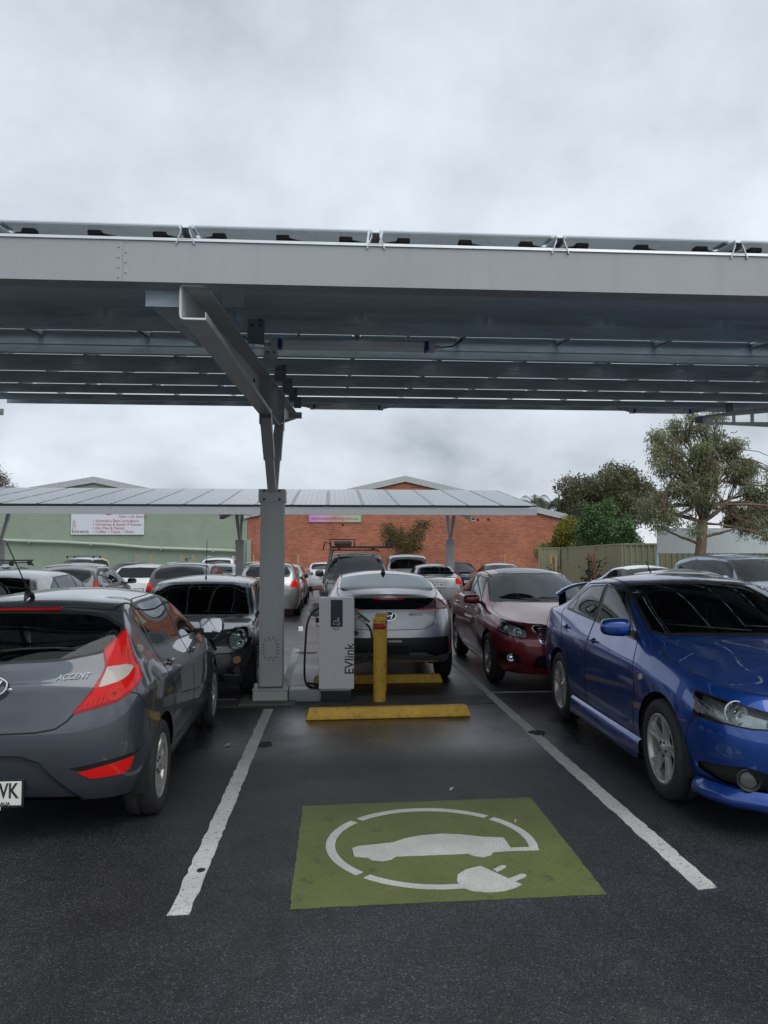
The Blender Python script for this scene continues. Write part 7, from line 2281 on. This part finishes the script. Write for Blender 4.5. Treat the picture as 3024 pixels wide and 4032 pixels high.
# young trees with stakes along the fence and the wall
STK = simple('stake_timber', (.40, .27, .14), .8); STR = simple('stake_red', (.22, .09, .06), .8)
def stake(x, y, h, mat, lab):
    m = MB(); m.box(-.04, .04, -.025, .025, 0, h); o = m.build('stake', [mat]); o.location = (x, y, ground_z(y) - .05); tag(o, lab, 'stake', 'tree stakes')
def sapling(x, y, h, lab, seed, dens=260):
    root = empty('sapling', (x, y, ground_z(y)), 0, lab, 'sapling', 'staked saplings')
    m = MB(); m.tube([(0, 0, 0), (.02, 0, h * .5), (0, 0, h * .95)], [.02, .015, .006], 6); m.build('trunk', [B_DK], root)
    foliage('crown', [((0, 0, h * .35), (.22, .22, h * .25)), ((0, 0, h * .72), (.13, .13, h * .25))], dens, .16, leaf_mat('sapling', [(.02, .035, .012), (.045, .065, .02)], .2), root, -.6, .3, .3, rs=seed)
def atpx(u, Y): return (u - 719) / 1662 * Y + 0.0
Yf = 33.5
stake(atpx(1196, Yf), Yf, 1.85, STK, 'short pale stake at the left end of the olive fence'); stake(atpx(1207, 32), 32, 1.85, STK, 'thick pale stake beside the first sapling by the fence')
sapling(atpx(1203, 32.6), 32.6, 1.6, 'thin dark sapling between the two pale stakes at the fence', 1)
stake(atpx(1281, 27), 27, 1.85, STR, 'left reddish stake in front of the olive fence'); stake(atpx(1293, 26), 26, 1.85, STR, 'right reddish stake in front of the olive fence')
sapling(atpx(1287, 26.5), 26.5, 1.7, 'dark leafy sapling between the two reddish stakes at the fence', 2, 420)
for i, (u, Y, w) in enumerate(((237, 44.5, 'behind the white utility'), (550, 44.5, 'right of the green wall'), (604, 44.5, 'behind the column, at the brick wall'), (603 - 295, 44.5, 'left in the row along the green wall'), (334, 44.5, 'second in the row along the green wall'), (399, 44.5, 'third in the row, left of the small sapling'), (423, 44.5, 'right of the small sapling by the green wall'), (1094, 44.5, 'at the right part of the brick wall'), (645, 44.5, 'in front of the brick wall above the silver wagon'))):
    stake(atpx(u, Y), Y, 1.9, STK, 'timber stake ' + w)
sapling(atpx(412, 44.2), 44.2, 1.75, 'small sapling in front of the green wall', 3)
# ------------------------------------------------------------------ cars further back
WHITE = paint('white', (.62, .64, .65), rough=.4, dust=.3); SILV = paint('silver_far', (.36, .37, .38), metal=.7, dust=.3); BLK = paint('black', (.012, .012, .014), metal=.2, dust=.3)
BEIGE = paint('pale_silver', (.44, .44, .42), metal=.5, dust=.2); DKB = paint('dark_blue', (.018, .022, .055), metal=.4); MIDB = paint('steel_blue', (.17, .23, .31), metal=.5, dust=.2)
LAV = paint('silver_blue', (.34, .37, .43), metal=.6); DGR = paint('charcoal', (.03, .032, .036), metal=.4); MER = paint('dark_cherry', (.05, .02, .035), metal=.4)
def X_(u, Y): return (u - 719) / 1662 * Y
def ant(root, S, sh, y=-.6, h=.5):
    m = MB(); p, n = sh.hit(0, y, 'top'); m.tube([p, p + Vector((0, -.05, .03)), p + Vector((0, -.12, h))], [.014, .006, .004], 6); m.build('aerial', [M_TRIM], root)
def plate_txt(root, S, sh, txt, rear=True):
    for o in root.children:
        if o.name.startswith('number_plate'):
            pass
    pz = {'hatch': .80, 'sedan': .84, 'suv': .92, 'wagon': .78, 'ute': .78}
    k = [q for q in PROTOS if PROTOS[q][1] is S][0]
    z = pz[k] - .08 if rear else .47
    h, n = sh.hit(0, z, 'rear' if rear else 'front')
    y = h.y - .014 - .0125 if rear else h.y + .016 + .0125
    tgt = [o for o in root.children if o.name.startswith('number_plate')][0 if rear else 1]
    text_obj('plate_text', txt, .108, M_PLT, basis((0, y, z), (1 if rear else -1, 0, 0), (0, 0, 1)), tgt, depth=.0008, bold=.002, sx=.72)

# middle and right
r, S, sh = place('wagon', -1.80, 23.5, .01, SILV, 'silver wagon seen from behind, half hidden by the carport column')
r, S, sh = place('sedan', -1.80, 29.6, .01, SILV, 'silver car parked ahead of the silver wagon, its side just in view')
r, S, sh = place('hatch', X_(700, 40) + .0, 40.4, 0, WHITE, 'small white hatchback seen from behind at the brick wall'); plate_txt(r, S, sh, 'S467 BCN')
r, S, sh = place('ute', X_(772, 20.0), 21.3, PI, DGR, 'black double cab utility with a cargo rack on its roof, facing the camera', 'utility'); ute = r
m = MB()
for y in (-.35, .25): m.tube([(-.62, y, 1.80), (-.60, y, 1.845), (.60, y, 1.845), (.62, y, 1.80)], .018, 6)
m.build('roof_bar', [M_TRIM], r)
lo = empty('cargo_rack', (X_(772, 20) + .0, 21.3, ground_z(21.3)), PI, 'black rack with winch gear bolted across the roof of the dark utility', 'rack')
m = MB(); m.box(-1.0, .72, -.42, -.35, 1.90, 1.95); m.box(-1.0, .72, .25, .32, 1.90, 1.95); m.box(-.55, -.50, -.34, .24, 1.90, 1.95); m.box(.50, .55, -.34, .24, 1.90, 1.95)
m.box(-.5, -.44, -.42, -.36, 1.846, 1.899); m.box(.44, .5, -.42, -.36, 1.846, 1.899); m.box(-.5, -.44, .26, .32, 1.846, 1.899); m.box(.44, .5, .26, .32, 1.846, 1.899)
m.build('frame', [M_TRIM], lo)
m = MB()
for x in (.70, .05): m.tube([(x, .3, 1.95), (x, .3, 2.14)], .018, 6)
m.tube([(.74, .3, 2.14), (.0, .3, 2.13)], .016, 6); m.tube([(.70, .3, 2.02), (.86, .3, 2.06), (.90, .3, 1.85)], .02, 6)
m.box(-1.0, -.94, .2, .36, 1.95, 2.11); m.box(-.86, -.80, .2, .36, 1.95, 2.11); m.box(-.94, -.86, .2, .36, 2.06, 2.11); m.build('bracket', [M_TRIM], lo)
m = MB(); m.bbox(.12, .60, .18, .42, 1.955, 2.10, .05, seg=3); m.build('winch_cover', [simple('winch_brown', (.045, .02, .018), .6)], lo)
m = MB(); m.tube([(.86, 1.5, 1.02), (.83, 1.15, 1.16), (.77, .88, 1.40), (.69, .62, 1.68), (.67, .52, 1.86)], [.045, .05, .05, .05, .06], 8); m.build('snorkel', [M_TRIM], ute)
r, S, sh = place('ute', X_(888, 28), 29.6, PI + .0, SILV, 'silver double cab utility facing the camera in front of the small tree', 'utility')
r, S, sh = place('sedan', X_(947, 25.4), 27.4, -.01, SILV, 'silver coupe with a boot spoiler and a black lettered plate, seen from behind'); plate_txt(r, S, sh, 'WTA·809')
m = MB()
vs = []; fs = []
for i in range(13):
    t_ = -1 + i / 6; x = t_ * .74; z = 1.20 - .10 * abs(t_) ** 4
    vs += [(x, -2.26, z), (x, -2.06, z + .012), (x, -2.06, z - .02), (x, -2.25, z - .028)]
for i in range(12):
    for q in range(4): fs.append((i * 4 + q, i * 4 + (q + 1) % 4, (i + 1) * 4 + (q + 1) % 4, (i + 1) * 4 + q))
fs += [(3, 2, 1, 0), (48, 49, 50, 51)]
m.add(vs, fs, 0, True)
for sg in (-1, 1): m.box(sg * .70 - .02, sg * .70 + .02, -2.22, -2.08, 1.02, 1.12)
m.build('boot_spoiler', [SILV], r)
r, S, sh = place('sedan', X_(1008, 39), 40.8, PI, DKB, 'dark blue sedan with a bonnet scoop at the brick wall, facing the camera'); plate_txt(r, S, sh, 'S825 AKB', False)
m = MB(); h, n = sh.hit(.0, 1.45, 'top'); m.bbox(-.30, .30, 1.25, 1.62, h.z - .03, h.z + .05, .03); m.box(-.25, .25, 1.621, 1.626, h.z - .0, h.z + .035, 1); m.build('bonnet_scoop', [DKB, M_SEAM], r)
r, S, sh = place('sedan', X_(1106, 28), 29.5, PI, LAV, 'pale silver blue sedan seen over the roof of the dark red sedan'); ant(r, S, sh)
r, S, sh = place('sedan', 5.86, 12.3, PI, BEIGE, 'pale silver sedan hidden behind the blue sedan, only its roof showing')
r, S, sh = place('sedan', X_(1420, 18.0) + .25, 18.6, PI + .03, WHITE, 'white sedan beyond the roof of the blue sedan, in front of the gum tree')
r, S, sh = place('suv', 9.05, 16.2, PI + .02, MIDB, 'steel blue wagon at the right edge behind the blue sedan', 'car')
# left block
r, S, sh = place('hatch', -4.72, 12.55, .01, BEIGE, 'pale silver hatchback seen over the roof of the dark grey hatchback')
r, S, sh = place('hatch', -5.95, 19.2, .01, DGR, 'dark hatchback with tall red tail lamps seen from behind beyond the pale silver hatchback')
r, S, sh = place('wagon', -7.1, 16.9, .01, BLK, 'black wagon with black roof bars at the left edge'); roof_rack(r, S, M_TRIM, 2, True)
r, S, sh = place('suv', X_(176, 24), 25.2, .0, BEIGE, 'grey roofed wagon with dark glass between the roof rack wagon and the dark hatchback', 'car')
r.scale = (1, 1, .88)
r, S, sh = place('suv', X_(188, 39.5), 39.6, PI - .05, WHITE, 'white utility with a canopy and roof bars in front of the green wall', 'utility'); roof_rack(r, S, M_TRIM, 2, False)
r, S, sh = place('hatch', X_(278, 37), 38.0, PI, BLK, 'black hatchback facing the camera in front of the green wall'); ant(r, S, sh)
r, S, sh = place('sedan', X_(374, 40), 41.2, PI, WHITE, 'white sedan facing the camera by the small sapling'); ant(r, S, sh)
r, S, sh = place('hatch', X_(312, 22.5), 24.2, .0, WHITE, 'white hatchback seen from behind, right of the dark hatchback with tall lamps')
r, S, sh = place('wagon', X_(396, 19.6), 21.6, .0, BLK, 'black hatchback seen from behind over the small retro hatchback')
r, S, sh = place('suv', X_(478, 37), 38.4, .0, WHITE, 'white off roader with roof rails in front of the green wall', 'car'); roof_rack(r, S, WHITE, 0, True, S['H'] + .02)
r, S, sh = place('sedan', X_(476, 29.5), 31.0, .0, WHITE, 'white sedan in front of the white off roader')
r, S, sh = place('hatch', X_(552, 40), 41.0, PI, WHITE, 'white car at the corner of the brick wall, behind the column')
drop_protos()
def split_pieces(names, gap=.02):
    for o in [q for q in COL.objects if q.type == 'MESH' and q.name.split('.')[0] in names]:
        me = o.data; par = list(range(len(me.vertices)))
        def find(i):
            while par[i] != i: par[i] = par[par[i]]; i = par[i]
            return i
        for e in me.edges:
            a, b = find(e.vertices[0]), find(e.vertices[1])
            if a != b: par[a] = b
        comp = {}
        for v in me.vertices: comp.setdefault(find(v.index), []).append(v.index)
        cl = []
        for vs in comp.values():
            P = np.array([me.vertices[i].co for i in vs]); cl.append([P.min(0), P.max(0), set(vs)])
        ch = True
        while ch:
            ch = False
            for i in range(len(cl)):
                for j in range(i + 1, len(cl)):
                    if np.all(cl[i][0] - gap <= cl[j][1]) and np.all(cl[j][0] - gap <= cl[i][1]):
                        cl[i] = [np.minimum(cl[i][0], cl[j][0]), np.maximum(cl[i][1], cl[j][1]), cl[i][2] | cl[j][2]]; del cl[j]; ch = True; break
                if ch: break
        if len(cl) < 2 or o.children: continue
        base = o.name.split('.')[0]
        for k, (lo, hi, vs) in enumerate(cl):
            bm = bmesh.new(); bm.from_mesh(me); bm.verts.ensure_lookup_table()
            bmesh.ops.delete(bm, geom=[v for v in bm.verts if v.index not in vs], context='VERTS')
            n = bpy.data.meshes.new(base); bm.to_mesh(n); bm.free()
            for m_ in me.materials: n.materials.append(m_)
            c = o.copy(); c.data = n; c.name = base; COL.objects.link(c)
        bpy.data.objects.remove(o)
split_pieces({'wheel_arch_liner', 'side_skirt', 'bracket', 'reflector', 'end_cap', 'arch_moulding', 'lamp_ring', 'lamp_strip', 'wiper', 'mounting_clip', 'wall_vent', 'sealant_dab', 'window_pillar', 'roof_bar', 'rafter_bolt', 'tail_light', 'vent_bar', 'bright_trim'})

# ------------------------------------------------------------------ camera, sky, light
cam = bpy.data.cameras.new('camera'); co = bpy.data.objects.new('camera', cam); COL.objects.link(co); SC.camera = co
co.location = (0, 0, 1.72); co.rotation_euler = (math.radians(93.0), 0, math.radians(-3.8))
cam.sensor_fit = 'HORIZONTAL'; cam.sensor_width = 36.0; cam.lens = 36.0 * 1662 / 1659; cam.clip_end = 2000; cam.clip_start = .05

w = bpy.data.worlds.new('World'); SC.world = w; w.use_nodes = True
nt = w.node_tree; nt.nodes.clear()
class WT(NT):
    def __init__(s): s.t = nt; s.out = s.n('ShaderNodeOutputWorld')
t = WT()
SUN_EL, SUN_AZ = math.radians(52), math.radians(150)
sky = t.n('ShaderNodeTexSky', sky_type='NISHITA', sun_disc=False); sky.sun_elevation = SUN_EL; sky.sun_rotation = SUN_AZ
g = t.n('ShaderNodeTexCoord'); sp = t.n('ShaderNodeSeparateXYZ'); t.l(g.outputs['Generated'], sp.inputs[0])
den = t.math('ADD', t.math('MAXIMUM', sp.outputs[2], 0.0), .42)
cb = t.n('ShaderNodeCombineXYZ'); t.l(t.math('DIVIDE', sp.outputs[0], den), cb.inputs[0]); t.l(t.math('DIVIDE', sp.outputs[1], den), cb.inputs[1])
mp = t.n('ShaderNodeMapping'); mp.inputs['Location'].default_value = (3.1, 1.4, 0); mp.inputs['Scale'].default_value = (1.0, .9, 1); t.l(cb.outputs[0], mp.inputs[0])
n1 = t.n('ShaderNodeTexNoise'); n1.inputs['Scale'].default_value = 1.9; n1.inputs['Detail'].default_value = 7; n1.inputs['Roughness'].default_value = .56; n1.inputs['Distortion'].default_value = .15; t.l(mp.outputs[0], n1.inputs['Vector'])
n2 = t.noise(mp.outputs[0], .9, 3, .5)
f = t.math('ADD', t.math('MULTIPLY', n1.outputs['Fac'], .65), t.math('MULTIPLY', n2, .35))
cl = t.ramp(f, [(.36, (.34, .38, .43)), (.45, (.49, .535, .59)), (.52, (.575, .625, .685)), (.62, (.69, .735, .79))])
# the overcast deck thins overhead: brighter towards the zenith than near the skyline
zr = t.n('ShaderNodeMapRange'); zr.inputs[1].default_value = 0; zr.inputs[2].default_value = .9; zr.inputs[3].default_value = .96; zr.inputs[4].default_value = 1.12; t.l(sp.outputs[2], zr.inputs[0])
cl = t.mix(1.0, cl, zr.outputs[0], 'MULTIPLY')
ms = t.n('ShaderNodeMix', data_type='RGBA', blend_type='MULTIPLY'); ms.inputs[0].default_value = 1; t.l(cl, ms.inputs[6]); ms.inputs[7].default_value = (10.0, 10.0, 10.0, 1)
fin = t.mix(.95, sky.outputs[0], ms.outputs[2])
bg = t.n('ShaderNodeBackground'); bg.inputs[1].default_value = .1; t.l(fin, bg.inputs[0]); t.l(bg.outputs[0], t.out.inputs[0])
s = bpy.data.lights.new('sun', 'SUN'); s.energy = 1.3; s.angle = math.radians(60); s.color = (1, .97, .93)
so = bpy.data.objects.new('sun', s); COL.objects.link(so)
d = Vector((math.sin(SUN_AZ) * math.cos(SUN_EL), math.cos(SUN_AZ) * math.cos(SUN_EL), math.sin(SUN_EL)))
so.rotation_euler = d.to_track_quat('Z', 'Y').to_euler()
SC.view_settings.view_transform = 'Standard'; SC.view_settings.look = 'None'; SC.view_settings.gamma = 1; SC.view_settings.exposure = .36
SC.cycles.max_bounces = 10; SC.cycles.transparent_max_bounces = 16
